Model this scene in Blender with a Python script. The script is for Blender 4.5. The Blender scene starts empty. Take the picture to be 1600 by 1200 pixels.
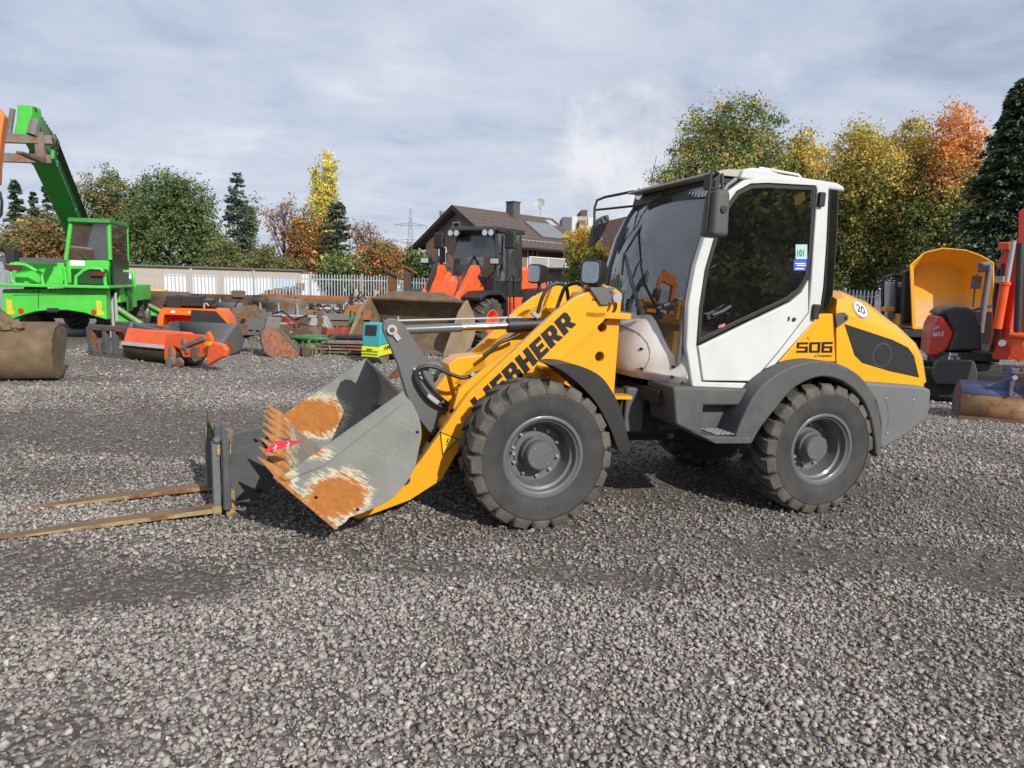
import bpy, bmesh, math, random
import numpy as np
from math import sin, cos, pi, radians, atan2, hypot, tan, sqrt
from mathutils import Matrix, Vector
random.seed(7); rng = np.random.default_rng(7)
S = bpy.context.scene
C = S.collection
# ------------------------------------------------------------------ camera
FPX, CAMH = 1100.0, 1.575
_p, _r = radians(8.17), radians(1.5)
cf = np.array([0, cos(_p), -sin(_p)]); _r0 = np.array([1., 0, 0]); _u0 = np.array([0, sin(_p), cos(_p)])
cr = _r0*cos(_r) + _u0*sin(_r); cu = _u0*cos(_r) - _r0*sin(_r)
CAM = np.array([0, 0, CAMH])
def ray(u, v): return cf + cr*(u-800)/FPX + cu*(600-v)/FPX
def at(u, v, Y):
    d = ray(u, v); return CAM + d*(Y/d[1])
def gnd(u, v, z=0.0):
    d = ray(u, v); return CAM + d*((z-CAMH)/d[2])
cam = bpy.data.cameras.new('camera'); cam.sensor_width = 36; cam.lens = FPX/1600*36
cam.clip_start = 0.1; cam.clip_end = 5000
co = bpy.data.objects.new('camera', cam); C.objects.link(co); S.camera = co
co.matrix_world = Matrix(((cr[0], cu[0], -cf[0], 0), (cr[1], cu[1], -cf[1], 0), (cr[2], cu[2], -cf[2], CAMH), (0, 0, 0, 1)))
def sstep(a, b, x):
    t = np.clip((np.asarray(x, float)-a)/(b-a), 0, 1); return t*t*(3-2*t)
def gz(x, y=0.0):
    return -0.008 - 0.030*np.clip(np.asarray(x, float)-0.17, -0.4, 3.3)

# ------------------------------------------------------------------ frames
class Fr:
    """local frame: x, y, z axes as world vectors"""
    def __init__(s, O, X, Y, Z): s.O, s.X, s.Y, s.Z = [np.array(q, float) for q in (O, X, Y, Z)]
    @staticmethod
    def yaw(O, a, up=0):
        a = radians(a); return Fr((O[0], O[1], O[2] if len(O) > 2 else float(gz(O[0]))), (cos(a), sin(a), 0), (-sin(a), cos(a), 0), (0, 0, 1))
    def _hit(s, u, v, N, k):
        d = ray(u, v); t = (k-(CAM-s.O)@N)/(d@N); return CAM + d*t - s.O
    def py(s, u, v, y=0.0):
        Q = s._hit(u, v, s.Y, y); return (float(Q@s.X), float(Q@s.Z))
    def px(s, u, v, x=0.0):
        Q = s._hit(u, v, s.X, x); return (float(Q@s.Y), float(Q@s.Z))
    def pz(s, u, v, z=0.0):
        Q = s._hit(u, v, s.Z, z); return (float(Q@s.X), float(Q@s.Y))
    def PY(s, pts, y): return [s.py(a, b, y) for a, b in pts]
    def p3(s, u, v, y):
        q = s.py(u, v, y); return (q[0], y, q[1])
    def mat(s):
        return Matrix(((s.X[0], s.Y[0], s.Z[0], s.O[0]), (s.X[1], s.Y[1], s.Z[1], s.O[1]), (s.X[2], s.Y[2], s.Z[2], s.O[2]), (0, 0, 0, 1)))
WORLD = Fr((0, 0, 0), (1, 0, 0), (0, 1, 0), (0, 0, 1))

# ------------------------------------------------------------------ objects
def tag(o, label=None, cat=None, group=None, kind=None):
    if label: o['label'] = label
    if cat: o['category'] = cat
    if group: o['group'] = group
    if kind: o['kind'] = kind
    return o
def thing(name, label, cat, fr=WORLD, group=None):
    o = bpy.data.objects.new(name, None); C.objects.link(o); o.empty_display_size = .3
    o.matrix_world = fr.mat(); return tag(o, label, cat, group)
def copy_tree(o, parent=None):
    c = o.copy(); C.objects.link(c)
    if parent is not None: c.parent = parent
    for ch in list(o.children): copy_tree(ch, c)
    return c

class M:
    def __init__(s): s.v, s.f, s.m = [], [], []
    def add(s, vs, fs, m=0):
        b = len(s.v); s.v += [tuple(map(float, q)) for q in vs]
        s.f += [tuple(b+i for i in f) for f in fs]; s.m += [m]*len(fs); return s
    def box(s, c, d, m=0, rz=0, ry=0, rx=0, tap=1.0):
        x, y, z = d[0]/2, d[1]/2, d[2]/2
        vs = [(-x, -y, -z), (x, -y, -z), (x, y, -z), (-x, y, -z), (-x*tap, -y*tap, z), (x*tap, -y*tap, z), (x*tap, y*tap, z), (-x*tap, y*tap, z)]
        R = Matrix.Rotation(rz, 3, 'Z') @ Matrix.Rotation(ry, 3, 'Y') @ Matrix.Rotation(rx, 3, 'X')
        vs = [tuple(R @ Vector(q) + Vector(c)) for q in vs]
        return s.add(vs, [(0, 3, 2, 1), (4, 5, 6, 7), (0, 1, 5, 4), (1, 2, 6, 5), (2, 3, 7, 6), (3, 0, 4, 7)], m)
    def prism(s, poly, a, b, ax='y', m=0):
        n = len(poly)
        if ax == 'y': P = lambda q, k: (q[0], k, q[1])
        elif ax == 'x': P = lambda q, k: (k, q[0], q[1])
        else: P = lambda q, k: (q[0], q[1], k)
        vs = [P(q, a) for q in poly] + [P(q, b) for q in poly]
        fs = [tuple(range(n)), tuple(range(2*n-1, n-1, -1))] + [(i, (i+1) % n, (i+1) % n+n, i+n) for i in range(n)]
        return s.add(vs, fs, m)
    def ring(s, outer, inner, a, b, ax='y', m=0, closed=True):
        n = len(outer)
        if ax == 'y': P = lambda q, k: (q[0], k, q[1])
        elif ax == 'x': P = lambda q, k: (k, q[0], q[1])
        else: P = lambda q, k: (q[0], q[1], k)
        vs = [P(q, a) for q in outer]+[P(q, a) for q in inner]+[P(q, b) for q in outer]+[P(q, b) for q in inner]
        fs = []
        for i in range(n if closed else n-1):
            j = (i+1) % n
            fs += [(i, j, n+j, n+i), (2*n+i, 3*n+i, 3*n+j, 2*n+j), (i, 2*n+i, 2*n+j, j), (n+i, n+j, 3*n+j, 3*n+i)]
        if not closed: fs += [(0, n, 3*n, 2*n), (n-1, 3*n-1, 4*n-1, 2*n-1)]
        return s.add(vs, fs, m)
    def tube(s, pts, r, n=8, m=0, cap=True):
        pts = [Vector(q) for q in pts]; rs = r if isinstance(r, (list, tuple)) else [r]*len(pts)
        vs, fs = [], []; up = None
        for i, q in enumerate(pts):
            d = (pts[min(i+1, len(pts)-1)]-pts[max(i-1, 0)])
            if d.length < 1e-9: d = Vector((0, 0, 1))
            d.normalize()
            if up is None: up = Vector((0, 0, 1)) if abs(d.z) < .9 else Vector((1, 0, 0))
            a = d.cross(up)
            if a.length < 1e-6: a = d.orthogonal()
            a.normalize(); b = a.cross(d).normalized(); up = b
            for k in range(n):
                t = 2*pi*k/n; vs.append(q+(a*cos(t)+b*sin(t))*rs[i])
        for i in range(len(pts)-1):
            for k in range(n): fs.append((i*n+k, i*n+(k+1) % n, (i+1)*n+(k+1) % n, (i+1)*n+k))
        if cap: fs += [tuple(range(n-1, -1, -1)), tuple(range((len(pts)-1)*n, len(pts)*n))]
        return s.add(vs, fs, m)
    def cyl(s, p, q, r, r2=None, n=20, m=0): return s.tube([p, q], [r, r if r2 is None else r2], n, m)
    def lathe(s, prof, c=(0, 0, 0), ax='y', n=48, m=0, closed=False):
        vs, fs = [], []; k = len(prof)
        for i in range(n):
            t = 2*pi*i/n
            for r, h in prof:
                if ax == 'y': p = (r*cos(t), h, r*sin(t))
                elif ax == 'x': p = (h, r*cos(t), r*sin(t))
                else: p = (r*cos(t), r*sin(t), h)
                vs.append((p[0]+c[0], p[1]+c[1], p[2]+c[2]))
        for i in range(n):
            j = (i+1) % n
            for q in range(k if closed else k-1):
                q2 = (q+1) % k; fs.append((i*k+q, j*k+q, j*k+q2, i*k+q2))
        return s.add(vs, fs, m)
    def loft(s, secs, m=0, closed=False, caps=False):
        n = len(secs[0]); vs = [q for sec in secs for q in sec]; fs = []
        for i in range(len(secs)-1):
            for k in range(n if closed else n-1):
                k2 = (k+1) % n; fs.append((i*n+k, i*n+k2, (i+1)*n+k2, (i+1)*n+k))
        if caps: fs += [tuple(range(n-1, -1, -1)), tuple(range((len(secs)-1)*n, len(secs)*n))]
        return s.add(vs, fs, m)
    def sphere(s, c, r, m=0, n=12, k=8):
        r3 = r if isinstance(r, (tuple, list)) else (r, r, r)
        vs = [(c[0], c[1], c[2]-r3[2])]; fs = []
        for i in range(1, k):
            p = -pi/2+pi*i/k
            for j in range(n): t = 2*pi*j/n; vs.append((c[0]+r3[0]*cos(p)*cos(t), c[1]+r3[1]*cos(p)*sin(t), c[2]+r3[2]*sin(p)))
        vs.append((c[0], c[1], c[2]+r3[2])); e = len(vs)-1
        for j in range(n):
            fs.append((0, 1+(j+1) % n, 1+j)); fs.append((e, 1+(k-2)*n+j, 1+(k-2)*n+(j+1) % n))
            for i in range(k-2): a = 1+i*n; fs.append((a+j, a+(j+1) % n, a+n+(j+1) % n, a+n+j))
        return s.add(vs, fs, m)
    def build(s, name, mats, parent=None, bevel=0, smooth=38, seg=2, fr=None, solid=0, fixn=True):
        me = bpy.data.meshes.new(name); me.from_pydata(s.v, [], s.f)
        mats = mats if isinstance(mats, (list, tuple)) else [mats]
        for q in mats: me.materials.append(q)
        me.polygons.foreach_set('material_index', s.m)
        if fixn:
            bm = bmesh.new(); bm.from_mesh(me); bmesh.ops.recalc_face_normals(bm, faces=bm.faces); bm.to_mesh(me); bm.free()
        if smooth:
            me.polygons.foreach_set('use_smooth', [True]*len(me.polygons)); me.set_sharp_from_angle(angle=radians(smooth))
        me.update()
        o = bpy.data.objects.new(name, me); C.objects.link(o)
        if parent is not None: o.parent = parent
        if fr is not None: o.matrix_world = fr.mat()
        if solid:
            d = o.modifiers.new('solidify', 'SOLIDIFY'); d.thickness = solid; d.offset = 0
        if bevel:
            b = o.modifiers.new('bevel', 'BEVEL'); b.width = bevel; b.segments = seg; b.limit_method = 'ANGLE'; b.angle_limit = radians(35)
            b.harden_normals = True
        return o
def smooth_line(pts, k=5):
    P_ = [np.array(q, float) for q in pts]; out = []
    for i in range(len(P_)-1):
        p0, p1, p2, p3 = P_[max(i-1, 0)], P_[i], P_[i+1], P_[min(i+2, len(P_)-1)]
        for j in range(k): t = j/k; out.append(tuple(.5*((2*p1)+(-p0+p2)*t+(2*p0-5*p1+4*p2-p3)*t*t+(-p0+3*p1-3*p2+p3)*t**3)))
    return out+[tuple(P_[-1])]
def offset_poly(poly, d):
    """shrink (d>0) a closed polygon towards its inside by d"""
    n = len(poly); A = sum(poly[i][0]*poly[(i+1) % n][1]-poly[(i+1) % n][0]*poly[i][1] for i in range(n))
    sg = 1 if A > 0 else -1; out = []
    for i in range(n):
        p0, p1, p2 = [Vector(poly[(i+k) % n]) for k in (-1, 0, 1)]
        e1 = (p1-p0); e2 = (p2-p1)
        if e1.length < 1e-9 or e2.length < 1e-9: out.append(tuple(p1)); continue
        n1 = Vector((-e1.y, e1.x)).normalized()*sg; n2 = Vector((-e2.y, e2.x)).normalized()*sg
        b = n1+n2
        if b.length < .2: b = n1
        b = b.normalized()/max(.4, b.normalized().dot(n1)); out.append(tuple(p1+b*d))
    return out

# ------------------------------------------------------------------ materials
MATS = {}
def nodes(name):
    m = bpy.data.materials.new(name); m.use_nodes = True; nt = m.node_tree
    return m, nt, nt.nodes['Principled BSDF'], nt.nodes, nt.links
def tex_noise(nt, scale, detail=4, rough=.55, vec=None, sc=None):
    n = nt.nodes.new('ShaderNodeTexNoise'); n.inputs['Scale'].default_value = scale; n.inputs['Detail'].default_value = detail; n.inputs['Roughness'].default_value = rough
    if vec is None:
        t = nt.nodes.new('ShaderNodeTexCoord'); vec = t.outputs['Object']
    if sc:
        mp = nt.nodes.new('ShaderNodeMapping'); mp.inputs['Scale'].default_value = sc; nt.links.new(vec, mp.inputs[0]); vec = mp.outputs[0]
    nt.links.new(vec, n.inputs['Vector']); return n
def ramp(nt, src, stops):
    r = nt.nodes.new('ShaderNodeValToRGB'); e = r.color_ramp.elements
    while len(e) < len(stops): e.new(.5)
    for i, (p, c) in enumerate(stops):
        e[i].position = p; e[i].color = (c[0], c[1], c[2], 1) if isinstance(c, (tuple, list)) else (c, c, c, 1)
    nt.links.new(src, r.inputs[0]); return r
def mixc(nt, fac, a, b, mode='MIX'):
    x = nt.nodes.new('ShaderNodeMix'); x.data_type = 'RGBA'; x.blend_type = mode
    for sock, val in ((x.inputs[0], fac), (x.inputs[6], a), (x.inputs[7], b)):
        if hasattr(val, 'is_output'): nt.links.new(val, sock)
        elif isinstance(val, (tuple, list)): sock.default_value = (val[0], val[1], val[2], 1)
        else: sock.default_value = val
    return x.outputs[2]
def math_(nt, op, a, b=None, c=None, clamp=False):
    x = nt.nodes.new('ShaderNodeMath'); x.operation = op; x.use_clamp = clamp
    for i, val in enumerate((a, b, c)):
        if val is None: continue
        if hasattr(val, 'is_output'): nt.links.new(val, x.inputs[i])
        else: x.inputs[i].default_value = val
    return x.outputs[0]
def bump(nt, bs, h, strength=.3, dist=.01):
    b = nt.nodes.new('ShaderNodeBump'); b.inputs['Strength'].default_value = strength; b.inputs['Distance'].default_value = dist
    nt.links.new(h, b.inputs['Height']); nt.links.new(b.outputs[0], bs.inputs['Normal'])
def mat(name, col, rough=.5, metal=0, var=.12, vs=3.0, dirt=0, dcol=(.16, .13, .10), ds=2.5, coat=0, bmp=0, bs=60, rust=0, rs=4, rcol=(.20, .075, .025), spec=.5):
    if name in MATS: return MATS[name]
    m, nt, b, N, L = nodes(name)
    n = tex_noise(nt, vs, 5)
    lo = tuple(c*(1-var) for c in col); hi = tuple(min(1, c*(1+var)) for c in col)
    c = ramp(nt, n.outputs[0], [(.3, lo), (.7, hi)]).outputs[0]
    rr = rough
    if rust:
        r = tex_noise(nt, rs, 8, .65); rv = ramp(nt, r.outputs[0], [(max(0, .62-rust*.5), 0), (min(1, .70-rust*.4), 1)]).outputs[0]
        r2 = tex_noise(nt, rs*6, 4); rc = ramp(nt, r2.outputs[0], [(.3, tuple(q*.5 for q in rcol)), (.7, tuple(min(1, q*1.4) for q in rcol))]).outputs[0]
        c = mixc(nt, rv, c, rc)
    if dirt:
        d = tex_noise(nt, ds, 8, .7); dv = ramp(nt, d.outputs[0], [(.42, 0), (.8, dirt)]).outputs[0]
        c = mixc(nt, dv, c, dcol); rr = math_(nt, 'ADD', rough, math_(nt, 'MULTIPLY', dv, .35), clamp=True)
    L.new(c, b.inputs['Base Color'])
    if hasattr(rr, 'is_output'): L.new(rr, b.inputs['Roughness'])
    else: b.inputs['Roughness'].default_value = rr
    b.inputs['Metallic'].default_value = metal; b.inputs['Coat Weight'].default_value = coat; b.inputs['Coat Roughness'].default_value = .15
    b.inputs['Specular IOR Level'].default_value = spec
    if bmp:
        h = tex_noise(nt, bs, 6, .6); bump(nt, b, h.outputs[0], bmp, .01)
    MATS[name] = m; return m
def glass(name, tint, refl=1.0, rough=.02, spec=1.5, pale_mix=0.0):
    if name in MATS: return MATS[name]
    m, nt, b, N, L = nodes(name); N.remove(b)
    t = N.new('ShaderNodeBsdfTransparent'); t.inputs[0].default_value = (*tint, 1)
    g = N.new('ShaderNodeBsdfGlossy'); g.inputs['Roughness'].default_value = rough; g.inputs['Color'].default_value = (refl, refl, refl, 1)
    fr = N.new('ShaderNodeFresnel'); fr.inputs[0].default_value = spec
    x = N.new('ShaderNodeMixShader'); L.new(fr.outputs[0], x.inputs[0]); L.new(t.outputs[0], x.inputs[1]); L.new(g.outputs[0], x.inputs[2])
    out = x.outputs[0]
    if pale_mix:  # pale diffuse layer mixed unevenly over the pane
        d = N.new('ShaderNodeBsdfDiffuse'); d.inputs[0].default_value = (.55, .56, .55, 1); n = tex_noise(nt, 2.2, 6, .65); dv = ramp(nt, n.outputs[0], [(.3, pale_mix*.5), (.75, pale_mix*1.6)]).outputs[0]
        y = N.new('ShaderNodeMixShader'); L.new(dv, y.inputs[0]); L.new(out, y.inputs[1]); L.new(d.outputs[0], y.inputs[2]); out = y.outputs[0]
    L.new(out, N['Material Output'].inputs[0]); MATS[name] = m; return m
def attr_mat(name, rough=.8, trans=0.0, spec=.3, bmp=0, noise=0):
    """base colour from the colour attribute 'col'"""
    m, nt, b, N, L = nodes(name)
    a = N.new('ShaderNodeAttribute'); a.attribute_name = 'col'; c = a.outputs['Color']
    if noise:
        n = tex_noise(nt, noise, 4, .7); f = ramp(nt, n.outputs[0], [(.3, .72), (.7, 1.2)]).outputs[0]
        c = mixc(nt, 1.0, c, f, 'MULTIPLY')
    L.new(c, b.inputs['Base Color']); b.inputs['Roughness'].default_value = rough; b.inputs['Specular IOR Level'].default_value = spec
    if trans:
        t = N.new('ShaderNodeBsdfTranslucent'); L.new(a.outputs['Color'], t.inputs[0])
        x = N.new('ShaderNodeMixShader'); x.inputs[0].default_value = trans
        L.new(b.outputs[0], x.inputs[1]); L.new(t.outputs[0], x.inputs[2]); L.new(x.outputs[0], N['Material Output'].inputs[0])
    if bmp:
        h = tex_noise(nt, 90, 3); bump(nt, b, h.outputs[0], bmp, .004)
    MATS[name] = m; return m

YEL = mat('yellow paint', (.78, .36, .006), .36, var=.06, vs=1.5, dirt=.24, dcol=(.42, .22, .05), ds=6, coat=.3)
WHT = mat('white paint', (.60, .615, .61), .34, var=.04, dirt=.16, ds=4, coat=.3)
COWL = mat('dusty white plastic', (.60, .57, .55), .5, var=.05, dirt=.55, dcol=(.33, .24, .16), ds=3.2)
CHAR = mat('charcoal plastic', (.065, .070, .076), .62, var=.12, dirt=.6, dcol=(.17, .155, .13), ds=4, bmp=.25, bs=250)
CW = mat('grey cast iron paint', (.135, .145, .15), .55, var=.08, dirt=.2, dcol=(.2, .18, .16), bmp=.1, bs=120)
GREY = mat('grey steel paint', (.115, .118, .122), .42, var=.06, dirt=.12, coat=.15)
RIM = mat('rim grey paint', (.105, .112, .118), .40, var=.06, dirt=.25, dcol=(.16, .14, .12), coat=.2)
BLK = mat('black plastic', (.018, .018, .019), .5, var=.15, dirt=.2, dcol=(.08, .075, .07))
UND = mat('dark underbody', (.02, .02, .02), .75, var=.3, dirt=.4, dcol=(.07, .06, .05))
HOSE = mat('rubber hose', (.022, .022, .023), .42, var=.1)
CHROME = mat('chrome rod', (.78, .79, .82), .12, metal=1, var=.02)
STEEL = mat('bare steel', (.45, .45, .45), .4, metal=.7, var=.15)
RUBBER = mat('tyre rubber', (.036, .036, .037), .75, var=.25, vs=5, dirt=.42, dcol=(.105, .097, .085), ds=5.5, bmp=.4, bs=70)
TREAD = mat('dusty tread rubber', (.075, .069, .060), .88, var=.3, vs=9, dirt=.8, dcol=(.19, .165, .13), ds=7, bmp=.6, bs=50)
DECAL = mat('black lettering', (.012, .012, .013), .4, var=.02)
DARKMESH = mat('dark grille mesh', (.020, .021, .022), .45, var=.2, vs=40)
GLASS = glass('tinted cab glass', (.68, .76, .74), 1.0, .01, 2.2, .05)
DGLASS = glass('dark door glass', (.62, .70, .67), 1.0, .01, 2.2, .010)
CLEAR = glass('lamp glass', (.85, .87, .88), 1.0, .03, 1.5)
REFL = mat('lamp reflector', (.75, .76, .78), .18, metal=.8, var=.12, vs=40)
RUST = mat('rusty steel', (.16, .065, .028), .88, var=.45, vs=7, dirt=.5, dcol=(.10, .075, .06), ds=9, bmp=.4)
RUSTD = mat('dark rusty steel', (.075, .042, .028), .88, var=.45, vs=6, dirt=.55, dcol=(.12, .10, .085), bmp=.4)
MUD = mat('dried mud on steel', (.155, .108, .062), .95, var=.35, vs=4, dirt=.7, dcol=(.11, .085, .055), ds=6, bmp=.7, bs=25)
MUDD = mat('dark mud crust', (.115, .088, .058), .95, var=.4, vs=4, dirt=.6, dcol=(.17, .13, .085), ds=5, bmp=.7, bs=25)
REDL = mat('red label', (.55, .012, .03), .4, var=.05)
WLET = mat('white lettering', (.8, .8, .8), .5, var=.02)
LGREY = mat('light grey steel', (.38, .39, .40), .5, var=.1, dirt=.2)

# ------------------------------------------------------------------ text helpers
def text_polys(s, bold=0.0):
    cu_ = bpy.data.curves.new('t', 'FONT'); cu_.body = s; cu_.size = 1.0; cu_.offset = bold; cu_.resolution_u = 3
    ob = bpy.data.objects.new('t', cu_); C.objects.link(ob); dg = bpy.context.evaluated_depsgraph_get()
    me = bpy.data.meshes.new_from_object(ob.evaluated_get(dg))
    vs = np.array([v.co[:2] for v in me.vertices]); fs = [tuple(p.vertices) for p in me.polygons]
    bpy.data.objects.remove(ob); bpy.data.curves.remove(cu_); bpy.data.meshes.remove(me)
    lo = vs.min(0); hi = vs.max(0); return (vs-lo)/(hi-lo), fs
def text_on(s, corner, udir, vdir, bold=0.0, shear=0.0):
    """lay text so that its box spans corner + u*udir + v*vdir (3D vectors)"""
    vs, fs = text_polys(s, bold); c, a, b = map(np.array, (corner, udir, vdir)); m = M()
    return m.add([c + (q[0]+shear*q[1])*a + q[1]*b for q in vs], fs)
# ------------------------------------------------------------------ light and sky
SUN_AZ, SUN_EL = 33.0, 31.5            # azimuth to the right of straight behind the camera
sd = np.array([sin(radians(SUN_AZ))*cos(radians(SUN_EL)), -cos(radians(SUN_AZ))*cos(radians(SUN_EL)), sin(radians(SUN_EL))])
sl = bpy.data.lights.new('sun', 'SUN'); sl.energy = 4.2; sl.angle = radians(.6); sl.color = (1, .945, .86)
so = bpy.data.objects.new('sun', sl); C.objects.link(so); so.location = (20, -30, 40)
so.rotation_euler = Vector(-sd).to_track_quat('-Z', 'Y').to_euler()
W = bpy.data.worlds.new('World'); S.world = W; W.use_nodes = True
nt = W.node_tree; N = nt.nodes; L = nt.links; bg = N['Background']
sky = N.new('ShaderNodeTexSky'); sky.sky_type = 'NISHITA'; sky.sun_disc = False
sky.sun_elevation = radians(SUN_EL); sky.sun_rotation = atan2(sd[0], sd[1]); sky.air_density = 1.0; sky.dust_density = .8
tc = N.new('ShaderNodeTexCoord'); sx = N.new('ShaderNodeSeparateXYZ'); L.new(tc.outputs['Generated'], sx.inputs[0])
zz = math_(nt, 'ADD', math_(nt, 'MAXIMUM', sx.outputs[2], 0.0), .16)
cx = math_(nt, 'DIVIDE', sx.outputs[0], zz); cy = math_(nt, 'DIVIDE', sx.outputs[1], zz)
cb = N.new('ShaderNodeCombineXYZ'); L.new(cx, cb.inputs[0]); L.new(cy, cb.inputs[1])
n1 = tex_noise(nt, .85, 9, .58, cb.outputs[0]); n1.inputs['Distortion'].default_value = .35
n2 = tex_noise(nt, 2.6, 7, .6, cb.outputs[0], (1.0, 1.6, 1)); n2.inputs['Distortion'].default_value = .5
# cloud deck: pale blue grey with brighter and darker lanes
deck = ramp(nt, math_(nt, 'ADD', math_(nt, 'MULTIPLY', n1.outputs[0], .74), math_(nt, 'MULTIPLY', n2.outputs[0], .26)), [(.36, (4.6, 5.2, 6.6)), (.46, (5.5, 6.1, 7.4)), (.55, (6.4, 6.85, 7.9)), (.68, (8.2, 8.5, 9.1))]).outputs[0]
cover = ramp(nt, n1.outputs[0], [(.30, .55), (.44, .93)]).outputs[0]
c1 = mixc(nt, cover, sky.outputs[0], deck)
# cumulus heads low over the horizon, right of the pylon
n3 = tex_noise(nt, 5.5, 9, .62, tc.outputs['Generated'], (1, 1, 1.5)); n3.inputs['Distortion'].default_value = .25
def lobe(az, el, wa, we):
    d = (sin(radians(az))*cos(radians(el)), cos(radians(az))*cos(radians(el)), sin(radians(el)))
    s_ = N.new('ShaderNodeVectorMath'); s_.operation = 'SUBTRACT'; L.new(tc.outputs['Generated'], s_.inputs[0]); s_.inputs[1].default_value = d
    q = N.new('ShaderNodeVectorMath'); q.operation = 'MULTIPLY'; L.new(s_.outputs[0], q.inputs[0]); q.inputs[1].default_value = (1/wa, 1/wa, 1/we)
    l = N.new('ShaderNodeVectorMath'); l.operation = 'LENGTH'; L.new(q.outputs[0], l.inputs[0])
    return math_(nt, 'SUBTRACT', 1.0, l.outputs['Value'], clamp=True)
lb = math_(nt, 'MAXIMUM', lobe(8.5, 9.0, .16, .10), math_(nt, 'MAXIMUM', lobe(14, 6, .18, .07), lobe(9, 13, .10, .07)))
cm = ramp(nt, math_(nt, 'ADD', math_(nt, 'MULTIPLY', lb, .55), math_(nt, 'SUBTRACT', n3.outputs[0], .5)), [(.09, 0), (.27, .85)]).outputs[0]
ccol = ramp(nt, tex_noise(nt, 9, 8, .6, tc.outputs['Generated']).outputs[0], [(.38, (5.0, 5.5, 6.5)), (.5, (6.6, 6.9, 7.6)), (.64, (8.6, 8.7, 9.0))]).outputs[0]
c2 = mixc(nt, cm, c1, ccol)
L.new(c2, bg.inputs[0]); bg.inputs[1].default_value = .094
S.view_settings.view_transform = 'Standard'; S.view_settings.look = 'None'; S.view_settings.gamma = 1; S.view_settings.exposure = 0.14
S.cycles.use_denoising = True; S.cycles.denoiser = 'OPENIMAGEDENOISE'; S.cycles.max_bounces = 8; S.cycles.transparent_max_bounces = 12
S.cycles.caustics_reflective = False; S.cycles.caustics_refractive = False; S.cycles.sample_clamp_indirect = 6

# ------------------------------------------------------------------ ground and gravel
# earth patches where the gravel is thin; the bottom-left one paints in the photographer's shadow: (pixel u, v, half width px, half height px, weight)
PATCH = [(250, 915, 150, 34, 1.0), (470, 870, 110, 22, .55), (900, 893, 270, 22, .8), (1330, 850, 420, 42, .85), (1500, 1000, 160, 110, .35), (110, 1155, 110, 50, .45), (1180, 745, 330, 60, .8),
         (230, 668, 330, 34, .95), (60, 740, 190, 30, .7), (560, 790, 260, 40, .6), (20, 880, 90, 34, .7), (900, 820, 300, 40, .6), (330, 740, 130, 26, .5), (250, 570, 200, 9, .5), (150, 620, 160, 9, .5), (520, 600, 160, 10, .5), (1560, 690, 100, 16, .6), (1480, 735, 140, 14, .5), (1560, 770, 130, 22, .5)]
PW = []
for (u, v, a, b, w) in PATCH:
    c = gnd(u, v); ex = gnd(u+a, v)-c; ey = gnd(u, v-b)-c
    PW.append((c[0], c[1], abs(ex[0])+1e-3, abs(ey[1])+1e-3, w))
def vnoise(x, y, s, seed):
    r = np.random.default_rng(seed); T = r.random((64, 64)); X = x*s; Y = y*s
    i = np.floor(X).astype(int); j = np.floor(Y).astype(int); fx = X-i; fy = Y-j; fx = fx*fx*(3-2*fx); fy = fy*fy*(3-2*fy)
    a = T[i % 64, j % 64]; b = T[(i+1) % 64, j % 64]; c = T[i % 64, (j+1) % 64]; d = T[(i+1) % 64, (j+1) % 64]
    return (a*(1-fx)+b*fx)*(1-fy)+(c*(1-fx)+d*fx)*fy
def fbm(x, y, s, seed): return (vnoise(x, y, s, seed)+.5*vnoise(x, y, 2*s, seed+1)+.25*vnoise(x, y, 4*s, seed+2))/1.75
def damp_and_shadow(x, y):
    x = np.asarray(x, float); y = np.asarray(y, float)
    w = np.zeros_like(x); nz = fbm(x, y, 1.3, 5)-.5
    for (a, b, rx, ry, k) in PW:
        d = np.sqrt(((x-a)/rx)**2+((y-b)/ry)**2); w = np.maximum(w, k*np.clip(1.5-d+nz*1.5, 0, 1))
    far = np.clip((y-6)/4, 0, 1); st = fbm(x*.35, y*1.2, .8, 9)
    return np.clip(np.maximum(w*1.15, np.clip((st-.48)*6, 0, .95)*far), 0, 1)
def axis(a, fine0, fine1, b, s, big):
    t = [fine0]; 
    while t[-1] < fine1: t.append(t[-1]+s)
    k = s
    while t[-1] < b: k *= 1.35; t.append(t[-1]+k)
    t.reverse(); k = s
    while t[-1] > a: k *= 1.35; t.append(t[-1]-k)
    t.reverse(); return np.array(t)
gx = axis(-900, -13, 13, 900, .13, 0); gy = axis(-120, 1.0, 26, 1600, .13, 0)
X, Y = np.meshgrid(gx, gy); nx, ny = len(gx), len(gy); Dm = damp_and_shadow(X, Y)
near = np.exp(-((Y-6)/18)**2)
Z = gz(X)*1.0 + near*((fbm(X, Y, .5, 21)-.5)*.035 + (fbm(X, Y, 2.0, 31)-.5)*.02) - .012*Dm*near
def zat(x, y): return gz(x)
vs = np.stack([X.ravel(), Y.ravel(), Z.ravel()], 1)
idx = np.arange(nx*ny).reshape(ny, nx)
q = np.stack([idx[:-1, :-1].ravel(), idx[:-1, 1:].ravel(), idx[1:, 1:].ravel(), idx[1:, :-1].ravel()], 1)
def np_mesh(name, vs, faces, m, k, smooth=False):
    """faces: (n,k) int array"""
    me = bpy.data.meshes.new(name); me.vertices.add(len(vs)); me.vertices.foreach_set('co', np.asarray(vs, np.float32).ravel())
    n = len(faces); me.loops.add(n*k); me.loops.foreach_set('vertex_index', np.asarray(faces, np.int32).ravel())
    me.polygons.add(n); me.polygons.foreach_set('loop_start', np.arange(0, n*k, k, dtype=np.int32)); me.polygons.foreach_set('loop_total', np.full(n, k, np.int32))
    me.update(calc_edges=True)
    if smooth: me.polygons.foreach_set('use_smooth', np.ones(n, bool))
    if m: me.materials.append(m)
    return me
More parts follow.
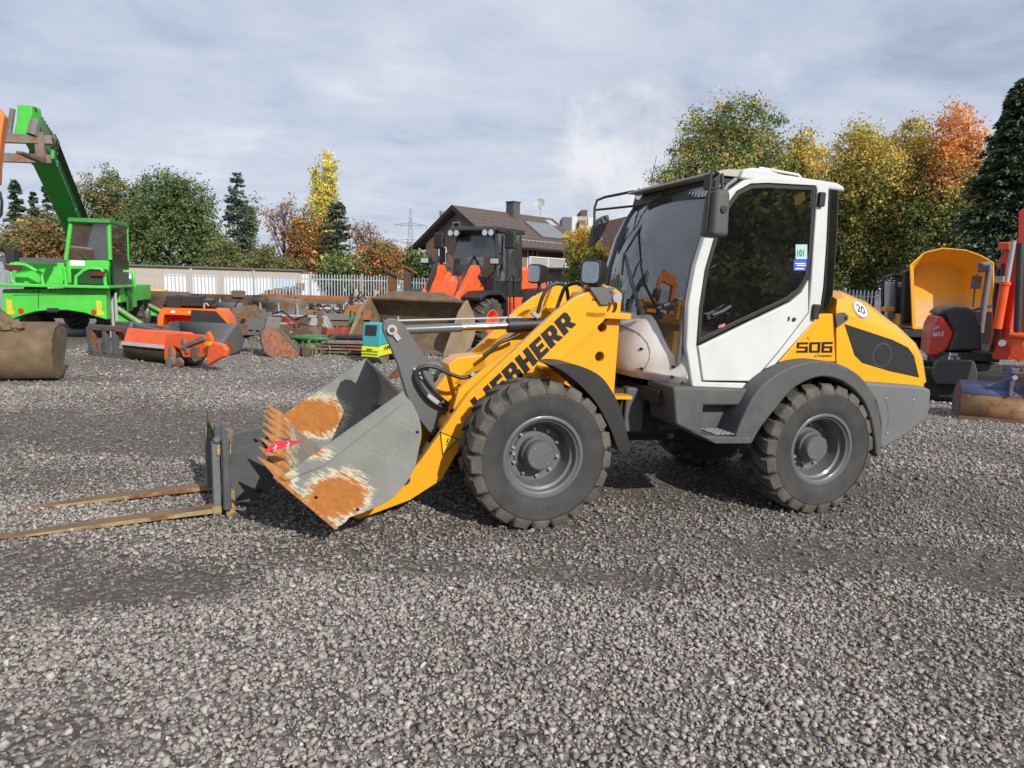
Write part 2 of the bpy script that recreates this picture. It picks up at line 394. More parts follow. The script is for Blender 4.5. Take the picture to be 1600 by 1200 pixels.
def face_col(me, cols):
    a = me.attributes.new('col', 'FLOAT_COLOR', 'FACE'); c = np.ones((len(cols), 4), np.float32); c[:, :3] = cols; a.data.foreach_set('color', c.ravel())
gm, nt, b, N, L = nodes('gravel ground')
a = N.new('ShaderNodeAttribute'); a.attribute_name = 'damp_and_shadow'
tcg = N.new('ShaderNodeTexCoord'); OB = tcg.outputs['Object']
def voro(scale, feat='F1'):
    v = N.new('ShaderNodeTexVoronoi'); v.inputs['Scale'].default_value = scale; v.feature = feat; L.new(OB, v.inputs['Vector']); return v
v1 = voro(27); v2 = voro(60); dn = tex_noise(nt, 4, 8, .7, OB); dn2 = tex_noise(nt, 40, 6, .7, OB)
sepc = N.new('ShaderNodeSeparateColor'); L.new(v1.outputs['Color'], sepc.inputs[0])
sepc2 = N.new('ShaderNodeSeparateColor'); L.new(v2.outputs['Color'], sepc2.inputs[0])
st1 = ramp(nt, sepc.outputs[0], [(0, (.135, .122, .108)), (.35, (.232, .212, .190)), (.7, (.33, .30, .272)), (.92, (.43, .40, .36)), (1, (.55, .53, .50))]).outputs[0]
st2 = ramp(nt, sepc2.outputs[0], [(0, (.085, .075, .066)), (.6, (.18, .165, .15)), (1, (.40, .38, .36))]).outputs[0]
soil = ramp(nt, dn2.outputs[0], [(.3, (.060, .048, .037)), (.7, (.125, .104, .084))]).outputs[0]
gap = ramp(nt, v1.outputs['Distance'], [(.35, 1), (.75, .35)]).outputs[0]
stc = mixc(nt, 1.0, st1, gap, 'MULTIPLY')
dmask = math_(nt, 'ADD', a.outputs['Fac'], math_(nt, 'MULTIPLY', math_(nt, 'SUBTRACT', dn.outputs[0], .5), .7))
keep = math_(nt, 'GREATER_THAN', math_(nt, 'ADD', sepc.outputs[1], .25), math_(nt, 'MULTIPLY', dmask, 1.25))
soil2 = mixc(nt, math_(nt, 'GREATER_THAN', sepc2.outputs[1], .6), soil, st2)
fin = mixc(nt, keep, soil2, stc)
sy_ = N.new('ShaderNodeSeparateXYZ'); L.new(OB, sy_.inputs[0])
gap_shade_fade = math_(nt, 'SUBTRACT', 1, math_(nt, 'MULTIPLY', math_(nt, 'SUBTRACT', 9.5, sy_.outputs[1]), .22), clamp=True)     # gap shade under the near loose stones, painted into the ground colour
fin = mixc(nt, math_(nt, 'MAXIMUM', gap_shade_fade, .0), mixc(nt, .45, fin, (.075, .067, .060)), fin)
L.new(fin, b.inputs['Base Color']); b.inputs['Roughness'].default_value = .92; b.inputs['Specular IOR Level'].default_value = .25
hh = math_(nt, 'ADD', math_(nt, 'MULTIPLY', math_(nt, 'SUBTRACT', 1, v1.outputs['Distance']), keep), math_(nt, 'MULTIPLY', v2.outputs['Distance'], -.3))
bump(nt, b, hh, .9, .018)
me = np_mesh('ground', vs, q, gm, 4, True)
at_ = me.attributes.new('damp_and_shadow', 'FLOAT', 'POINT'); at_.data.foreach_set('value', Dm.ravel().astype(np.float32))
go = bpy.data.objects.new('ground', me); C.objects.link(go); tag(go, kind='structure')

# loose crushed stones on the near part of the yard
def hull(seed):
    r = np.random.default_rng(seed); bm = bmesh.new(); sc = np.array([1, r.uniform(.6, .95), r.uniform(.45, .75)])
    for k in range(11):
        p = r.normal(size=3); p /= np.linalg.norm(p); p = p*r.uniform(.8, 1.05)*sc; bm.verts.new(p)
    bmesh.ops.convex_hull(bm, input=bm.verts[:])
    for v in [v for v in bm.verts if not v.link_faces]: bm.verts.remove(v)
    bmesh.ops.triangulate(bm, faces=bm.faces[:]); bm.verts.index_update()
    V = np.array([v.co[:] for v in bm.verts]); F_ = np.array([[v.index for v in f.verts] for f in bm.faces]); bm.free(); return V, F_
protos = [hull(100+i) for i in range(28)]
PX, PY_, PS = [], [], []
def scatter(y0, y1, dens, smin, smax):
    # even cover inside the view fan
    A = (y1-y0)*(y1+y0)*.80; n = int(A*dens)
    y = np.sqrt(rng.random(n)*(y1**2-y0**2)+y0**2); x = (rng.random(n)*2-1)*y*.80
    s = np.exp(rng.normal(np.log((smin+smax)/2), .40, n)); PX.append(x); PY_.append(y); PS.append(np.clip(s, smin*.5, smax*1.9))
scatter(1.7, 3.6, 4400, .0078, .0128)
scatter(3.6, 6.0, 3100, .0084, .0136)
scatter(6.0, 9.5, 1100, .011, .018)
scatter(9.5, 15.0, 150, .014, .022)
px_, py_, ps_ = map(np.concatenate, (PX, PY_, PS))
dv = damp_and_shadow(px_, py_); keepm = rng.random(len(px_)) > dv*.93
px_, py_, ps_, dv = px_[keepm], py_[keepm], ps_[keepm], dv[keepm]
def ground_z(x, y):
    nr = np.exp(-((y-6)/18)**2)
    return gz(x) + nr*((fbm(x, y, .5, 21)-.5)*.035+(fbm(x, y, 2.0, 31)-.5)*.02) - .012*damp_and_shadow(x, y)*nr
pz_ = ground_z(px_, py_)
pal = np.array([[.30, .285, .275], [.25, .24, .235], [.20, .192, .19], [.34, .32, .305], [.155, .148, .145], [.27, .245, .22], [.40, .385, .37], [.30, .225, .155], [.46, .45, .43], [.14, .135, .13]])
pw = np.array([.2, .19, .16, .14, .11, .08, .07, .02, .008, .035]); pw /= pw.sum()
AV, AF, AC = [], [], []; base = 0
pid = rng.integers(0, len(protos), len(px_))
for k, (V, F_) in enumerate(protos):
    s_ = np.where(pid == k)[0]; n = len(s_)
    if not n: continue
    ang = rng.random(n)*2*pi; tx = rng.normal(0, .35, n); ty = rng.normal(0, .35, n)
    ca, sa = np.cos(ang), np.sin(ang); cx_, sx_ = np.cos(tx), np.sin(tx); cy_, sy_ = np.cos(ty), np.sin(ty)
    R_ = np.zeros((n, 3, 3))
    Rz = np.stack([np.stack([ca, -sa, 0*ca], 1), np.stack([sa, ca, 0*ca], 1), np.stack([0*ca, 0*ca, 0*ca+1], 1)], 1)
    Rx = np.stack([np.stack([0*ca+1, 0*ca, 0*ca], 1), np.stack([0*ca, cx_, -sx_], 1), np.stack([0*ca, sx_, cx_], 1)], 1)
    Ry = np.stack([np.stack([cy_, 0*ca, sy_], 1), np.stack([0*ca, 0*ca+1, 0*ca], 1), np.stack([-sy_, 0*ca, cy_], 1)], 1)
    R_ = Rz @ Rx @ Ry
    P = np.einsum('nij,vj->nvi', R_, V)*ps_[s_][:, None, None]
    lift = ps_[s_]*(.25+.35*rng.random(n))
    P += np.stack([px_[s_], py_[s_], pz_[s_]+lift], 1)[:, None, :]
    AV.append(P.reshape(-1, 3)); AF.append((F_[None]+(np.arange(n)*len(V))[:, None, None]+base).reshape(-1, 3)); base += n*len(V)
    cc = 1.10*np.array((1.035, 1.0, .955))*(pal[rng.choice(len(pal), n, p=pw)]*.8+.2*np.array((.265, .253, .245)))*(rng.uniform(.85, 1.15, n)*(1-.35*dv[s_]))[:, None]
    AC.append(np.repeat(cc, len(F_), 0))
STONE = attr_mat('crushed stone', .85, spec=.3, noise=160)
me = np_mesh('gravel', np.concatenate(AV), np.concatenate(AF), STONE, 3); face_col(me, np.concatenate(AC))
o = bpy.data.objects.new('gravel', me); C.objects.link(o); tag(o, 'loose grey crushed stone spread over the yard', 'gravel', kind='stuff')
# ------------------------------------------------------------------ the yellow wheel loader
WR, WB = .49, 2.2
_b, _t = radians(18), radians(2)
lF = np.array([-cos(_b)*cos(_t), -sin(_b)*cos(_t), sin(_t)]); lL = np.array([sin(_b), -cos(_b), 0]); lU = np.cross(lF, lL)
LO = CAM + 4.49*ray(843, 708) - .86*lL - WR*lU
lf = Fr(LO, lF, lL, lU)
PYl = lf.PY; P1 = lf.py
LD = thing('wheel_loader', 'yellow and white wheel loader with white cab and rust worn toothed bucket', 'wheel loader', lf)

def make_tyre(R, w, rr, nl=20, lug=.035, lugw=.05):
    """tyre round the y axis, outer side at +w/2"""
    m = M(); h = w/2; Rb = R-lug
    prof = [(rr, -h*.80), (rr+.012, -h*.92), (rr+(Rb-rr)*.35, -h), (rr+(Rb-rr)*.68, -h*.985), (Rb-.030, -h*.90), (Rb-.006, -h*.74), (Rb, -h*.4), (Rb, h*.4), (Rb-.006, h*.74), (Rb-.030, h*.90),
            (rr+(Rb-rr)*.70, h*.985), (rr+(Rb-rr)*.665, h*.992), (rr+(Rb-rr)*.64, h*.985), (rr+(Rb-rr)*.35, h), (rr+.03, h*.955), (rr+.022, h*.93), (rr+.010, h*.92), (rr, h*.80)]
    m.lathe(prof, n=72)
    for i in range(nl):
        for sd_ in (-1, 1):
            t0 = 2*pi*(i+(.5 if sd_ < 0 else 0))/nl; dt = 2*pi/nl
            # a chevron bar from shoulder to centre, kinked, tapering down the shoulder
            st = [(1.0, .0, -.050), (.90, .0, -.012), (.74, .02, 0), (.36, .20, 0), (.02, .42, 0)]
            secs = []
            for (fy, sh, dr) in st:
                a = t0+sh*dt; wd = (lugw/R)*(1.15 if fy > .7 else .85)
                top = R+dr-(0 if fy < .95 else .004); bot = Rb-.03 if fy < .95 else Rb-.055
                y = sd_*h*fy*(1.0 if fy < .95 else 1.0)
                secs.append([(bot*cos(a-wd*.62), y, bot*sin(a-wd*.62)), (top*cos(a-wd*.42), y, top*sin(a-wd*.42)), (top*cos(a+wd*.42), y, top*sin(a+wd*.42)), (bot*cos(a+wd*.62), y, bot*sin(a+wd*.62))])
            m.loft(secs, m=1, closed=True, caps=True)
    return m
def make_rim(r, w):
    m = M(); h = w/2
    m.lathe([(r+.012, h*.80), (r+.014, h*.90), (r+.004, h*.94), (r-.010, h*.93), (r-.016, h*.86), (r-.030, h*.82), (r-.036, h*.60), (r-.052, h*.55), (r-.060, h*.20), (r-.075, h*.02), (.12, -h*.02), (.001, -h*.02), (.001, -h*.10), (r-.06, -h*.12), (r, -h*.8)], n=64)
    return m
def hub_mesh(w, rb):
    m = M(); h = w/2
    m.lathe([(rb*1.55, -h*.02), (rb*1.50, h*.06), (rb*1.18, h*.08), (rb*1.14, h*.34), (rb*1.02, h*.40), (rb*.98, h*.62), (rb*.90, h*.68), (.001, h*.68)], n=40)
    for k in range(10):
        a = 2*pi*k/10+.3; x, z = rb*1.62*cos(a), rb*1.62*sin(a)
        m.cyl((x, -h*.05, z), (x, h*.10, z), .013, n=6, m=1); m.cyl((x, h*.10, z), (x, h*.17, z), .007, n=8, m=1)
    for k in range(4):
        a = 2*pi*k/4+.9; x, z = rb*.72*cos(a), rb*.72*sin(a); m.cyl((x, h*.66, z), (x, h*.71, z), .006, n=6, m=1)
    # valve guard
    x, z = rb*1.75*cos(.15), rb*1.75*sin(.15); m.cyl((x, -h*.02, z), (x, h*.45, z), .012, n=10, m=1)
    return m
tyre0 = make_tyre(WR, .37, .262, nl=21, lug=.018, lugw=.096); rim0 = make_rim(.262, .37); hub0 = hub_mesh(.37, .098)
first = None
for (x, y, rot) in ((-.028, .695, .1), (-WB-.01, .695, .55), (-.028, -.695, .3), (-WB-.01, -.695, .8)):
    if first is None:
        wh = tyre0.build('wheel', [RUBBER, TREAD], LD, smooth=32); r_ = rim0.build('rim', RIM, wh, smooth=50); hb = hub0.build('hub', [RIM, STEEL], wh, smooth=40); first = wh
    else: wh = copy_tree(first, LD)
    wh.location = (x, y, WR-(.03 if x > -1 else .01)); wh.rotation_euler = (0, rot, 0 if y > 0 else pi)
# ---- chassis
m = M()
m.box((-1.0, 0, .66), (.9, .62, .34)); m.box((-2.2, 0, .68), (1.3, .8, .42)); m.box((0, 0, WR), (.34, 1.1, .20)); m.box((-WB, 0, WR), (.34, 1.1, .20))
m.cyl((0, -.6, WR), (0, .6, WR), .11); m.cyl((-WB, -.6, WR), (-WB, .6, WR), .11); m.box((-.55, 0, .60), (.9, .30, .20)); m.box((-1.6, 0, .82), (1.3, 1.25, .10)); m.box((-1.2, 0, .46), (.7, .25, .12))
m.tube([(-.5, .18, .62), (-.8, .26, .58), (-1.15, .3, .60)], .022); m.tube([(-.55, .1, .68), (-.85, .2, .66), (-1.2, .22, .70)], .018)
m.build('chassis', UND, LD, bevel=.01)
m = M(); m.prism([(-.30, .36), (.30, .36), (.36, .52), (.20, .70), (-.2, .74), (-.42, .62)], -.46, .46); m.box((-.55, 0, .80), (.42, .62, .035)); m.box((-.60, 0, .60), (.42, .40, .035)); m.box((-.70, .05, .50), (.34, .30, .03))
m.build('front_frame', YEL, LD, bevel=.012)
m = M(); m.cyl((-.72, .16, .55), (-.72, .16, .63), .045, m=0); m.cyl((-.72, .16, .57), (-.72, .16, .61), .050, m=1); m.build('steering_lock', [mat('signal red', (.6, .03, .02), .4), YEL], LD)
m = M(); m.box((-.74, .22, .66), (.06, .05, .08)); m.build('sensor', WHT, LD, bevel=.008)
m = M(); q = P1(1040, 665, .25); m.box((q[0], .25, q[1]), (.22, .12, .055)); m.cyl((q[0]-.05, .25, q[1]-.1), (q[0]-.05, .25, q[1]), .03); m.build('hinge_lug', CW, LD, bevel=.012)
m = M(); m.box((-.93, .3, .68), (.16, .1, .34)); m.build('oil_filter_housing', CHAR, LD, bevel=.02)
# ---- lift tower plates (holes cut as real openings)
tw = PYl([(930, 448), (968, 452), (972, 470), (966, 568), (962, 600), (1008, 604), (1012, 614), (900, 612), (870, 600), (840, 560), (800, 560), (868, 500)], .34)
def plate_with_holes(poly, holes, a, b, m_, name, parent, bev=.004):
    m = M(); m.prism(poly, a, b); o = m.build(name, m_, parent)
    for (hx, hz, r) in holes:
        pass
    return o
def holed_plate(x0, x1, z0, z1, holes, y0, y1, m):
    """vertical strip [x0,x1] x [z0,z1] with round holes stacked in z; each hole gets a square cell"""
    zs = [z0]; 
    for (hx, hz, r) in sorted(holes, key=lambda h: h[1]):
        c = r*1.6; n = 32
        sq = []; ci = []
        for k in range(n):
            a = 2*pi*k/n; ux, uz = cos(a), sin(a); s_ = c/max(abs(ux), abs(uz)); sq.append((hx+ux*s_, hz+uz*s_)); ci.append((hx+ux*r, hz+uz*r))
        m.ring(sq, ci, y0, y1)
        if hz-c > zs[-1]+1e-4: m.prism([(x0, zs[-1]), (x1, zs[-1]), (x1, hz-c), (x0, hz-c)], y0, y1)
        if hx-c > x0+1e-4: m.prism([(x0, hz-c), (hx-c, hz-c), (hx-c, hz+c), (x0, hz+c)], y0, y1)
        if hx+c < x1-1e-4: m.prism([(hx+c, hz-c), (x1, hz-c), (x1, hz+c), (hx+c, hz+c)], y0, y1)
        zs.append(hz+c)
    if z1 > zs[-1]: m.prism([(x0, zs[-1]), (x1, zs[-1]), (x1, z1), (x0, z1)], y0, y1)
h1 = P1(941, 511, .34); h2 = P1(937, 557, .34)
xr = P1(965, 540, .34)[0]; xl = h2[0]+.10; zt = P1(965, 496, .34)[1]; zb = .80
for sgn in (1, -1):
    y0, y1 = sorted((sgn*.30, sgn*.34)); m = M()
    holed_plate(xr, xl, zb, zt, [(h1[0], h1[1], .037), (h2[0], h2[1], .037)], y0, y1, m)
    m.prism([(xl, zb), (.45, zb-.12), (.42, zb+.02), (.05, 1.12), (-.22, zt-.10), (xl, zt)], y0, y1)
    m.prism([(xr-.0, zt), (xl, zt), (xl+.12, zt-.02), (xl+.05, 1.56), (-.50, 1.60), (xr+.06, 1.57), (xr, 1.53)], y0, y1)
    m.prism([(xr-.10, .775), (.1, .775), (.1, .80), (xr-.10, .80)], min(sgn*.12, sgn*.44), max(sgn*.12, sgn*.44))
    m.build('tower_plate', YEL, LD, smooth=0)
m = M(); m.box((xr+.13, 0, zt+.012), (.36, .84, .045)); m.box((xr+.012, 0, 1.12), (.02, .60, .62)); m.build('tower_crossbar', YEL, LD, bevel=.006)
m = M(); m.cyl((-.66, -.5, 1.50), (-.66, .46, 1.50), .035); m.build('arm_pin', STEEL, LD)
# ---- lift arms
armL = PYl([(957, 454), (925, 454), (900, 464), (870, 486), (735, 612), (655, 722), (628, 752), (600, 768), (560, 790), (548, 806), (560, 812), (640, 782), (690, 750), (712, 712), (760, 660), (905, 538), (945, 500)], .42)
for sgn in (1, -1):
    y0, y1 = sorted((sgn*.36, sgn*.42)); m = M(); m.prism(armL, y0, y1); m.build('lift_arm', YEL, LD, bevel=.006)
# cross tube and gusset between the arms
m = M(); q = P1(700, 668, .0)
gz_ = [(.255, .97), (.46, .86), (.60, .62), (.72, .38), (.60, .33), (.40, .55), (.05, .96)]
m.prism([(.12, 1.02), (.33, .99), (.40, .93), (.33, .70), (.10, .88)], -.36, -.10); m.cyl((.42, -.36, .52), (.42, .36, .52), .075); m.cyl((-.28, -.36, 1.22), (-.28, .36, 1.22), .06)
m.prism([(.33, .95), (.60, .56), (.50, .42), (.22, .72)], -.30, -.16)
m.prism([(-.35, 1.40), (.30, .86), (.36, .80), (.30, .74), (-.40, 1.30)], -.355, -.10)
m.build('arm_cross_member', YEL, LD, bevel=.008)
# ---- lettering on the arm
def qmap(B0, B1, T0, T1, y, dy=.003):
    B0, B1, T0, T1 = [np.array(P1(*q, y)) for q in (B0, B1, T0, T1)]
    def f(s, t):
        p = (B0*(1-s)+B1*s)*(1-t)+(T0*(1-s)+T1*s)*t; return (p[0], y+dy, p[1])
    return f
LET = {'L': [[(0, 0), (.42, 0), (.42, 1), (0, 1)], [(.42, 0), (1, 0), (1, .28), (.42, .28)]],
       'I': [[(0, 0), (1, 0), (1, 1), (0, 1)]],
       'E': [[(0, 0), (.42, 0), (.42, 1), (0, 1)], [(.42, 0), (1, 0), (1, .25), (.42, .25)], [(.42, .38), (.9, .38), (.9, .62), (.42, .62)], [(.42, .75), (1, .75), (1, 1), (.42, 1)]],
       'H': [[(0, 0), (.38, 0), (.38, 1), (0, 1)], [(.62, 0), (1, 0), (1, 1), (.62, 1)], [(.38, .38), (.62, .38), (.62, .63), (.38, .63)]],
       'B': [[(0, 0), (.40, 0), (.40, 1), (0, 1)], [(.40, 0), (.85, 0), (.96, .07), (1, .18), (1, .38), (.94, .48), (.85, .52), (.40, .52), (.40, .42), (.58, .42), (.63, .38), (.63, .24), (.58, .2), (.40, .2)],
             [(.40, .52), (.85, .52), (.93, .57), (.96, .66), (.96, .84), (.9, .95), (.8, 1), (.40, 1), (.40, .80), (.57, .80), (.61, .77), (.61, .66), (.57, .62), (.40, .62)]],
       'R': [[(0, 0), (.40, 0), (.40, 1), (0, 1)], [(.40, .36), (.80, .36), (.92, .42), (.97, .53), (.97, .82), (.9, .95), (.8, 1), (.40, 1), (.40, .79), (.56, .79), (.60, .75), (.60, .60), (.56, .56), (.40, .56)], [(.40, .36), (.66, .0), (1.04, 0), (.80, .36)]]}
fm = qmap((752, 652), (900, 507), (734, 626), (884, 485), .42)
m = M(); W_ = {'L': .92, 'I': .42, 'E': .88, 'B': 1.0, 'H': 1.06, 'R': 1.02}; tot = sum(W_[c] for c in 'LIEBHERR')+7*.11; pos = 0
for c in 'LIEBHERR':
    for poly in LET[c]: m.add([fm((pos+x*W_[c])/tot, z) for x, z in poly], [tuple(range(len(poly)))])
    pos += W_[c]+.11
m.build('lettering', DECAL, LD, smooth=0)
# warning triangle
m = M(); tri = [(687, 674), (717, 686), (691, 712)]
t3 = PYl(tri, .42); m.add([(a, .4225, b) for a, b in t3], [(0, 1, 2)], 0)
ti = offset_poly(t3, .007); m.add([(a, .4235, b) for a, b in ti], [(0, 1, 2)], 1)
c_ = np.mean(t3, 0); ax_ = (np.array(t3[0])+np.array(t3[1]))/2-np.array(t3[2]); ax_ /= np.linalg.norm(ax_); nx_ = np.array([-ax_[1], ax_[0]])
for (s0, s1, w_) in ((-.006, .028, .0045), (-.022, -.014, .0045)):
    m.add([((c_+ax_*s+nx_*w)[0], .4245, (c_+ax_*s+nx_*w)[1]) for s, w in ((s0, -w_), (s1, -w_), (s1, w_), (s0, w_))], [(0, 1, 2, 3)], 0)
m.build('warning_triangle', [DECAL, mat('warning yellow', (.8, .5, .01), .4)], LD, smooth=0)
# ---- tilt lever
lev = PYl([(598, 512), (601, 503), (610, 498), (620, 499), (632, 508), (645, 528), (662, 552), (672, 580), (684, 612), (700, 642), (690, 662), (676, 682), (655, 655), (636, 618), (622, 570), (612, 545), (602, 524)], .05)
m = M(); m.prism(lev, -.045, .05); lv = m.build('tilt_lever', GREY, LD, bevel=.006)
q = P1(612, 515, .05); m = M(); m.cyl((q[0], .04, q[1]), (q[0], .075, q[1]), .036, m=0); m.cyl((q[0], .075, q[1]), (q[0], .080, q[1]), .017, m=1)
q2 = P1(617, 522, .05); m.box((q2[0], .06, q2[1]), (.10, .014, .034), 0, ry=radians(-52)); m.build('pin_plate', [LGREY, RUST], lv, bevel=.003)
# ---- tilt cylinder
a0 = np.array(lf.p3(613, 516, 0)); a1 = np.array(lf.p3(855, 506, 0)); ev = lambda t: tuple(a0+(a1-a0)*t)
m = M(); m.cyl(ev(.02), ev(.43), .033, n=24, m=0); m.cyl(ev(.43), ev(.73), .029, n=24, m=1); m.cyl(ev(.73), ev(.80), .055, n=24, m=2); m.cyl(ev(.80), ev(1.5), .050, n=24, m=3)
m.build('tilt_cylinder', [GREY, CHROME, BLK, BLK], LD)
r0, r1 = np.array(lf.p3(622, 501, .0)), np.array(lf.p3(815, 496, 0))
m = M(); m.cyl(r0, r1, .0075, n=8); m.cyl(r0+(0, 0, -.05), r0+(0, 0, .03), .006, n=8)
k_ = np.array(lf.p3(797, 497, 0)); m.box(k_, (.025, .03, .05)); m.build('level_indicator_rod', LGREY, LD)
# ---- hoses
def hose(pts, y, r=.014, name='hose', parent=LD, mt=HOSE):
    ctrl = [np.array(lf.p3(u, v, yy)) for (u, v), yy in zip(pts, y if isinstance(y, (list, tuple)) else [y]*len(pts))]
    out = []
    for i in range(len(ctrl)-1):
        p0, p1, p2, p3 = ctrl[max(i-1, 0)], ctrl[i], ctrl[i+1], ctrl[min(i+2, len(ctrl)-1)]
        for k in range(6):
            t = k/6; out.append(.5*((2*p1)+(-p0+p2)*t+(2*p0-5*p1+4*p2-p3)*t*t+(-p0+3*p1-3*p2+p3)*t**3))
    out.append(ctrl[-1]); m = M(); m.tube(out, r, 8); return m.build(name, mt, parent, smooth=60)
hose([(700, 634), (672, 622), (655, 600), (652, 580), (662, 573), (680, 574), (705, 585), (725, 590), (748, 582), (775, 566), (800, 548)], .08)
hose([(700, 640), (675, 628), (658, 608), (649, 588), (653, 576)], .09, .012)
hose([(702, 632), (680, 612), (664, 592), (658, 578)], .075, .010)
hose([(755, 556), (770, 545), (782, 535), (800, 528), (812, 522)], .03, .014)
hose([(840, 490), (846, 468), (856, 450), (870, 443), (884, 448), (888, 470)], .0, .015)
hose([(870, 482), (877, 462), (884, 448), (900, 442), (910, 446), (914, 456)], .1, .015)
hose([(940, 448), (948, 452), (957, 462), (963, 478), (956, 492), (944, 502)], .36, .008)
for (u, v, y, d) in ((676, 623, .075, (.10, .05, .03)), (738, 585, .10, (.03, .05, .03)), (836, 492, .05, (.06, .04, .03)), (652, 580, .06, (.07, .02, .02)), (660, 589, .06, (.03, .02, .03))):
    q = P1(u, v, y); m = M(); m.box((q[0], y, q[1]), d, ry=radians(-35)); m.build('hose_clamp', LGREY, LD, bevel=.004)
# ---- bucket
BW = .93
def wearmat(name, base, spots_):
    """painted steel worn to bare bright metal and rust round given places (object coords)"""
    mt, nt, b, N, L = nodes(name); tcn = N.new('ShaderNodeTexCoord'); OBv = tcn.outputs['Object']
    n = tex_noise(nt, 6, 8, .65, OBv); nf = tex_noise(nt, 26, 6, .7, OBv); wv = N.new('ShaderNodeVectorRotate'); wv.rotation_type = 'Y_AXIS'; wv.inputs['Angle'].default_value = radians(28); L.new(OBv, wv.inputs['Vector']); wipe = tex_noise(nt, 1.0, 6, .75, wv.outputs[0], (9, 6, 95))
    acc = None
    for (c, s, r, soft) in spots_:
        d = N.new('ShaderNodeVectorMath'); d.operation = 'SUBTRACT'; L.new(OBv, d.inputs[0]); d.inputs[1].default_value = c
        e = N.new('ShaderNodeVectorMath'); e.operation = 'MULTIPLY'; L.new(d.outputs[0], e.inputs[0]); e.inputs[1].default_value = s
        l = N.new('ShaderNodeVectorMath'); l.operation = 'LENGTH'; L.new(e.outputs[0], l.inputs[0])
        w = math_(nt, 'MULTIPLY', math_(nt, 'SUBTRACT', r, l.outputs['Value']), soft)
        acc = w if acc is None else math_(nt, 'MAXIMUM', acc, w)
    f = math_(nt, 'ADD', acc, math_(nt, 'ADD', math_(nt, 'MULTIPLY', math_(nt, 'SUBTRACT', n.outputs[0], .5), .7), math_(nt, 'MULTIPLY', math_(nt, 'SUBTRACT', wipe.outputs[0], .5), 1.35)))
    bright = ramp(nt, f, [(.02, 0), (.16, .9)]).outputs[0]
    rusty = ramp(nt, math_(nt, 'SUBTRACT', f, math_(nt, 'MULTIPLY', nf.outputs[0], .25)), [(.09, 0), (.21, 1)]).outputs[0]
    n3 = tex_noise(nt, 5, 6); pc = ramp(nt, n3.outputs[0], [(.3, tuple(c*.85 for c in base)), (.7, tuple(c*1.15 for c in base))]).outputs[0]
    scr = tex_noise(nt, 1.0, 4, .7, wv.outputs[0], (5, 5, 130)); sv0 = ramp(nt, scr.outputs[0], [(.57, 0), (.68, .55)]).outputs[0]; wv2 = N.new('ShaderNodeVectorRotate'); wv2.rotation_type = 'Y_AXIS'; wv2.inputs['Angle'].default_value = radians(-40); L.new(OBv, wv2.inputs['Vector']); scr2 = tex_noise(nt, 1.0, 4, .7, wv2.outputs[0], (7, 5, 170)); sv = math_(nt, 'MAXIMUM', sv0, ramp(nt, scr2.outputs[0], [(.62, 0), (.70, .5)]).outputs[0])
    pc = mixc(nt, sv, pc, (.34, .33, .26))
    wc = ramp(nt, nf.outputs[0], [(.35, (.46, .40, .24)), (.6, (.66, .63, .52))]).outputs[0]
    rc = ramp(nt, nf.outputs[0], [(.3, (.30, .105, .018)), (.7, (.45, .175, .035))]).outputs[0]
    c = mixc(nt, rusty, mixc(nt, bright, pc, wc), rc); L.new(c, b.inputs['Base Color'])
    b.inputs['Roughness'].default_value = .5; rr = math_(nt, 'ADD', .42, math_(nt, 'MULTIPLY', rusty, .4)); L.new(rr, b.inputs['Roughness'])
    bump(nt, b, nf.outputs[0], .12, .006); return mt
A_ = P1(437, 747, BW); B_ = P1(628, 613, BW); F_ = P1(527, 823, BW)
bk = PYl([(437, 747), (628, 613), (643, 628), (655, 652), (659, 676), (655, 700), (645, 738), (621, 771), (600, 787), (570, 800), (545, 809), (541, 815), (533, 821), (527, 823)], BW)
bk = bk[:3]+smooth_line(bk[3:10], 4)+bk[10:]
side_c = P1(525, 772, BW); in_c = P1(500, 640, -BW)
BKM = wearmat('worn grey bucket paint', (.205, .212, .198), [((side_c[0], BW, side_c[1]-.02), (1, 1, 1.35), .235, 5.0), ((in_c[0]+.05, -BW, in_c[1]-.05), (1, 1.6, 1.6), .32, 3.5),
      ((A_[0]+.02, .55, A_[1]), (1, .22, .9), .16, 4.5), ((A_[0]+.02, -.35, A_[1]), (1, .22, .9), .17, 4.5), ((A_[0]-.02, BW, A_[1]-.02), (1, 1, 1), .10, 5.0), ((A_[0]*.72+B_[0]*.28, BW, A_[1]*.72+B_[1]*.28+.01), (.8, 1, 1.6), .09, 5), ((F_[0], BW, F_[1]), (1, 1, 1), .06, 5)]+[((A_[0]*(1-t)+F_[0]*t+.0, BW, A_[1]*(1-t)+F_[1]*t), (1, 1, 1), .055, 5) for t in (.25, .5, .75)]+[((F_[0]-.10, BW, F_[1]+.05), (1, 1, 1.6), .09, 5)])
EDGE = mat('worn reddish edge steel', (.30, .115, .06), .8, var=.4, vs=9, rust=.5, rs=8, rcol=(.40, .16, .04), bmp=.3)
EDGEO = mat('rust orange tooth steel', (.36, .15, .04), .8, var=.35, vs=12, dirt=.4, dcol=(.5, .42, .26), ds=9, bmp=.3)
m = M()
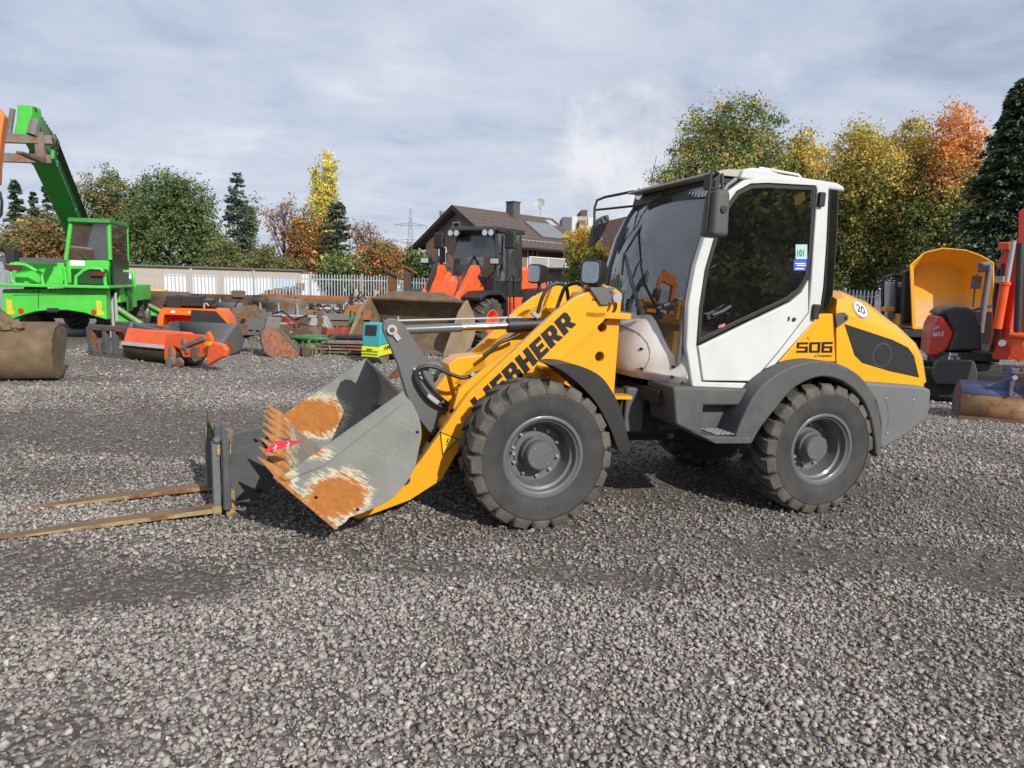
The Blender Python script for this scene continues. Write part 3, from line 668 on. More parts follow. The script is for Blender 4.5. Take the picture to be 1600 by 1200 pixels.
# shell: floor from lip A to heel F, then round the back up to B
inner = [A_, F_]+bk[-2:0:-1]
thick = .022
poly_out = inner
cen = np.mean(bk, 0)
poly_in = [tuple(np.array(q)+(cen-np.array(q))*(.045)) for q in poly_out]
m.ring(poly_out, poly_in, -BW+.015, BW-.015, closed=False)
bo = m.build('bucket', BKM, LD, bevel=.004, smooth=30)
for sgn in (1, -1):
    m = M(); y0, y1 = sorted((sgn*(BW-.016), sgn*BW)); 
    bb = list(bk); m.prism(bb, y0, y1)
    # stiffening strip along the opening edge
    s0, s1 = np.array(P1(437, 747, BW)), np.array(P1(628, 613, BW)); d_ = (s1-s0); n_ = np.array([d_[1], -d_[0]]); n_ /= np.linalg.norm(n_)
    if n_[1] > 0: n_ = -n_
    ya, yb = sorted((sgn*BW, sgn*(BW+.011))); m.prism([tuple(s0+d_*.005), tuple(s1-d_*.02+n_*0), tuple(s1-d_*.03+n_*.055), tuple(s0+d_*.28+n_*.085), tuple(s0+d_*.02+n_*.03)], ya, yb)
    for (u, v) in ((494, 777), (559, 796), (652, 675)):
        q = P1(u, v, BW); m.cyl((q[0], min(sgn*BW, sgn*(BW+.0015)), q[1]), (q[0], sgn*(BW+.003), q[1]), .010, m=1)
    m.build('bucket_side', [BKM, DECAL], bo, bevel=.003)
    # side rim bar along the floor edge
    m = M(); f0, f1 = np.array(A_), np.array(F_); dd = (f1-f0)/np.linalg.norm(f1-f0); nn = np.array([-dd[1], dd[0]]); nn = nn if nn[1] < 0 else -nn
    m.prism([tuple(f0-dd*.03), tuple(f1+dd*.01), tuple(f1+dd*.01+nn*.022), tuple(f0-dd*.03+nn*.022)], *sorted((sgn*(BW-.05), sgn*(BW+.004)))); m.build('floor_rim', EDGE, bo, bevel=.004)
dd = (np.array(A_)-np.array(F_)); dd /= np.linalg.norm(dd); nn = np.array([-dd[1], dd[0]]); nn = nn if nn[1] > 0 else -nn
m = M(); e0 = np.array(A_)-dd*.16; e1 = np.array(A_)+dd*.035
m.prism([tuple(e0+nn*.002), tuple(e1-nn*.002), tuple(e1-nn*.012), tuple(e0-nn*.014)], -BW+.02, BW-.02); m.prism([tuple(e0+dd*.02+nn*.012), tuple(e1-dd*.06+nn*.010), tuple(e1-dd*.05+nn*.002), tuple(e0+nn*.002)], -BW+.03, BW-.03)
m.build('cutting_edge', EDGE, bo, bevel=.003)
# teeth
tips = [(383, 702), (404, 683), (388, 665), (395, 655), (400, 643), (404, 632), (409, 622)]
tooth0 = None
for k in range(8):
    y = BW-.055-k*(2*BW-.11)/7
    if tooth0 is None:
        m = M(); w = .036
        def P3(s, nrm, yy): p = np.array((0, 0))+dd*s+nn*nrm; return (p[0], yy, p[1])
        secs = []
        for (s, ht, hb_, ww) in ((-.12, .008, -.024, w*.7), (-.08, .026, -.026, w*.85), (.00, .038, -.020, w), (.03, .034, -.016, w*.95), (.10, .016, -.008, w*.58), (.165, .003, -.003, w*.2)):
            secs.append([P3(s, hb_, -ww), P3(s, hb_, ww), P3(s, ht, ww*.72), P3(s, ht, -ww*.72)])
        m.loft(secs, closed=True, caps=True); tooth0 = m.build('tooth', EDGEO, bo, bevel=.004); t_ = tooth0
    else: t_ = tooth0.copy(); C.objects.link(t_); t_.parent = bo
    t_.location = (A_[0], y, A_[1])
# red tape on the near edge with white writing, lying inside the near side plate edge
m = M(); rp = [(409, 711), (430, 692), (474, 691), (462, 696), (440, 703)]
q0 = [lf.p3(u, v, BW-.02+k) for (u, v), k in zip(rp, (0, -.03, -.03, 0, 0))]
m.add([(a, b-.02, c+.006) for a, b, c in q0], [tuple(range(5))]); rt = m.build('red_tape', REDL, bo, smooth=0, solid=.003)
def tape_w(u, v, k): p = np.array(lf.p3(u, v, BW-.045)); return p+np.array((0, .004, .006))
m = M()
for (u, v) in ((430, 700), (450, 696)):
    c_ = tape_w(u, v, 0); m.tube([c_+np.array((x, 0, z)) for x, z in ((.004, -.020), (-.004, -.008), (.004, -.002), (-.004, .008), (.002, .018))], .0022, 5)
    m.tube([c_+np.array((x, 0, z)) for x, z in ((-.012, .004), (.002, .0), (.012, -.008))], .0022, 5)
m.build('tape_writing', WLET, rt)
# bucket hitch behind
m = M(); m.box((.86, 0, .40), (.10, .9, .34)); m.box((.80, .30, .35), (.22, .06, .42)); m.box((.80, -.30, .35), (.22, .06, .42)); m.cyl((.78, -.45, .22), (.78, .45, .22), .035); m.build('quick_coupler', UND, LD, bevel=.01)
m = M(); q = P1(648, 688, .5); m.sphere((q[0], .5, q[1]), .022, n=8, k=6); m.build('grease_cap', mat('orange cap', (.8, .12, .03), .5), LD)
# ---- fenders
fo = [P1(u, v, y) for (u, v), y in zip([(859, 562), (884, 565), (920, 581), (945, 606), (966, 639), (981, 682), (985, 707)], (.66, .68, .72, .78, .84, .88, .88))]; fi = PYl([(859, 570), (878, 579), (906, 601), (932, 630), (953, 668), (966, 702), (971, 707)], .88)
fo, fi = smooth_line(fo), smooth_line(fi)
m = M(); m.ring(fo, fi, .60, .88, closed=False); m.build('front_fender', BLK, LD, bevel=.018, seg=3)
m = M(); m.ring(fo, fi, -.88, -.60, closed=False); m.build('front_fender', BLK, LD, bevel=.018, seg=3)
m = M(); m.box((-.25, .45, 1.0), (.30, .2, .02)); m.box((-.25, -.45, 1.0), (.30, .2, .02)); m.build('fender_bracket', YEL, LD, bevel=.004)
ro = PYl([(1147, 690), (1160, 655), (1183, 612), (1213, 585), (1250, 568), (1287, 564), (1320, 572), (1350, 593), (1370, 630), (1377, 665), (1378, 708)], .89)
ri = PYl([(1175, 694), (1190, 668), (1212, 640), (1236, 612), (1258, 597), (1287, 589), (1318, 597), (1345, 620), (1360, 650), (1368, 690), (1369, 716)], .89)
ro, ri = smooth_line(ro), smooth_line(ri)
for sgn in (1, -1):
    y0, y1 = sorted((sgn*.48, sgn*.89)); m = M(); m.ring(ro, ri, y0, y1, closed=False)
    m.build('rear_fender', CHAR, LD, bevel=.022, seg=3)
# ---- tank and step
tk = PYl([(1052, 604), (1187, 609), (1172, 640), (1146, 692), (1098, 684), (1057, 664)], .78)
for sgn in (1, -1):
    y0, y1 = sorted((sgn*.40, sgn*.78)); m = M(); m.prism(PYl([(1052, 604), (1187, 609), (1174, 634), (1100, 634), (1098, 684), (1057, 664)], .78), y0, y1); m.prism(PYl([(1095, 630), (1180, 630), (1150, 692), (1094, 684)], .66), *sorted((sgn*.40, sgn*.66))); tb = m.build('side_tank', CHAR, LD, bevel=.02, seg=3)
    sp = PYl([(1095, 681), (1174, 684), (1174, 694), (1118, 694)], .90); m = M(); m.prism(sp, *sorted((sgn*.62, sgn*.90))); st_ = m.build('step', CHAR, LD, bevel=.012)
    q = P1(1135, 684, .8); m = M()
    for k in range(7):
        for j in range(5): m.box((q[0]+.12-.042*k, sgn*(.68+.045*j), sp[0][1]+.004), (.034, .014, .006), rz=.7 if (k+j) % 2 else -.7)
    m.build('step_tread', LGREY, st_)
# ---- cab
cab_o = PYl([(1082, 604), (1073, 542), (1076, 475), (1087, 415), (1106, 355), (1125, 319), (1140, 298), (1164, 281), (1200, 277), (1290, 284), (1296, 292), (1292, 380), (1287, 450), (1281, 492), (1230, 549), (1177, 608)], .72)
door = PYl([(1097, 597), (1089, 539), (1093, 482), (1102, 422), (1117, 370), (1136, 321), (1153, 298), (1174, 287), (1200, 286), (1275, 290), (1277, 296), (1271, 390), (1268, 440), (1264, 490), (1221, 546), (1177, 599)], .72)
CABIN = mat('cab interior trim', (.028, .029, .031), .7, var=.2)
for sgn in (1, -1):
    y0, y1 = sorted((sgn*.66, sgn*.72)); m = M(); m.ring(cab_o, door, y0, y1); m.build('cab_frame', WHT, LD, bevel=.012, seg=3)
    dr = offset_poly(door, .006)
    lowp = PYl([(1098, 596), (1090, 541), (1160, 507), (1235, 471), (1252, 456), (1264, 434), (1264, 489), (1221, 545), (1177, 597)], .72)
    lowp = offset_poly(lowp, .006)
    m = M(); m.prism(lowp, *sorted((sgn*.685, sgn*.722))); dp = m.build('door', WHT, LD, bevel=.007, seg=3)
    if sgn > 0: door_l = dp
    gp = PYl([(1090, 540), (1093, 482), (1102, 422), (1117, 370), (1136, 321), (1153, 298), (1174, 287), (1200, 286), (1275, 290), (1277, 296), (1271, 390), (1265, 432), (1253, 455), (1235, 470), (1160, 505)], .72)
    gp = offset_poly(gp, .006); gi = offset_poly(gp, .026)
    gl = M(); gl.prism(gi, *sorted((sgn*.700, sgn*.705))); gl.build('door_glass', DGLASS, dp)
    m = M(); m.ring(gp, gi, *sorted((sgn*.695, sgn*.712))); m.build('glass_border', BLK, dp, bevel=.003)
    # handle
    m = M(); hp = [lf.p3(u, v, .735) for u, v in ((1112, 493), (1128, 487), (1142, 478))]
    hp = [(a, sgn*b, c) for a, b, c in hp]; m.tube(hp, [.016, .018, .015], 8); m.box((hp[0][0]-.01, sgn*.715, hp[0][2]), (.09, .03, .045), ry=radians(18)); m.build('door_handle', BLK, dp, bevel=.005)
    # hinges
    for (u, v, hh_) in ((1281, 312, .10), (1272, 487, .11)):
        q = P1(u, v, .72); m = M(); m.box((q[0], sgn*.735, q[1]), (.05, .035, hh_)); m.build('hinge', BLK, dp, bevel=.008)
    # corner window, dark
    cw_ = PYl([(1296, 289), (1308, 289), (1312, 295), (1310, 362), (1303, 462), (1293, 484), (1282, 490), (1288, 450), (1292, 380)], .69)
    m = M(); m.prism(cw_, *sorted((sgn*.60, sgn*.69))); m.build('corner_window', mat('dark tinted rear glass', (.008, .009, .010), .06, var=.02, spec=.8), LD, bevel=.03, seg=4)
# small details on the near door
m = M(); q = P1(1232, 498, .722); m.box((q[0], .723, q[1]), (.012, .01, .03)); q = P1(1240, 499, .722); m.cyl((q[0], .72, q[1]), (q[0], .732, q[1]), .014); m.build('door_lock', BLK, door_l)
stk = PYl([(1243, 382), (1261, 382), (1261, 405), (1243, 405)], .706); m = M(); m.add([(a, .7075, b) for a, b in stk], [(0, 1, 2, 3)]); s1_ = m.build('noise_sticker', mat('pale cyan sticker', (.38, .60, .58), .5, var=.04), door_l, smooth=0)
stk2 = PYl([(1240, 406), (1261, 406), (1261, 423), (1240, 423)], .706); m = M(); m.add([(a, .7075, b) for a, b in stk2], [(0, 1, 2, 3)]); s2_ = m.build('blue_sticker', mat('blue sticker', (.05, .09, .55), .5, var=.04), door_l, smooth=0)
def txt_l(s, bl, br, tl, y, name, mt, parent, bold=0., shear=0.):
    b0, b1, t0 = [np.array(lf.p3(*q, y)) for q in (bl, br, tl)]
    return text_on(s, b0, b1-b0, t0-b0, bold, shear).build(name, mt, parent, smooth=0)
txt_l('101', (1246, 401), (1256, 401), (1246, 390), .7085, 'sticker_number', DECAL, s1_, .01)
m = M(); 
for (v, a, b) in ((411, 1243, 1259), (414, 1246, 1260), (419, 1243, 1257)):
    p = [P1(a, v, .7085), P1(b, v, .7085), P1(b-1, v+1.6, .7085), P1(a-1, v+1.6, .7085)]; m.add([(x, .7085, z) for x, z in p], [(0, 1, 2, 3)])
m.build('sticker_writing', WLET, s2_, smooth=0)
q_ = PYl([(1123, 508), (1133, 505), (1132, 510), (1122, 513)], .706); m = M(); m.add([(a, .7085, b) for a, b in q_], [(0, 1, 2, 3)]); m.build('door_sticker', mat('red and white sticker', (.5, .16, .14), .5, vs=30, var=.6), door_l, smooth=0)
# roof
rp_ = [(-1.40, 2.36), (-1.42, 2.425), (-1.50, 2.445), (-1.62, 2.445), (-1.72, 2.425), (-2.22, 2.415), (-2.285, 2.395), (-2.30, 2.36)]
m = M(); m.prism(rp_, -.70, .70); m.build('roof', WHT, LD, bevel=.022, seg=4)
for y in (.6, -.6): m = M(); m.tube([(-1.60, y, 2.44), (-1.62, y, 2.468), (-1.95, y, 2.455), (-2.0, y, 2.42)], .009); m.build('roof_rail', WHT, LD)
vp = [(-1.19, 2.370), (-1.19, 2.386), (-1.32, 2.418), (-1.45, 2.43), (-1.45, 2.375)]
m = M(); m.prism(vp, -.58, .66); m.build('sun_visor', mat('visor beige grey', (.40, .385, .35), .5, var=.06, vs=20), LD, bevel=.006)
m = M()
for k in range(5): x = -1.21-.045*k; m.box((x, .04, 2.391+.0105*k), (.012, 1.2, .008), ry=radians(14))
m.build('visor_slat', mat('visor slat grey', (.2, .195, .18), .5), LD)
# ribbed air duct behind the glass top
m = M()
for k in range(13):
    y = .60-.045*k; m.tube([(-1.36, y, 2.35), (-1.315, y, 2.335), (-1.275, y, 2.29), (-1.265, y, 2.245)], .016, 8)
m.build('ribbed_duct', mat('duct white', (.68, .68, .67), .5, var=.05), LD)
m = M(); m.prism([(-1.28, 2.36), (-1.26, 2.28), (-1.30, 2.23), (-1.42, 2.36)], -.62, -.14); m.build('headliner_console', BLK, LD, bevel=.01)
m = M(); m.box((-1.75, 0, 2.345), (.92, 1.28, .03)); m.build('headliner', CABIN, LD)
# windscreen: curved in profile and bowed in plan
prof = [(-1.075, 1.06), (-1.080, 1.20), (-1.088, 1.45), (-1.118, 1.75), (-1.178, 2.0), (-1.25, 2.17), (-1.335, 2.31), (-1.40, 2.36)]
ys = np.linspace(-.66, .66, 13); bow = lambda y: .075*(1-(y/.66)**2)
m = M(); m.loft([[(x+bow(y), y, z) for x, z in prof] for y in ys]); m.build('windscreen', GLASS, LD, smooth=60)
for y in (-.655, .655): m = M(); m.tube([(x+bow(y)+.004, y, z) for x, z in prof], .018, 8); m.build('windscreen_seal', mat('seal grey', (.10, .105, .11), .45), LD)
# rear wall and floor of the cab
m = M(); m.box((-1.62, 0, .93), (1.0, 1.32, .05)); m.box((-2.19, 0, 1.35), (.04, 1.2, .42)); m.box((-2.21, .64, 1.9), (.05, .06, .95)); m.box((-2.21, -.64, 1.9), (.05, .06, .95)); m.build('cab_floor_and_rear_wall', CABIN, LD)
m = M(); m.box((-2.205, 0, 1.95), (.008, 1.2, .80)); m.build('rear_window', GLASS, LD)
# seat, wheel, console
m = M(); m.box((-1.78, 0, 1.26), (.46, .46, .12)); m.box((-2.0, 0, 1.55), (.13, .44, .56), ry=radians(-8)); m.box((-2.05, 0, 1.92), (.09, .26, .20), ry=radians(-8)); m.box((-1.78, .27, 1.42), (.36, .06, .06)); m.box((-1.80, 0, 1.08), (.36, .36, .26)); m.build('driver_seat', mat('seat fabric', (.025, .026, .03), .9, var=.3, vs=20), LD, bevel=.03, seg=3)
m = M(); t = [(-1.40+.13*cos(a)*.9, .17*sin(a), 1.52+.08*cos(a)) for a in np.linspace(0, 2*pi, 25)]; m.tube(t, .014, 8, cap=False); m.tube([(-1.40, 0, 1.52), (-1.30, 0, 1.05)], .03, 8); m.tube([t[3], t[15]], .010, 6); m.tube([t[9], t[21]], .010, 6); m.build('steering_wheel', BLK, LD)
m = M(); m.box((-1.70, -.42, 1.28), (.5, .16, .30)); m.tube([(-1.52, -.40, 1.4), (-1.50, -.40, 1.62)], [.012, .022], 8); m.box((-1.25, 0, 1.26), (.12, .9, .22)); m.build('control_console', CABIN, LD, bevel=.02)
# cowl under the windscreen
ys = np.concatenate([np.linspace(-.69, -.30, 8), np.linspace(-.2, .2, 4), np.linspace(.30, .69, 8)])
def cowl_sec(y):
    k = abs(y)/.69; zt_ = 1.412-.225*float(sstep(.27, .60, abs(y))); xf = -.79-.34*k**2.6; zb_ = .935-.02*k
    xt = -1.11-.02*k
    pts = [(xt-.03, zt_-.02), (xt+.01, zt_+.0)]
    nose = .07*(1-k**2)
    x1 = xt+(xf-xt)*.42
    pts += [(xt+(xf-xt)*.20, zt_-.004), (x1, zt_-.035), (xt+(xf-xt)*.66, zt_-.13*(zt_-zb_)/.47), (xt+(xf-xt)*.86, zb_+(zt_-zb_)*.50), (xf, zb_+(zt_-zb_)*.22), (xf-.008, zb_+.05), (xf-.06, zb_), (xf-.16, zb_+.0)]
    return [(x, y, z) for x, z in pts]
m = M(); m.loft([cowl_sec(y) for y in ys], caps=True); cw2 = m.build('front_cowl', COWL, LD, smooth=50, bevel=.006)
def cowl_pt(y, t):
    s_ = cowl_sec(y); i = min(int(t), len(s_)-2); f = t-i; return np.array(s_[i])*(1-f)+np.array(s_[i+1])*f
m = M(); ln = [cowl_pt(-.30+.09*k, 3.9+.35*abs(k-4)/4) for k in range(9)]+[cowl_pt(.46, 4.6), cowl_pt(.48, 5.2), cowl_pt(.47, 5.9), cowl_pt(.42, 6.25)]
m.tube([p+np.array((.003, 0, .002)) for p in ln], .0032, 6); m.build('cowl_seam', mat('seam gap', (.28, .25, .23), .8), cw2, smooth=60)
m = M()
for (y, t) in ((.36, 1.9), (.40, 4.9), (.45, 6.1), (.62, 5.2), (.62, 7.0)): p = cowl_pt(y, t); m.cyl(p-np.array((.01, 0, 0)), p+np.array((.010, .006, .004)), .011, n=10)
m.build('cowl_bolt', BLK, cw2)
# wiper
def w3(u, v, y): return lf.p3(u, v, y)
m = M(); m.tube([w3(1003, 488, .30), w3(998, 478, .26), w3(985, 440, .05), w3(976, 400, -.12)], [.022, .014, .008, .006], 8); m.tube([w3(1008, 487, .30), w3(1001, 478, .26), w3(989, 440, .05), w3(978, 398, -.12)], .006, 6)
m.tube([w3(972, 430, -.16), w3(975, 398, -.14), w3(1003, 352, -.20)], .009, 6); m.cyl(w3(1002, 492, .30), w3(1002, 484, .30), .035, n=12); m.build('wiper', BLK, LD, smooth=60)
# mirrors
m = M(); x0, x1, z0, z1 = -1.112, -.985, 1.92, 2.215
m.box(((x0+x1)/2-.005, .97, (z0+z1)/2), (.125, .17, .295), tap=.86); mh = m.build('mirror_left', CHAR, LD, bevel=.032, seg=4)
m = M(); q = (-1.055, 1.056, 2.09); m.cyl((q[0], 1.04, q[2]), (q[0], 1.06, q[2]), .022, n=14); m.build('mirror_pivot', BLK, mh)
m = M(); m.tube([(-.985, .98, 1.96), (-.985, .98, 2.31), (-1.0, .97, 2.335), (-1.09, .90, 2.335), (-1.13, .80, 2.34), (-1.20, .68, 2.36)], .010, 8); m.tube([(-1.10, .96, 2.20), (-1.10, .93, 2.33)], .010, 8); m.tube([(-.985, .98, 2.22), (-1.10, .95, 2.225)], .010, 8); m.box((-1.10, .82, 2.29), (.06, .10, .10)); m.build('mirror_bracket', BLK, LD, smooth=60, bevel=.003)
yR = -.98; A0 = lf.p3(934, 309, yR); 
c0 = lf.p3(990, 299, -.62); c1 = lf.p3(989, 322, -.62)
m = M(); m.tube([c0, lf.p3(945, 308, -.92), lf.p3(933, 313, yR), lf.p3(929, 325, yR), lf.p3(928, 384, yR)], .012, 8); m.tube([c1, lf.p3(931, 328, yR)], .010, 8); m.build('mirror_frame', BLK, LD, smooth=60)
mb = [lf.p3(u, v, yR) for u, v in ((950, 335), (951, 342), (945, 358), (936, 374), (928, 384), (926, 378), (929, 358), (938, 342))]
m = M(); m.prism([(a, c) for a, b, c in mb], yR-.10, yR+.02); m.build('mirror_right', CHAR, LD, bevel=.012)
# roof work lamp at the far corner
m = M(); a = np.array(lf.p3(1003, 306, -.55)); m.box(a+np.array((-.03, 0, 0)), (.12, .16, .10), 0); m.cyl(a+np.array((.03, .02, 0)), a+np.array((.045, .025, 0)), .045, n=16, m=1); m.box(a+np.array((-.08, .18, .05)), (.16, .55, .02), 0); m.build('roof_lamp', [BLK, REFL], LD, bevel=.01)
# antenna
m = M(); m.tube([lf.p3(1016, 291, -.5), lf.p3(1026, 243, -.5)], [.003, .002], 5); m.build('antenna', BLK, LD)
# work lamps on the tower
def work_lamp(u, v, y, s, rz_):
    p = np.array(lf.p3(u, v, y)); m = M()
    pr = [(-.085, .03), (-.08, .055), (-.05, .066), (0, .072), (.04, .072), (.045, .066)]
    secs = []
    for x, r in pr:
        secs.append([(x, r*s_[0], r*1.12*s_[1]) for s_ in [(max(-1, min(1, 1.25*cos(t))), max(-1, min(1, 1.25*sin(t)))) for t in np.linspace(0, 2*pi, 17)[:-1]]])
    m.loft(secs, closed=True, caps=True); ob = m.build('work_lamp', BLK, LD, smooth=45); ob.location = p; ob.scale = (s, s, s); ob.rotation_euler = (0, 0, rz_)
    m = M(); m.loft([[(x, r*a, r*1.12*b) for a, b in [(max(-1, min(1, 1.25*cos(t))), max(-1, min(1, 1.25*sin(t)))) for t in np.linspace(0, 2*pi, 17)[:-1]]] for x, r in ((.046, .062), (.036, .05), (.02, .02))], closed=True, caps=True); m.build('reflector', REFL, ob, smooth=30)
    m = M(); m.loft([[(x, r*a, r*1.12*b) for a, b in [(max(-1, min(1, 1.25*cos(t))), max(-1, min(1, 1.25*sin(t)))) for t in np.linspace(0, 2*pi, 17)[:-1]]] for x, r in ((.047, .063), (.050, .060))], closed=True, caps=True); m.build('lens', CLEAR, ob)
    m = M(); m.cyl(p+np.array((-.02, 0, -.07*s)), p+np.array((-.02, 0, -.17*s)), .014, n=10); m.box(p+np.array((-.02, 0, -.175*s)), (.08, .08, .012)); m.build('lamp_stem', BLK, LD)
work_lamp(928, 426, .38, 1.08, radians(36)); work_lamp(840, 428, -.42, .95, radians(30))
lb_ = PYl([(921, 451), (956, 451), (960, 459), (958, 470), (948, 476), (938, 476)], .43); m = M(); m.prism(lb_, .424, .445); m.prism(PYl([(921, 449), (960, 449), (960, 452), (921, 452)], .43), .33, .445)
for (u, v) in ((953, 472), (955, 456)): q = P1(u, v, .445); m.cyl((q[0], .44, q[1]), (q[0], .456, q[1]), .010, n=8)
m.build('lamp_bracket', GREY, LD, bevel=.003)
m = M(); q = P1(962, 463, .37); m.cyl((q[0], .33, q[1]), (q[0], .36, q[1]), .030, n=20); m.build('pivot_pin', STEEL, LD)
# ---- yellow side panel with 506
sp_ = PYl([(1281, 491), (1302, 490), (1306, 566), (1287, 565), (1250, 569), (1214, 586), (1190, 606), (1180, 609), (1230, 551)], .715)
for sgn in (1, -1):
    m = M(); m.prism(sp_, *sorted((sgn*.62, sgn*.715))); m.build('side_panel', YEL, LD, bevel=.010, seg=3)
SEG = {'5': [((0, .80), (1, 1)), ((0, .42), (.22, .80)), ((.22, .42), (1, .60)), ((.76, .2), (1, .42)), ((0, 0), (1, .2))], '0': [((0, 0), (1, .2)), ((0, .2), (.24, .8)), ((.76, .2), (1, .8)), ((0, .8), (1, 1))], '6': [((0, 0), (1, .2)), ((0, .2), (.24, .8)), ((.76, .2), (1, .42)), ((.24, .42), (1, .60)), ((0, .8), (1, 1))]}
f5 = qmap((1244, 551), (1300, 551), (1245, 535), (1301, 534), .715); m = M()
for k, c in enumerate('506'):
    for (x0, z0), (x1, z1) in SEG[c]: m.add([f5((k*1.12+x)/3.24, z) for x, z in ((x0, z0), (x1, z0), (x1, z1), (x0, z1))], [(0, 1, 2, 3)])
m.build('model_number', DECAL, LD, smooth=0)
txt_l('Compact', (1271, 559), (1298, 559), (1272, 553), .7185, 'model_lettering', DECAL, LD, .01, .12)
m = M()
for (u, v) in ((1264, 527), (1227, 572)): q = P1(u, v, .715); m.cyl((q[0], .71, q[1]), (q[0], .722, q[1]), .014, n=14); m.cyl((q[0], .722, q[1]), (q[0], .724, q[1]), .006, n=6)
m.build('panel_screw', YEL, LD)
# ---- hood
low = [(1308, 566), (1320, 572), (1350, 594), (1395, 598), (1443, 603)]
cre = [(1306, 482), (1318, 490), (1350, 503), (1395, 520), (1428, 543), (1438, 560), (1444, 600)]
rid = [(1303, 462), (1318, 455), (1360, 473), (1400, 505), (1426, 535), (1437, 557), (1444, 598)]
c2 = PYl(cre, .70); r2 = PYl(rid, .50); lo_ = PYl([(1307, 572), (1325, 578), (1352, 597), (1390, 600), (1420, 602), (1436, 603), (1444, 604)], .70)
secs = []
for (cx_, cz_), (rx_, rz_), (lx, lz) in zip(c2, r2, lo_):
    sh = (.5*cx_+.5*rx_, cz_+(rz_-cz_)*.62+.012)
    secs.append([(lx, .70, lz), (cx_, .70, cz_), (cx_*.92+rx_*.08, .69, cz_+(rz_-cz_)*.16), (sh[0], .62, sh[1]), (rx_, .47, rz_), (rx_, .2, rz_+.02), (rx_, -.2, rz_+.02), (rx_, -.47, rz_), (sh[0], -.62, sh[1]), (cx_*.92+rx_*.08, -.69, cz_+(rz_-cz_)*.16), (cx_, -.70, cz_), (lx, -.70, lz)])
def inpoly(q, poly):
    c = False; n = len(poly)
    for i in range(n):
        (x0, y0), (x1, y1) = poly[i], poly[i-1]
        if (y0 > q[1]) != (y1 > q[1]) and q[0] < (x1-x0)*(q[1]-y0)/(y1-y0)+x0: c = not c
    return c
m = M(); m.loft(secs, caps=True); hd = m.build('hood', YEL, LD, smooth=50, bevel=.008)
gr_ = PYl([(1319, 506), (1350, 516), (1395, 531), (1419, 543), (1428, 556), (1436, 590), (1390, 580), (1347, 567), (1335, 555)], .70)
for sgn in (1, -1):
    m = M(); m.prism(gr_, *sorted((sgn*.695, sgn*.703))); gg = m.build('hood_grille', DARKMESH, hd, bevel=.002)
    m = M()
    for k in range(20):
        for j in range(9):
            u, v = 1325+5.6*k, 508+9*j+k*2.2
            q = P1(u, v, .70)
            if inpoly(q, offset_poly(gr_, .022)): m.box((q[0], sgn*.7035, q[1]), (.012, .002, .012))
    m.build('grille_mesh', mat('grille wire', (.045, .045, .047), .4), gg)
    m = M(); 
    q = P1(1378, 555, .70); m.lathe([(.085, sgn*.704), (.092, sgn*.7045), (.095, sgn*.704)], (q[0], 0, q[1]), n=40); m.build('fan_ring', mat('fan ring grey', (.06, .06, .062), .5), gg)
m = M(); hb_ = PYl([(1303, 490), (1318, 488), (1324, 494), (1323, 500), (1306, 512)], .71); m.prism(hb_, .70, .725); q = P1(1321, 496, .72); m.cyl((q[0], .72, q[1]), (q[0], .74, q[1]), .012, n=10); m.build('hood_bracket', CHAR, LD, bevel=.004)
# speed sign 20 on the shoulder of the hood
p0 = np.array(lf.p3(1335, 477, .60)); a_ = np.array(lf.p3(1345, 487, .655)); b_ = np.array(lf.p3(1322, 467, .58)); 
s1p, s2p = np.array(secs[1][3]), np.array(secs[2][3]); e1 = s2p-s1p; e1 /= np.linalg.norm(e1)
d2 = (np.array(secs[2][2])+np.array(secs[1][2])-np.array(secs[2][3])-np.array(secs[1][3])); d2 -= e1*(d2@e1); d2 /= np.linalg.norm(d2); nrm = np.cross(e1, d2); nrm = nrm if nrm[1] > 0 else -nrm
cs = (np.array(secs[1][2])+np.array(secs[2][2])+np.array(secs[1][3])+np.array(secs[2][3]))/4+nrm*.012+e1*.03
def disc(r, off, ma, n=40): return [tuple(cs+nrm*off+e1*r*cos(t)+d2*r*sin(t)) for t in np.linspace(0, 2*pi, n+1)[:-1]]
m = M(); m.add(disc(.076, 0, 0)+disc(.076, -.03, 0), [tuple(range(40))]+[(i, (i+1) % 40, 40+(i+1) % 40, 40+i) for i in range(40)], 0); sg = m.build('speed_sign', mat('sign white', (.80, .80, .80), .4, var=.01), hd, smooth=0)
m = M(); o_, i_ = disc(.074, .001, 0), disc(.069, .001, 0); m.add(o_+i_, [(k, (k+1) % 40, 40+(k+1) % 40, 40+k) for k in range(40)])
lx_ = e1 if (e1@np.array((-1, 0, 0))) > 0 else -e1
vs_, fs_ = text_polys('20', .02); m.add([tuple(cs+nrm*.0015+lx_*(a-.5)*.085-d2*(b-.5)*.075) for a, b in vs_], fs_); m.build('sign_number', DECAL, sg, smooth=0)
# ---- counterweight
cwp = PYl([(1347, 597), (1390, 600), (1444, 604), (1456, 609), (1454, 640), (1447, 657), (1418, 679), (1378, 704), (1374, 690), (1376, 660), (1368, 628)], .80)
m = M(); m.prism(cwp, -.80, .80); cwo = m.build('counterweight', CW, LD, bevel=.025, seg=4)
pp = PYl([(1382, 618), (1430, 620), (1426, 640), (1405, 660), (1385, 680), (1388, 650)], .80)
for sgn in (1, -1):
    m = M(); m.ring(pp, offset_poly(pp, .006), *sorted((sgn*.796, sgn*.802))); m.prism(offset_poly(pp, .008), *sorted((sgn*.79, sgn*.801)))
    for (u, v) in ((1384, 622), (1427, 624), (1386, 676)): q = P1(u, v, .8); m.cyl((q[0], sgn*.79, q[1]), (q[0], sgn*.806, q[1]), .008, n=10, m=1)
    m.build('service_panel', [CW, LGREY], cwo, bevel=.002)
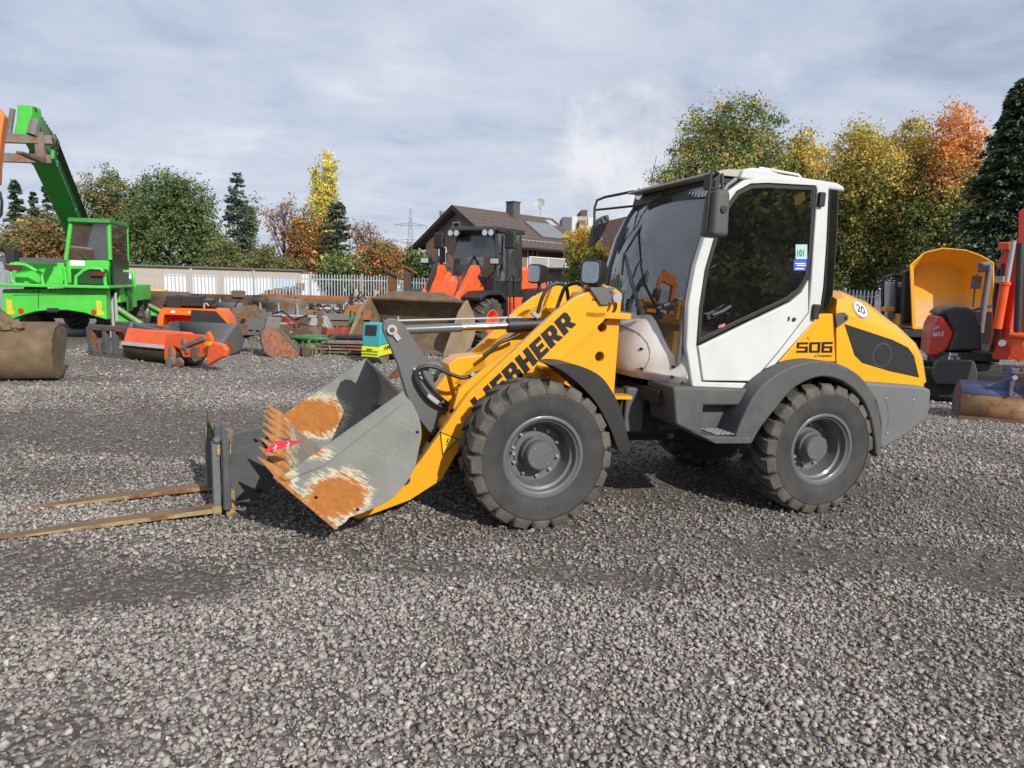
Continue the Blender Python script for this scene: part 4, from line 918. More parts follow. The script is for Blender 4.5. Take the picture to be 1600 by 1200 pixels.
# ------------------------------------------------------------------ vegetation
LEAF = attr_mat('foliage', .65, trans=.30, spec=.3)
NEEDLE = attr_mat('needles', .7, trans=.12, spec=.25)
BARK = mat('bark', (.085, .07, .055), .95, var=.4, vs=6, bmp=.6, bs=20)
TWIG = mat('twigs', (.13, .10, .085), .95, var=.3, vs=3)
def leaves(P, size, asp, cols, rs, up=0.3, dirs=None):
    """one quad per point, random orientation; returns mesh arrays"""
    n = len(P); a = rs.normal(size=(n, 3)) if dirs is None else dirs+rs.normal(size=(n, 3))*.35
    a /= np.linalg.norm(a, axis=1)[:, None]; b = rs.normal(size=(n, 3)); b[:, 2] *= (1-up); b -= (b*a).sum(1)[:, None]*a; b /= np.linalg.norm(b, axis=1)[:, None]+1e-9
    s = (size*np.exp(rs.normal(0, .25, n)))[:, None]; a = a*s*.5; b = b*s*.5*asp
    c = np.cross(a, b); c /= np.linalg.norm(c, axis=1)[:, None]+1e-9; c *= s*.12
    V = np.stack([P-a, P-b*1.0+c, P+a, P+b*1.0+c], 1).reshape(-1, 3); F_ = np.arange(4*n).reshape(n, 4); return V, F_
def crown_obj(V, F_, cols, parent, mt, name='crown'):
    me = np_mesh(name, V, F_, mt, 4); face_col(me, cols); o = bpy.data.objects.new(name, me); C.objects.link(o); o.parent = parent; return o
def trunk_obj(h, r, limbs, parent, mt=None, lean=(0, 0), name='trunk'):
    m = M(); pts = [(lean[0]*t*t, lean[1]*t*t, h*t) for t in (0, .15, .4, .7, 1)]; m.tube(pts, [r*1.25, r, r*.8, r*.5, r*.15], 8)
    for (z, d, l, rr) in limbs:
        p0 = np.array((lean[0]*(z/h)**2, lean[1]*(z/h)**2, z)); d = np.array(d, float); d /= np.linalg.norm(d)
        m.tube([p0, p0+d*l*.5+np.array((0, 0, l*.04)), p0+d*l+np.array((0, 0, l*.18))], [rr, rr*.6, rr*.15], 5)
    return m.build(name, mt or BARK, parent, smooth=60)
def palette(rs, n, pal, jit=.16):
    pal = np.array([p[:3] for p in pal]); pal = (pal*.86+pal.mean(1, keepdims=True)*.14)*2.0; w = np.ones(len(pal))/len(pal); c = pal[rs.choice(len(pal), n, p=w)]; return c*np.exp(rs.normal(0, jit, (n, 1)))
def broad_tree(name, label, x, y, h, wd, pal, seed, n=7000, leaf=.175, blobs=None, bare=0.12, group=None, clump=.55, zbase=.12, toppal=None, tight=.5, cat='tree', dens=1.0):
    rs = np.random.default_rng(seed); fr = Fr.yaw((x, y, float(gz(x))), 0); t = thing(name, label, cat, fr, group)
    r = wd/2; n = int(n*2.1)
    if blobs is None:
        blobs = [(0, 0, .58, .72, .72, .38)]
        for k in range(7): a = 2*pi*k/7+rs.random(); blobs.append((cos(a)*.55, sin(a)*.55, rs.uniform(.35, .75), .42, .42, .2))
        blobs += [(rs.uniform(-.2, .2), rs.uniform(-.2, .2), .84, .4, .4, .16)]
    vol = np.array([b[3]*b[4]*b[5] for b in blobs]); vol /= vol.sum()
    ncl = max(20, int(n/36)); bi = rs.choice(len(blobs), ncl, p=vol); B = np.array(blobs)[bi]
    d = rs.normal(size=(ncl, 3)); d /= np.linalg.norm(d, axis=1)[:, None]; rad = rs.uniform(tight, 1.05, ncl)[:, None]
    cl = B[:, :3]+d*rad*B[:, 3:6]; cl[:, 2] = np.maximum(cl[:, 2], zbase+rs.random(ncl)*.06)
    cl = cl*np.array([r, r, h]); cs = clump*np.exp(rs.normal(0, .3, ncl)); per = np.maximum(8, (36*rs.uniform(.5, 1.5, ncl)*dens)).astype(int)
    P = np.repeat(cl, per, 0)+np.clip(rs.normal(size=(per.sum(), 3)), -1.9, 1.9)*np.repeat(cs, per)[:, None]*np.array([.5, .5, .38])
    P[:, 2] = np.maximum(P[:, 2], .15)
    cc = palette(rs, ncl, pal, .22)
    if toppal is not None:
        hh = cl[:, 2]/h; k = rs.random(ncl) < sstep(.45, .9, hh); cc[k] = palette(rs, int(k.sum()), toppal, .2)
    cols = np.repeat(cc, per, 0)*np.exp(rs.normal(0, .18, (per.sum(), 1))); V, F_ = leaves(P, leaf, .62, cols, rs)
    crown_obj(V, F_, np.clip(cols, 0, 1), t, LEAF)
    limbs = []
    for k in range(16):
        c_ = cl[rs.integers(ncl)]; z0 = max(.08*h, c_[2]*.55); dv_ = c_-np.array((0, 0, z0)); limbs.append((z0, dv_, np.linalg.norm(dv_), r*.035))
    trunk_obj(h*.8, max(.08, h*.022), limbs, t); return t
def conifer(name, label, x, y, h, wd, pal, seed, n=6000, leaf=.175, group=None, droop=.25, power=.9, base=.05, sparse=0.0):
    rs = np.random.default_rng(seed); fr = Fr.yaw((x, y, float(gz(x))), 0); t = thing(name, label, 'tree', fr, group); r = wd/2
    nb = max(40, n//28); nb = int(nb*1.3); zt = base+(1-base)*(1-np.sqrt(rs.random(nb)*.985)); k9 = rs.random(nb) < .22; zt[k9] = rs.uniform(.62, .985, int(k9.sum())); zt = np.sort(zt); a = rs.random(nb)*2*pi; L_ = r*((1-zt)**power)*rs.uniform(.55, 1.12, nb)+.22
    tw = np.clip(rs.beta(1.6, 1.0, (nb, 28)), 0, 1); dirs = np.stack([np.cos(a), np.sin(a), 0*a], 1)
    P = dirs[:, None, :]*(L_[:, None]*tw)[:, :, None]; side = np.stack([-np.sin(a), np.cos(a), 0*a], 1)
    P += side[:, None, :]*(rs.normal(0, .22, (nb, 28))*(L_[:, None]*(1.1-tw)+.15))[:, :, None]
    P[:, :, 2] = zt[:, None]*h-droop*L_[:, None]*tw**1.2+.12*L_[:, None]*tw**4+rs.normal(0, .05*h/10, (nb, 28)); P[:, :, 2] = np.maximum(P[:, :, 2], .1)
    cc = palette(rs, nb, pal, .25); cols = (np.repeat(cc, 28, 0)*np.exp(rs.normal(0, .2, (nb*28, 1)))*(1+.35*(tw.reshape(-1, 1)-.5)))
    dd_ = np.repeat(dirs, 28, 0)+np.array((0, 0, -.35)); V, F_ = leaves(P.reshape(-1, 3), leaf, .42, cols, rs, dirs=dd_)
    crown_obj(V, F_, np.clip(cols, 0, 1), t, NEEDLE); trunk_obj(h*.97, max(.08, h*.016), [(zt[k]*h, (*dirs[k][:2], -droop), L_[k]*.8, .02) for k in range(0, nb, 6)], t); return t
def bare_tree(name, label, x, y, h, wd, seed, pal, n=900, leaf=.2, twigs=150, group=None):
    rs = np.random.default_rng(seed); fr = Fr.yaw((x, y, float(gz(x))), 0); t = thing(name, label, 'tree', fr, group); m = M(); tips = []
    m.tube([(0, 0, 0), (.1, 0, h*.3), (0, .05, h*.6)], [h*.02, h*.016, h*.010], 7)
    def grow(p, d, l, r, k):
        q = p+d*l; mid = p+d*l*.5+rs.normal(size=3)*l*.05; m.tube([p, mid, q], [r, r*.8, r*.5], 4, cap=False); tips.append(q); tips.append(mid)
        if k > 0:
            for _ in range(3 if k > 1 else 2):
                nd = d+rs.normal(size=3)*np.array((.45, .45, .25))+np.array((0, 0, .18)); nd /= np.linalg.norm(nd); grow(p+d*l*rs.uniform(.5, 1), nd, l*rs.uniform(.6, .8), r*.58, k-1)
    for k in range(10):
        a = rs.random()*2*pi; z = h*rs.uniform(.15, .55); sp = (wd/2)/h*1.7; d = np.array((cos(a)*sp, sin(a)*sp, 1.0)); d /= np.linalg.norm(d); grow(np.array((0, 0, z)), d, h*.20, h*.009, 3)
    m.build('branches', TWIG, t, smooth=0, fixn=False)
    T = np.array(tips); P = T[rs.integers(len(T), size=n)]+rs.normal(size=(n, 3))*.22; P[:, 2] = np.maximum(P[:, 2], .3)
    cols = palette(rs, n, pal, .25); V, F_ = leaves(P, leaf, .6, cols, rs); crown_obj(V, F_, np.clip(cols, 0, 1), t, LEAF); return t
def tpos(u, v, Y):
    """ground x at depth Y under pixel u, and height reaching pixel row v"""
    p = at(u, v, Y); return p[0], p[2]-float(gz(p[0]))
G1 = [(.070, .105, .028), (.05, .085, .024), (.095, .12, .035), (.06, .09, .03)]
G2 = [(.10, .13, .035), (.14, .16, .04), (.08, .11, .03), (.06, .09, .03)]
DK = [(.022, .040, .022), (.03, .05, .028), (.018, .034, .02), (.04, .06, .035)]
BR = [(.12, .095, .03), (.16, .10, .03), (.08, .09, .03), (.19, .085, .03)]
OR = [(.30, .10, .025), (.22, .085, .03), (.34, .15, .03), (.16, .09, .03)]
YE = [(.42, .33, .04), (.50, .38, .05), (.36, .32, .05), (.24, .25, .05)]
PK = [(.22, .07, .06), (.16, .07, .05), (.28, .12, .06)]
def BT(name, label, u, v, Y, wpx, pal, seed, **k):
    x, h = tpos(u, v, Y); return broad_tree(name, label, x, Y, h, wpx/FPX*Y, pal, seed, **k)
def CT(name, label, u, v, Y, wpx, pal, seed, **k):
    x, h = tpos(u, v, Y); return conifer(name, label, x, Y, h, wpx/FPX*Y, pal, seed, **k)
CT('spruce_tree', 'tallest of the dark spruces beyond the green telehandler boom', 22, 278, 62, 62, DK, 1, n=5000, leaf=.30)
CT('spruce_tree', 'small dark spruce just left of the green boom', 50, 296, 64, 34, DK, 2, n=3000, leaf=.28)
CT('spruce_tree', 'dark spruce partly hidden behind the green boom', 71, 290, 66, 44, DK, 3, n=3000, leaf=.28)
BT('broad_tree', 'brownish autumn tree behind the telehandler engine deck', 62, 330, 57, 150, BR+G1[:1], 4, n=9000, leaf=.205, zbase=.05)
BT('broad_tree', 'olive and brown tree between telehandler boom and the big green tree', 158, 258, 58, 105, BR[:3]+G1, 5, n=7000, leaf=.19, zbase=.05, tight=.35)
BT('broad_tree', 'big dense green tree behind the beige garage wall', 262, 264, 56, 165, G1, 6, n=17000, leaf=.205, zbase=.04, clump=.7,
   blobs=[(0, 0, .45, .8, .8, .4), (-.25, 0, .72, .5, .5, .26), (.3, 0, .7, .5, .5, .24), (.05, 0, .86, .28, .3, .14), (-.6, 0, .35, .4, .4, .28), (.65, 0, .4, .38, .4, .3), (.75, 0, .22, .4, .4, .2)])
BT('bush', 'low green bush between the big tree and the dark evergreen', 345, 372, 54, 80, G1+BR[:1], 7, n=4000, leaf=.175, zbase=.02, cat='bush')
CT('evergreen_tree', 'slim dark evergreen standing alone against the sky', 369, 268, 57, 58, DK[:2]+[(.045, .065, .03)], 8, n=7000, leaf=.205, power=.55, droop=.12)
BT('broad_tree', 'narrow yellow green tree leaning on the slim evergreen', 389, 300, 59, 24, G2, 9, n=1600, leaf=.175)
x, h = tpos(441, 292, 58); bare_tree('bare_tree', 'nearly bare tree with reddish leaves between slim evergreen and yellow poplar', x, 58, h, 4.6, 10, PK+BR[:1], n=1300, leaf=.2)
BT('bush', 'mixed green and brown hedge bush behind the white garage doors', 415, 385, 53, 110, G1+BR, 11, n=5000, leaf=.175, zbase=.02, cat='bush')
BT('broad_tree', 'orange brown autumn tree in front of the yellow poplar', 476, 330, 56, 66, OR+BR, 12, n=6500, leaf=.175, zbase=.03)
PO = [(-.35, 0, .5, .42, .6, .42), (.32, 0, .55, .48, .6, .44), (-.35, 0, .78, .3, .4, .18), (.3, 0, .86, .3, .4, .16), (0, 0, .3, .8, .8, .2)]
BT('poplar_tree', 'tall yellow poplar with two peaks', 505, 236, 66, 54, YE+[(.30, .28, .05)], 13, n=9000, leaf=.205, blobs=PO, zbase=.05, clump=.5, tight=.3)
CT('evergreen_tree', 'dark green conifer partly covering the yellow poplar', 526, 314, 55, 66, DK+[(.03, .055, .035)], 14, n=8000, leaf=.205, power=.5, droop=.1)
BT('bush', 'green bush behind the fence under the dark conifer', 535, 398, 52, 90, G2, 15, n=3500, leaf=.2, zbase=.02, cat='bush')
x, h = tpos(580, 335, 55); bare_tree('bare_tree', 'thin tree with red leaves between dark conifer and pylon', x, 55, h, 4.6, 16, PK+BR, n=900, leaf=.19)
BT('broad_tree', 'rusty brown autumn bush tree between conifer and pylon', 590, 376, 53, 105, OR+BR+G2[:1], 17, n=7500, leaf=.175, zbase=.02)
BT('broad_tree', 'olive green tree below the pylon', 640, 384, 60, 62, G2+BR[:1], 18, n=4500, leaf=.19, zbase=.03)
BT('broad_tree', 'dark green tree between pylon and brick house', 668, 396, 57, 46, G1+DK[:1], 19, n=3000, leaf=.19, zbase=.03)
BT('broad_tree', 'yellow and green garden tree in front of the brown tiled roofs', 919, 352, 44, 78, G2+[(.20, .22, .05)], 20, n=8000, leaf=.17, toppal=YE[:3]+[(.45, .25, .03)], zbase=.05, clump=.36)
CT('evergreen_tree', 'dark evergreen tree behind the yellow and green garden tree', 955, 352, 54, 44, DK, 21, n=3500, leaf=.19, power=.6)
BT('bush', 'dark green hedge in front of the red tiled gable', 968, 408, 42, 60, G1+DK, 22, n=3500, leaf=.17, zbase=.02, cat='bush')
BT('broad_tree', 'tall green and yellow tree rising behind the cab roof', 1148, 150, 36, 235, [(.15, .18, .06), (.13, .165, .06), (.19, .20, .06), (.10, .14, .045), (.24, .21, .05)], 23, n=32000, leaf=.13, toppal=G2+[(.30, .22, .05)], zbase=.05, clump=.5,
   blobs=[(-.05, 0, .45, .85, .7, .4), (-.3, 0, .75, .42, .4, .22), (.3, 0, .74, .45, .4, .22), (.15, 0, .90, .3, .3, .10), (-.2, 0, .90, .26, .3, .1), (-.75, 0, .48, .3, .4, .2), (.7, 0, .5, .35, .4, .25)])
MIX = [(.12, .125, .03), (.09, .105, .028), (.18, .16, .035), (.24, .18, .035), (.07, .085, .025)]
TOP = [(.34, .235, .035), (.38, .28, .04), (.27, .225, .04), (.20, .20, .045)]
for i, (u, v, Y, w, s, lab) in enumerate([(1262, 203, 36, 105, 30, 'autumn tree with orange leaves touching the tall green tree'), (1338, 188, 36, 130, 31, 'bushy golden autumn tree behind the back window of the cab'), (1432, 184, 35, 135, 32, 'golden brown autumn tree above the speed sign of the loader'), (1385, 215, 35, 140, 35, 'green and brown hedge tree behind the yellow dumper')]):
    BT('autumn_tree', lab, u, v, Y, w, MIX, s, n=22000, leaf=.12, toppal=TOP, zbase=.02, clump=.42, group='autumn trees along the right fence')
BT('autumn_tree', 'bright orange tree crown beside the dark spruce', 1508, 156, 33, 125, MIX, 33, n=20000, leaf=.12, toppal=[(.48, .17, .03), (.42, .20, .03), (.36, .14, .03)], zbase=.02, clump=.42, group='autumn trees along the right fence')
BT('autumn_tree', 'dark hedge tree right behind the red excavator', 1480, 270, 33, 150, MIX+G1, 36, n=17000, leaf=.12, zbase=.01, clump=.4, group='autumn trees along the right fence')
BT('autumn_tree', 'low dark hedge behind the rear of the yellow loader', 1315, 330, 36, 150, MIX+G1, 37, n=17000, leaf=.12, zbase=.01, clump=.4, group='autumn trees along the right fence')
CT('spruce_tree', 'big dark spruce towering over the red excavator', 1608, 118, 24, 235, [(.024, .038, .018), (.032, .048, .022), (.045, .06, .028), (.02, .032, .016)], 34, n=34000, leaf=.17, droop=.35, power=.75)
# trees behind the photographer: they show as reflections in the glass of the cab
for i, (x, y, h, w) in enumerate([(29, -9, 7.0, 7.5), (31, -16, 9, 8), (23, -3, 6, 6), (36, -22, 10, 9)]):
    broad_tree('yard_tree', 'green autumn tree on the near side of the yard', x, y, h, w, [(.20, .21, .05), (.16, .19, .05), (.30, .25, .05), (.12, .15, .04)], 60+i, n=6000, leaf=.5, zbase=.0, clump=1.2, group='trees on the near side of the yard')

for i, (x, y, h, w) in enumerate([(24, -6, 3.0, 9), (25, -13, 3.2, 9)]):  # unseen bushes added to cover bright ground in the door glass reflection
    broad_tree('bush', 'unseen low green hedge bush added for the cab door reflection', x, y, h, w, G2, 80+i, n=2500, leaf=.4, zbase=.0, clump=1.0, group='unseen hedge bushes added for the cab door reflection', cat='bush')

# ------------------------------------------------------------------ fence
FEN = mat('galvanised fence steel', (.33, .37, .41), .5, metal=.1, var=.06, dirt=.15)
def palisade(name, label, p0, p1, H=1.78, gap=.155, group='palisade fence along the yard'):
    p0 = np.array(p0, float); p1 = np.array(p1, float); d = p1-p0; Ln = np.linalg.norm(d); ang = math.degrees(atan2(d[1], d[0]))
    fr = Fr.yaw((p0[0], p0[1], float(gz((p0[0]+p1[0])/2))), ang); t = thing(name, label, 'fence', fr, group)
    m = M(); n = int(Ln/gap)
    for i in range(n):
        x = (i+.5)*gap; m.prism([(x-.026, .06), (x+.026, .06), (x+.026, H-.06), (x, H), (x-.026, H-.06)], -.012, .0)
    m.build('pales', FEN, t, smooth=0, fixn=True)
    for z in (.3, H-.28): m = M(); m.box((Ln/2, .03, z), (Ln, .05, .05)); m.build('rail', FEN, t)
    k = int(round(Ln/2.75))
    for i in range(k+1): m = M(); m.box((Ln*i/k, .06, (H+.06)/2), (.10, .09, H+.06)); m.build('post', FEN, t, bevel=.01)
    return t
FP = [at(-260, 440, 21)[:2], at(190, 440, 30)[:2], at(640, 440, 38.5)[:2], at(1085, 440, 36.5)[:2], at(1420, 440, 29)[:2], at(1800, 440, 20)[:2]]
for i, lab in enumerate(['grey palisade fence behind the green telehandler', 'grey palisade fence in front of the white garage doors', 'grey palisade fence behind the orange loader', 'grey palisade fence behind the cab of the yellow loader', 'grey palisade fence behind the yellow dumper']):
    palisade('palisade_fence', lab, FP[i], FP[i+1])

# ------------------------------------------------------------------ garages behind the fence
PLAS = mat('beige render', (.42, .35, .27), .9, var=.08, dirt=.15); WDOOR = mat('white garage door', (.74, .75, .76), .5, var=.04, dirt=.1)
BDOOR = mat('pale blue garage door', (.46, .56, .66), .5, var=.04); FELT = mat('roof felt', (.12, .12, .12), .9)
gA = at(190, 425, 44); gB = at(470, 430, 50); d = gB[:2]-gA[:2]; Ln = np.linalg.norm(d)
gf = Fr.yaw((gA[0], gA[1], 0), math.degrees(atan2(d[1], d[0]))); gt = thing('garage_row', 'beige garage row with white corrugated doors behind the fence', 'garage', gf)
zt0 = gf.py(190, 413, 0)[1]; zt1 = gf.py(460, 425, 0)[1]
m = M(); zw = (zt0+zt1)/2; m.box((Ln/2, 3, zw/2), (Ln, 6, zw)); m.build('wall', PLAS, gt)
m = M(); m.box((Ln/2, 2.95, zw+.05), (Ln+.3, 6.3, .10)); m.build('roof', FELT, gt)
for (u0, u1, mt) in ((192, 212, WDOOR), (256, 290, WDOOR), (300, 312, WDOOR), (312, 338, WDOOR), (350, 424, WDOOR), (427, 462, BDOOR)):
    xa, za = gf.py(u0, 428+(u0-250)*.03, 0); xb, zb_ = gf.py(u1, 428+(u1-250)*.03, 0); zt_ = min(za, zb_, zw-.12)
    m = M(); nn = max(4, int((xb-xa)/.13))
    for k in range(nn): xx = xa+(xb-xa)*(k+.5)/nn; m.prism([(xx-(xb-xa)/nn*.5, -.02), (xx-(xb-xa)/nn*.3, -.05), (xx+(xb-xa)/nn*.3, -.05), (xx+(xb-xa)/nn*.5, -.02), (xx+(xb-xa)/nn*.5, .02), (xx-(xb-xa)/nn*.5, .02)], .05, zt_, 'z')
    m.build('garage_door', mt, gt, smooth=0)
gA2 = at(466, 430, 50); gB2 = at(690, 440, 62); d = gB2[:2]-gA2[:2]; L2 = np.linalg.norm(d); gf2 = Fr.yaw((gA2[0], gA2[1], 0), math.degrees(atan2(d[1], d[0])))
gt2 = thing('storage_shed', 'low white storage shed behind the fence between garages and brick house', 'shed', gf2); z2 = gf2.py(480, 427, 0)[1]
m = M(); m.box((L2/2, 2, z2/2), (L2, 4, z2)); m.build('wall', WDOOR, gt2); m = M(); m.box((L2/2, 2, z2+.06), (L2+.2, 4.2, .12)); m.build('roof', mat('rust red roof edge', (.20, .10, .08), .8), gt2)
for u in (520, 585):
    xa, _ = gf2.py(u, 440, 0); m = M(); m.box((xa, -.03, .95), (2.4, .05, 1.7)); m.build('shed_door', mat('grey shed door', (.20, .21, .22), .7, var=.2), gt2)
# container behind telehandler
cA = at(52, 440, 40); cB = at(185, 440, 44); d = cB[:2]-cA[:2]; L3 = np.linalg.norm(d); cf3 = Fr.yaw((cA[0], cA[1], 0), math.degrees(atan2(d[1], d[0]))); ct = thing('carport', 'grey roofed carport with white doors behind the telehandler cab', 'carport', cf3)
z3 = cf3.py(115, 405, 0)[1]; m = M(); m.box((L3/2, 2, z3/2-.2), (L3, 4, z3-.4)); m.build('wall', LGREY, ct); m = M(); m.prism([(-.2, z3-.42), (.1, z3), (L3, z3), (L3+.2, z3-.42)], -.3, 4.2); m.build('roof', mat('dark roof sheet', (.09, .09, .095), .7), ct)
for k in range(2): m = M(); m.box((L3*(.3+.4*k), -.03, 1.0), (1.9, .06, 1.8)); m.build('garage_door', WDOOR if k == 0 else mat('red brown door', (.28, .09, .07), .7), ct)
# parked car-like rubble heap behind the fence
m = M()
rs = np.random.default_rng(3)
for k in range(60):
    a = at(rs.uniform(400, 470), 440, rs.uniform(41, 43)); s_ = rs.uniform(.25, .6); m.box((a[0], a[1], rs.uniform(.1, 1.1)*max(0, 1-abs(a[0]+12.5)/3)+.15), (s_, s_*.8, s_*.6), rz=rs.uniform(0, 3), rx=rs.uniform(-.5, .5))
tag(m.build('rubble_heap', mat('rubble', (.16, .14, .12), .95, var=.4, vs=1.5), None, smooth=0), 'grey brown heap of rubble behind the fence by the pale blue door', 'rubble heap', kind='stuff')

# ------------------------------------------------------------------ houses
def brickmat(name, c1, c2, mort, scale=4.2):
    m, nt, b, N, L = nodes(name); t = N.new('ShaderNodeTexCoord'); 
    br = N.new('ShaderNodeTexBrick'); br.inputs['Scale'].default_value = scale; br.inputs['Color1'].default_value = (*c1, 1); br.inputs['Color2'].default_value = (*c2, 1); br.inputs['Mortar'].default_value = (*mort, 1); br.inputs['Mortar Size'].default_value = .03
    s_ = N.new('ShaderNodeSeparateXYZ'); L.new(t.outputs['Object'], s_.inputs[0]); cbn = N.new('ShaderNodeCombineXYZ'); L.new(math_(nt, 'ADD', s_.outputs[0], s_.outputs[1]), cbn.inputs[0]); L.new(s_.outputs[2], cbn.inputs[1]); L.new(cbn.outputs[0], br.inputs['Vector'])
    n = tex_noise(nt, 3, 5); f = ramp(nt, n.outputs[0], [(.3, .75), (.7, 1.15)]).outputs[0]; L.new(mixc(nt, 1.0, br.outputs[0], f, 'MULTIPLY'), b.inputs['Base Color']); b.inputs['Roughness'].default_value = .9; return m
def tilemat(name, c, rows=3.4):
    m, nt, b, N, L = nodes(name); t = N.new('ShaderNodeTexCoord'); s_ = N.new('ShaderNodeSeparateXYZ'); L.new(t.outputs['Object'], s_.inputs[0])
    w = math_(nt, 'FRACT', math_(nt, 'MULTIPLY', s_.outputs[2], rows)); n = tex_noise(nt, 5, 6); f = ramp(nt, n.outputs[0], [(.3, tuple(q*.7 for q in c)), (.7, tuple(q*1.25 for q in c))]).outputs[0]
    g = ramp(nt, w, [(.0, .55), (.25, 1), (1, 1)]).outputs[0]; L.new(mixc(nt, 1.0, f, g, 'MULTIPLY'), b.inputs['Base Color']); b.inputs['Roughness'].default_value = .85; bump(nt, b, w, .5, .03); return m
BRICK = brickmat('brown brick', (.27, .14, .095), (.20, .105, .075), (.30, .26, .22)); TILE = tilemat('brown roof tiles', (.105, .075, .062)); RTILE = tilemat('red brown roof tiles', (.20, .105, .075))
FASC = mat('black fascia', (.016, .018, .018), .5); WIN = glass('house window glass', (.25, .28, .3), 1.0, .02, 1.6); WFRAME = mat('white window frame', (.78, .78, .77), .5, var=.03)
CONC = mat('concrete', (.36, .34, .31), .9, var=.15)
def house(name, label, P, yawd, Wd, Ln, ze, zr, wallm, tilem, ov=.7, wins=(), group=None):
    """gable end along local x (width Wd, towards -x), ridge along local y ... front gable at y=0"""
    fr = Fr.yaw((P[0], P[1], float(gz(P[0]))), yawd); t = thing(name, label, 'house', fr, group)
    m = M(); m.prism([(-Wd, 0), (0, 0), (0, ze), (-Wd/2, zr-.12), (-Wd, ze)], 0, Ln); m.build('wall', wallm, t, smooth=0)
    sl_ = (zr-ze)/(Wd/2); m = M()
    for sg in (1, -1):
        xe = -Wd/2+sg*(Wd/2+ov); zz_ = ze-sl_*ov
        m.prism([(-Wd/2, zr), (xe, zz_), (xe, zz_+.22), (-Wd/2, zr+.22)], -ov, Ln+ov)
    rf = m.build('roof', tilem, t, smooth=0)
    m = M()
    for sg in (1, -1):
        xe = -Wd/2+sg*(Wd/2+ov); zz_ = ze-sl_*ov
        m.prism([(-Wd/2, zr-.12), (xe, zz_-.12), (xe, zz_+.24), (-Wd/2, zr+.24)], -ov-.10, -ov-.01)
        m.box((xe+sg*.06, Ln/2, zz_+.02), (.14, Ln+2*ov, .16))
    m.build('fascia', FASC, rf, smooth=0)
    for (face, a, z0, w_, h_) in wins:
        m = M(); gl = M()
        if face == 'g': m.ring([(a-w_/2, z0), (a+w_/2, z0), (a+w_/2, z0+h_), (a-w_/2, z0+h_)], [(a-w_/2+.09, z0+.09), (a+w_/2-.09, z0+.09), (a+w_/2-.09, z0+h_-.09), (a-w_/2+.09, z0+h_-.09)], -.05, .02); gl.box((a, -.01, z0+h_/2), (w_-.17, .02, h_-.17))
        else:
            m.ring([(a-w_/2, z0), (a+w_/2, z0), (a+w_/2, z0+h_), (a-w_/2, z0+h_)], [(a-w_/2+.09, z0+.09), (a+w_/2-.09, z0+.09), (a+w_/2-.09, z0+h_-.09), (a-w_/2+.09, z0+h_-.09)], -.02, .05, 'x'); m.box((.02, a, z0+h_/2), (.05, .06, h_-.1)); gl.box((.01, a, z0+h_/2), (.02, w_-.17, h_-.17))
        wf = m.build('window', WFRAME, t, smooth=0); gl.build('pane', mat('dark window pane', (.03, .035, .04), .1, var=.02), wf, smooth=0)
    return t, rf, fr
HP = at(772, 440, 52)
hx = -7.6
ze = 4.55; zr = 7.0
H1, R1, hf = house('brick_house', 'brown brick house with dark tiled roof behind the orange loader', HP, -42, 7.6, 10.5, ze, zr, BRICK, TILE, wins=(('g', -5.6, 2.9, .9, 1.3), ('g', -4.05, 5.15, .8, .9), ('e', 8.6, 2.7, 1.0, 1.35), ('e', 4.2, 2.7, 1.2, 2.0), ('e', 9.6, 2.7, .6, 1.3)))
m = M(); m.box((-3.4, 5.6, zr+.25), (.8, .8, 1.5)); m.box((-3.4, 5.6, zr+1.03), (.92, .92, .08)); m.build('chimney', mat('slate chimney', (.08, .08, .085), .8, var=.2), R1, smooth=0)
sl_ = (zr-ze)/3.8
m = M(); a = radians(-math.degrees(math.atan(sl_)))
m.box((-1.6, 7.8, zr-sl_*2.2+.30), (2.4, 3.4, .08), ry=math.atan(sl_)); m.build('solar_panel', mat('solar panel', (.16, .17, .18), .25, var=.1), R1)
m = M(); m.box((-2.9, 9.9, zr-sl_*.9+.28), (.9, .8, .08), ry=math.atan(sl_)); m.build('skylight', LGREY, R1)
m = M(); 
for k in range(20): m.box((.35, .3+k*.5, ze-sl_*.35+.36), (.03, .02, .24))
m.box((.35, 5.1, ze-sl_*.35+.47), (.03, 10.2, .04)); m.build('snow_guard', LGREY, R1)
m = M(); m.tube([(-7.9, -.5, ze-.45), (-7.75, -.2, ze-.7), (-7.62, -.08, ze-1.0), (-7.62, -.08, 0)], .06, 8); m.build('downpipe', LGREY, H1)
# balcony with white railing on the right hand wall
m = M(); m.box((.85, 5.2, 2.35), (1.7, 6.5, .2)); bl = m.build('balcony', CONC, H1)
m = M(); 
for k in range(4): m.box((1.66, 2.0+k*2.13, 2.95), (.07, .07, 1.1))
m.box((1.66, 5.2, 3.5), (.08, 6.5, .07)); m.box((1.66, 5.2, 2.5), (.06, 6.5, .06)); m.build('balcony_rail', WFRAME, bl); m = M(); m.box((1.65, 5.2, 3.0), (.02, 6.4, .9)); m.build('balcony_panel', mat('grey balcony panel', (.35, .35, .34), .6), bl)
# satellite dish on the ridge
m = M(); m.tube([(-3.7, 9.4, zr+.1), (-3.7, 9.4, zr+1.35)], .035, 6); 
dv = np.array((.5, -.8, .3)); dv /= np.linalg.norm(dv); e1 = np.cross(dv, (0, 0, 1)); e1 /= np.linalg.norm(e1); e2 = np.cross(e1, dv); c0 = np.array((-3.7, 9.3, zr+1.3))
secs = [[tuple(c0+dv*(.12*(r/.42)**2)+e1*r*cos(t)+e2*r*sin(t)) for t in np.linspace(0, 2*pi, 21)[:-1]] for r in (.02, .15, .3, .42)]
m.loft(secs, closed=True); m.tube([c0-e2*.5, c0+dv*.6-e2*.25], .02, 5); m.build('satellite_dish', LGREY, R1, smooth=50)
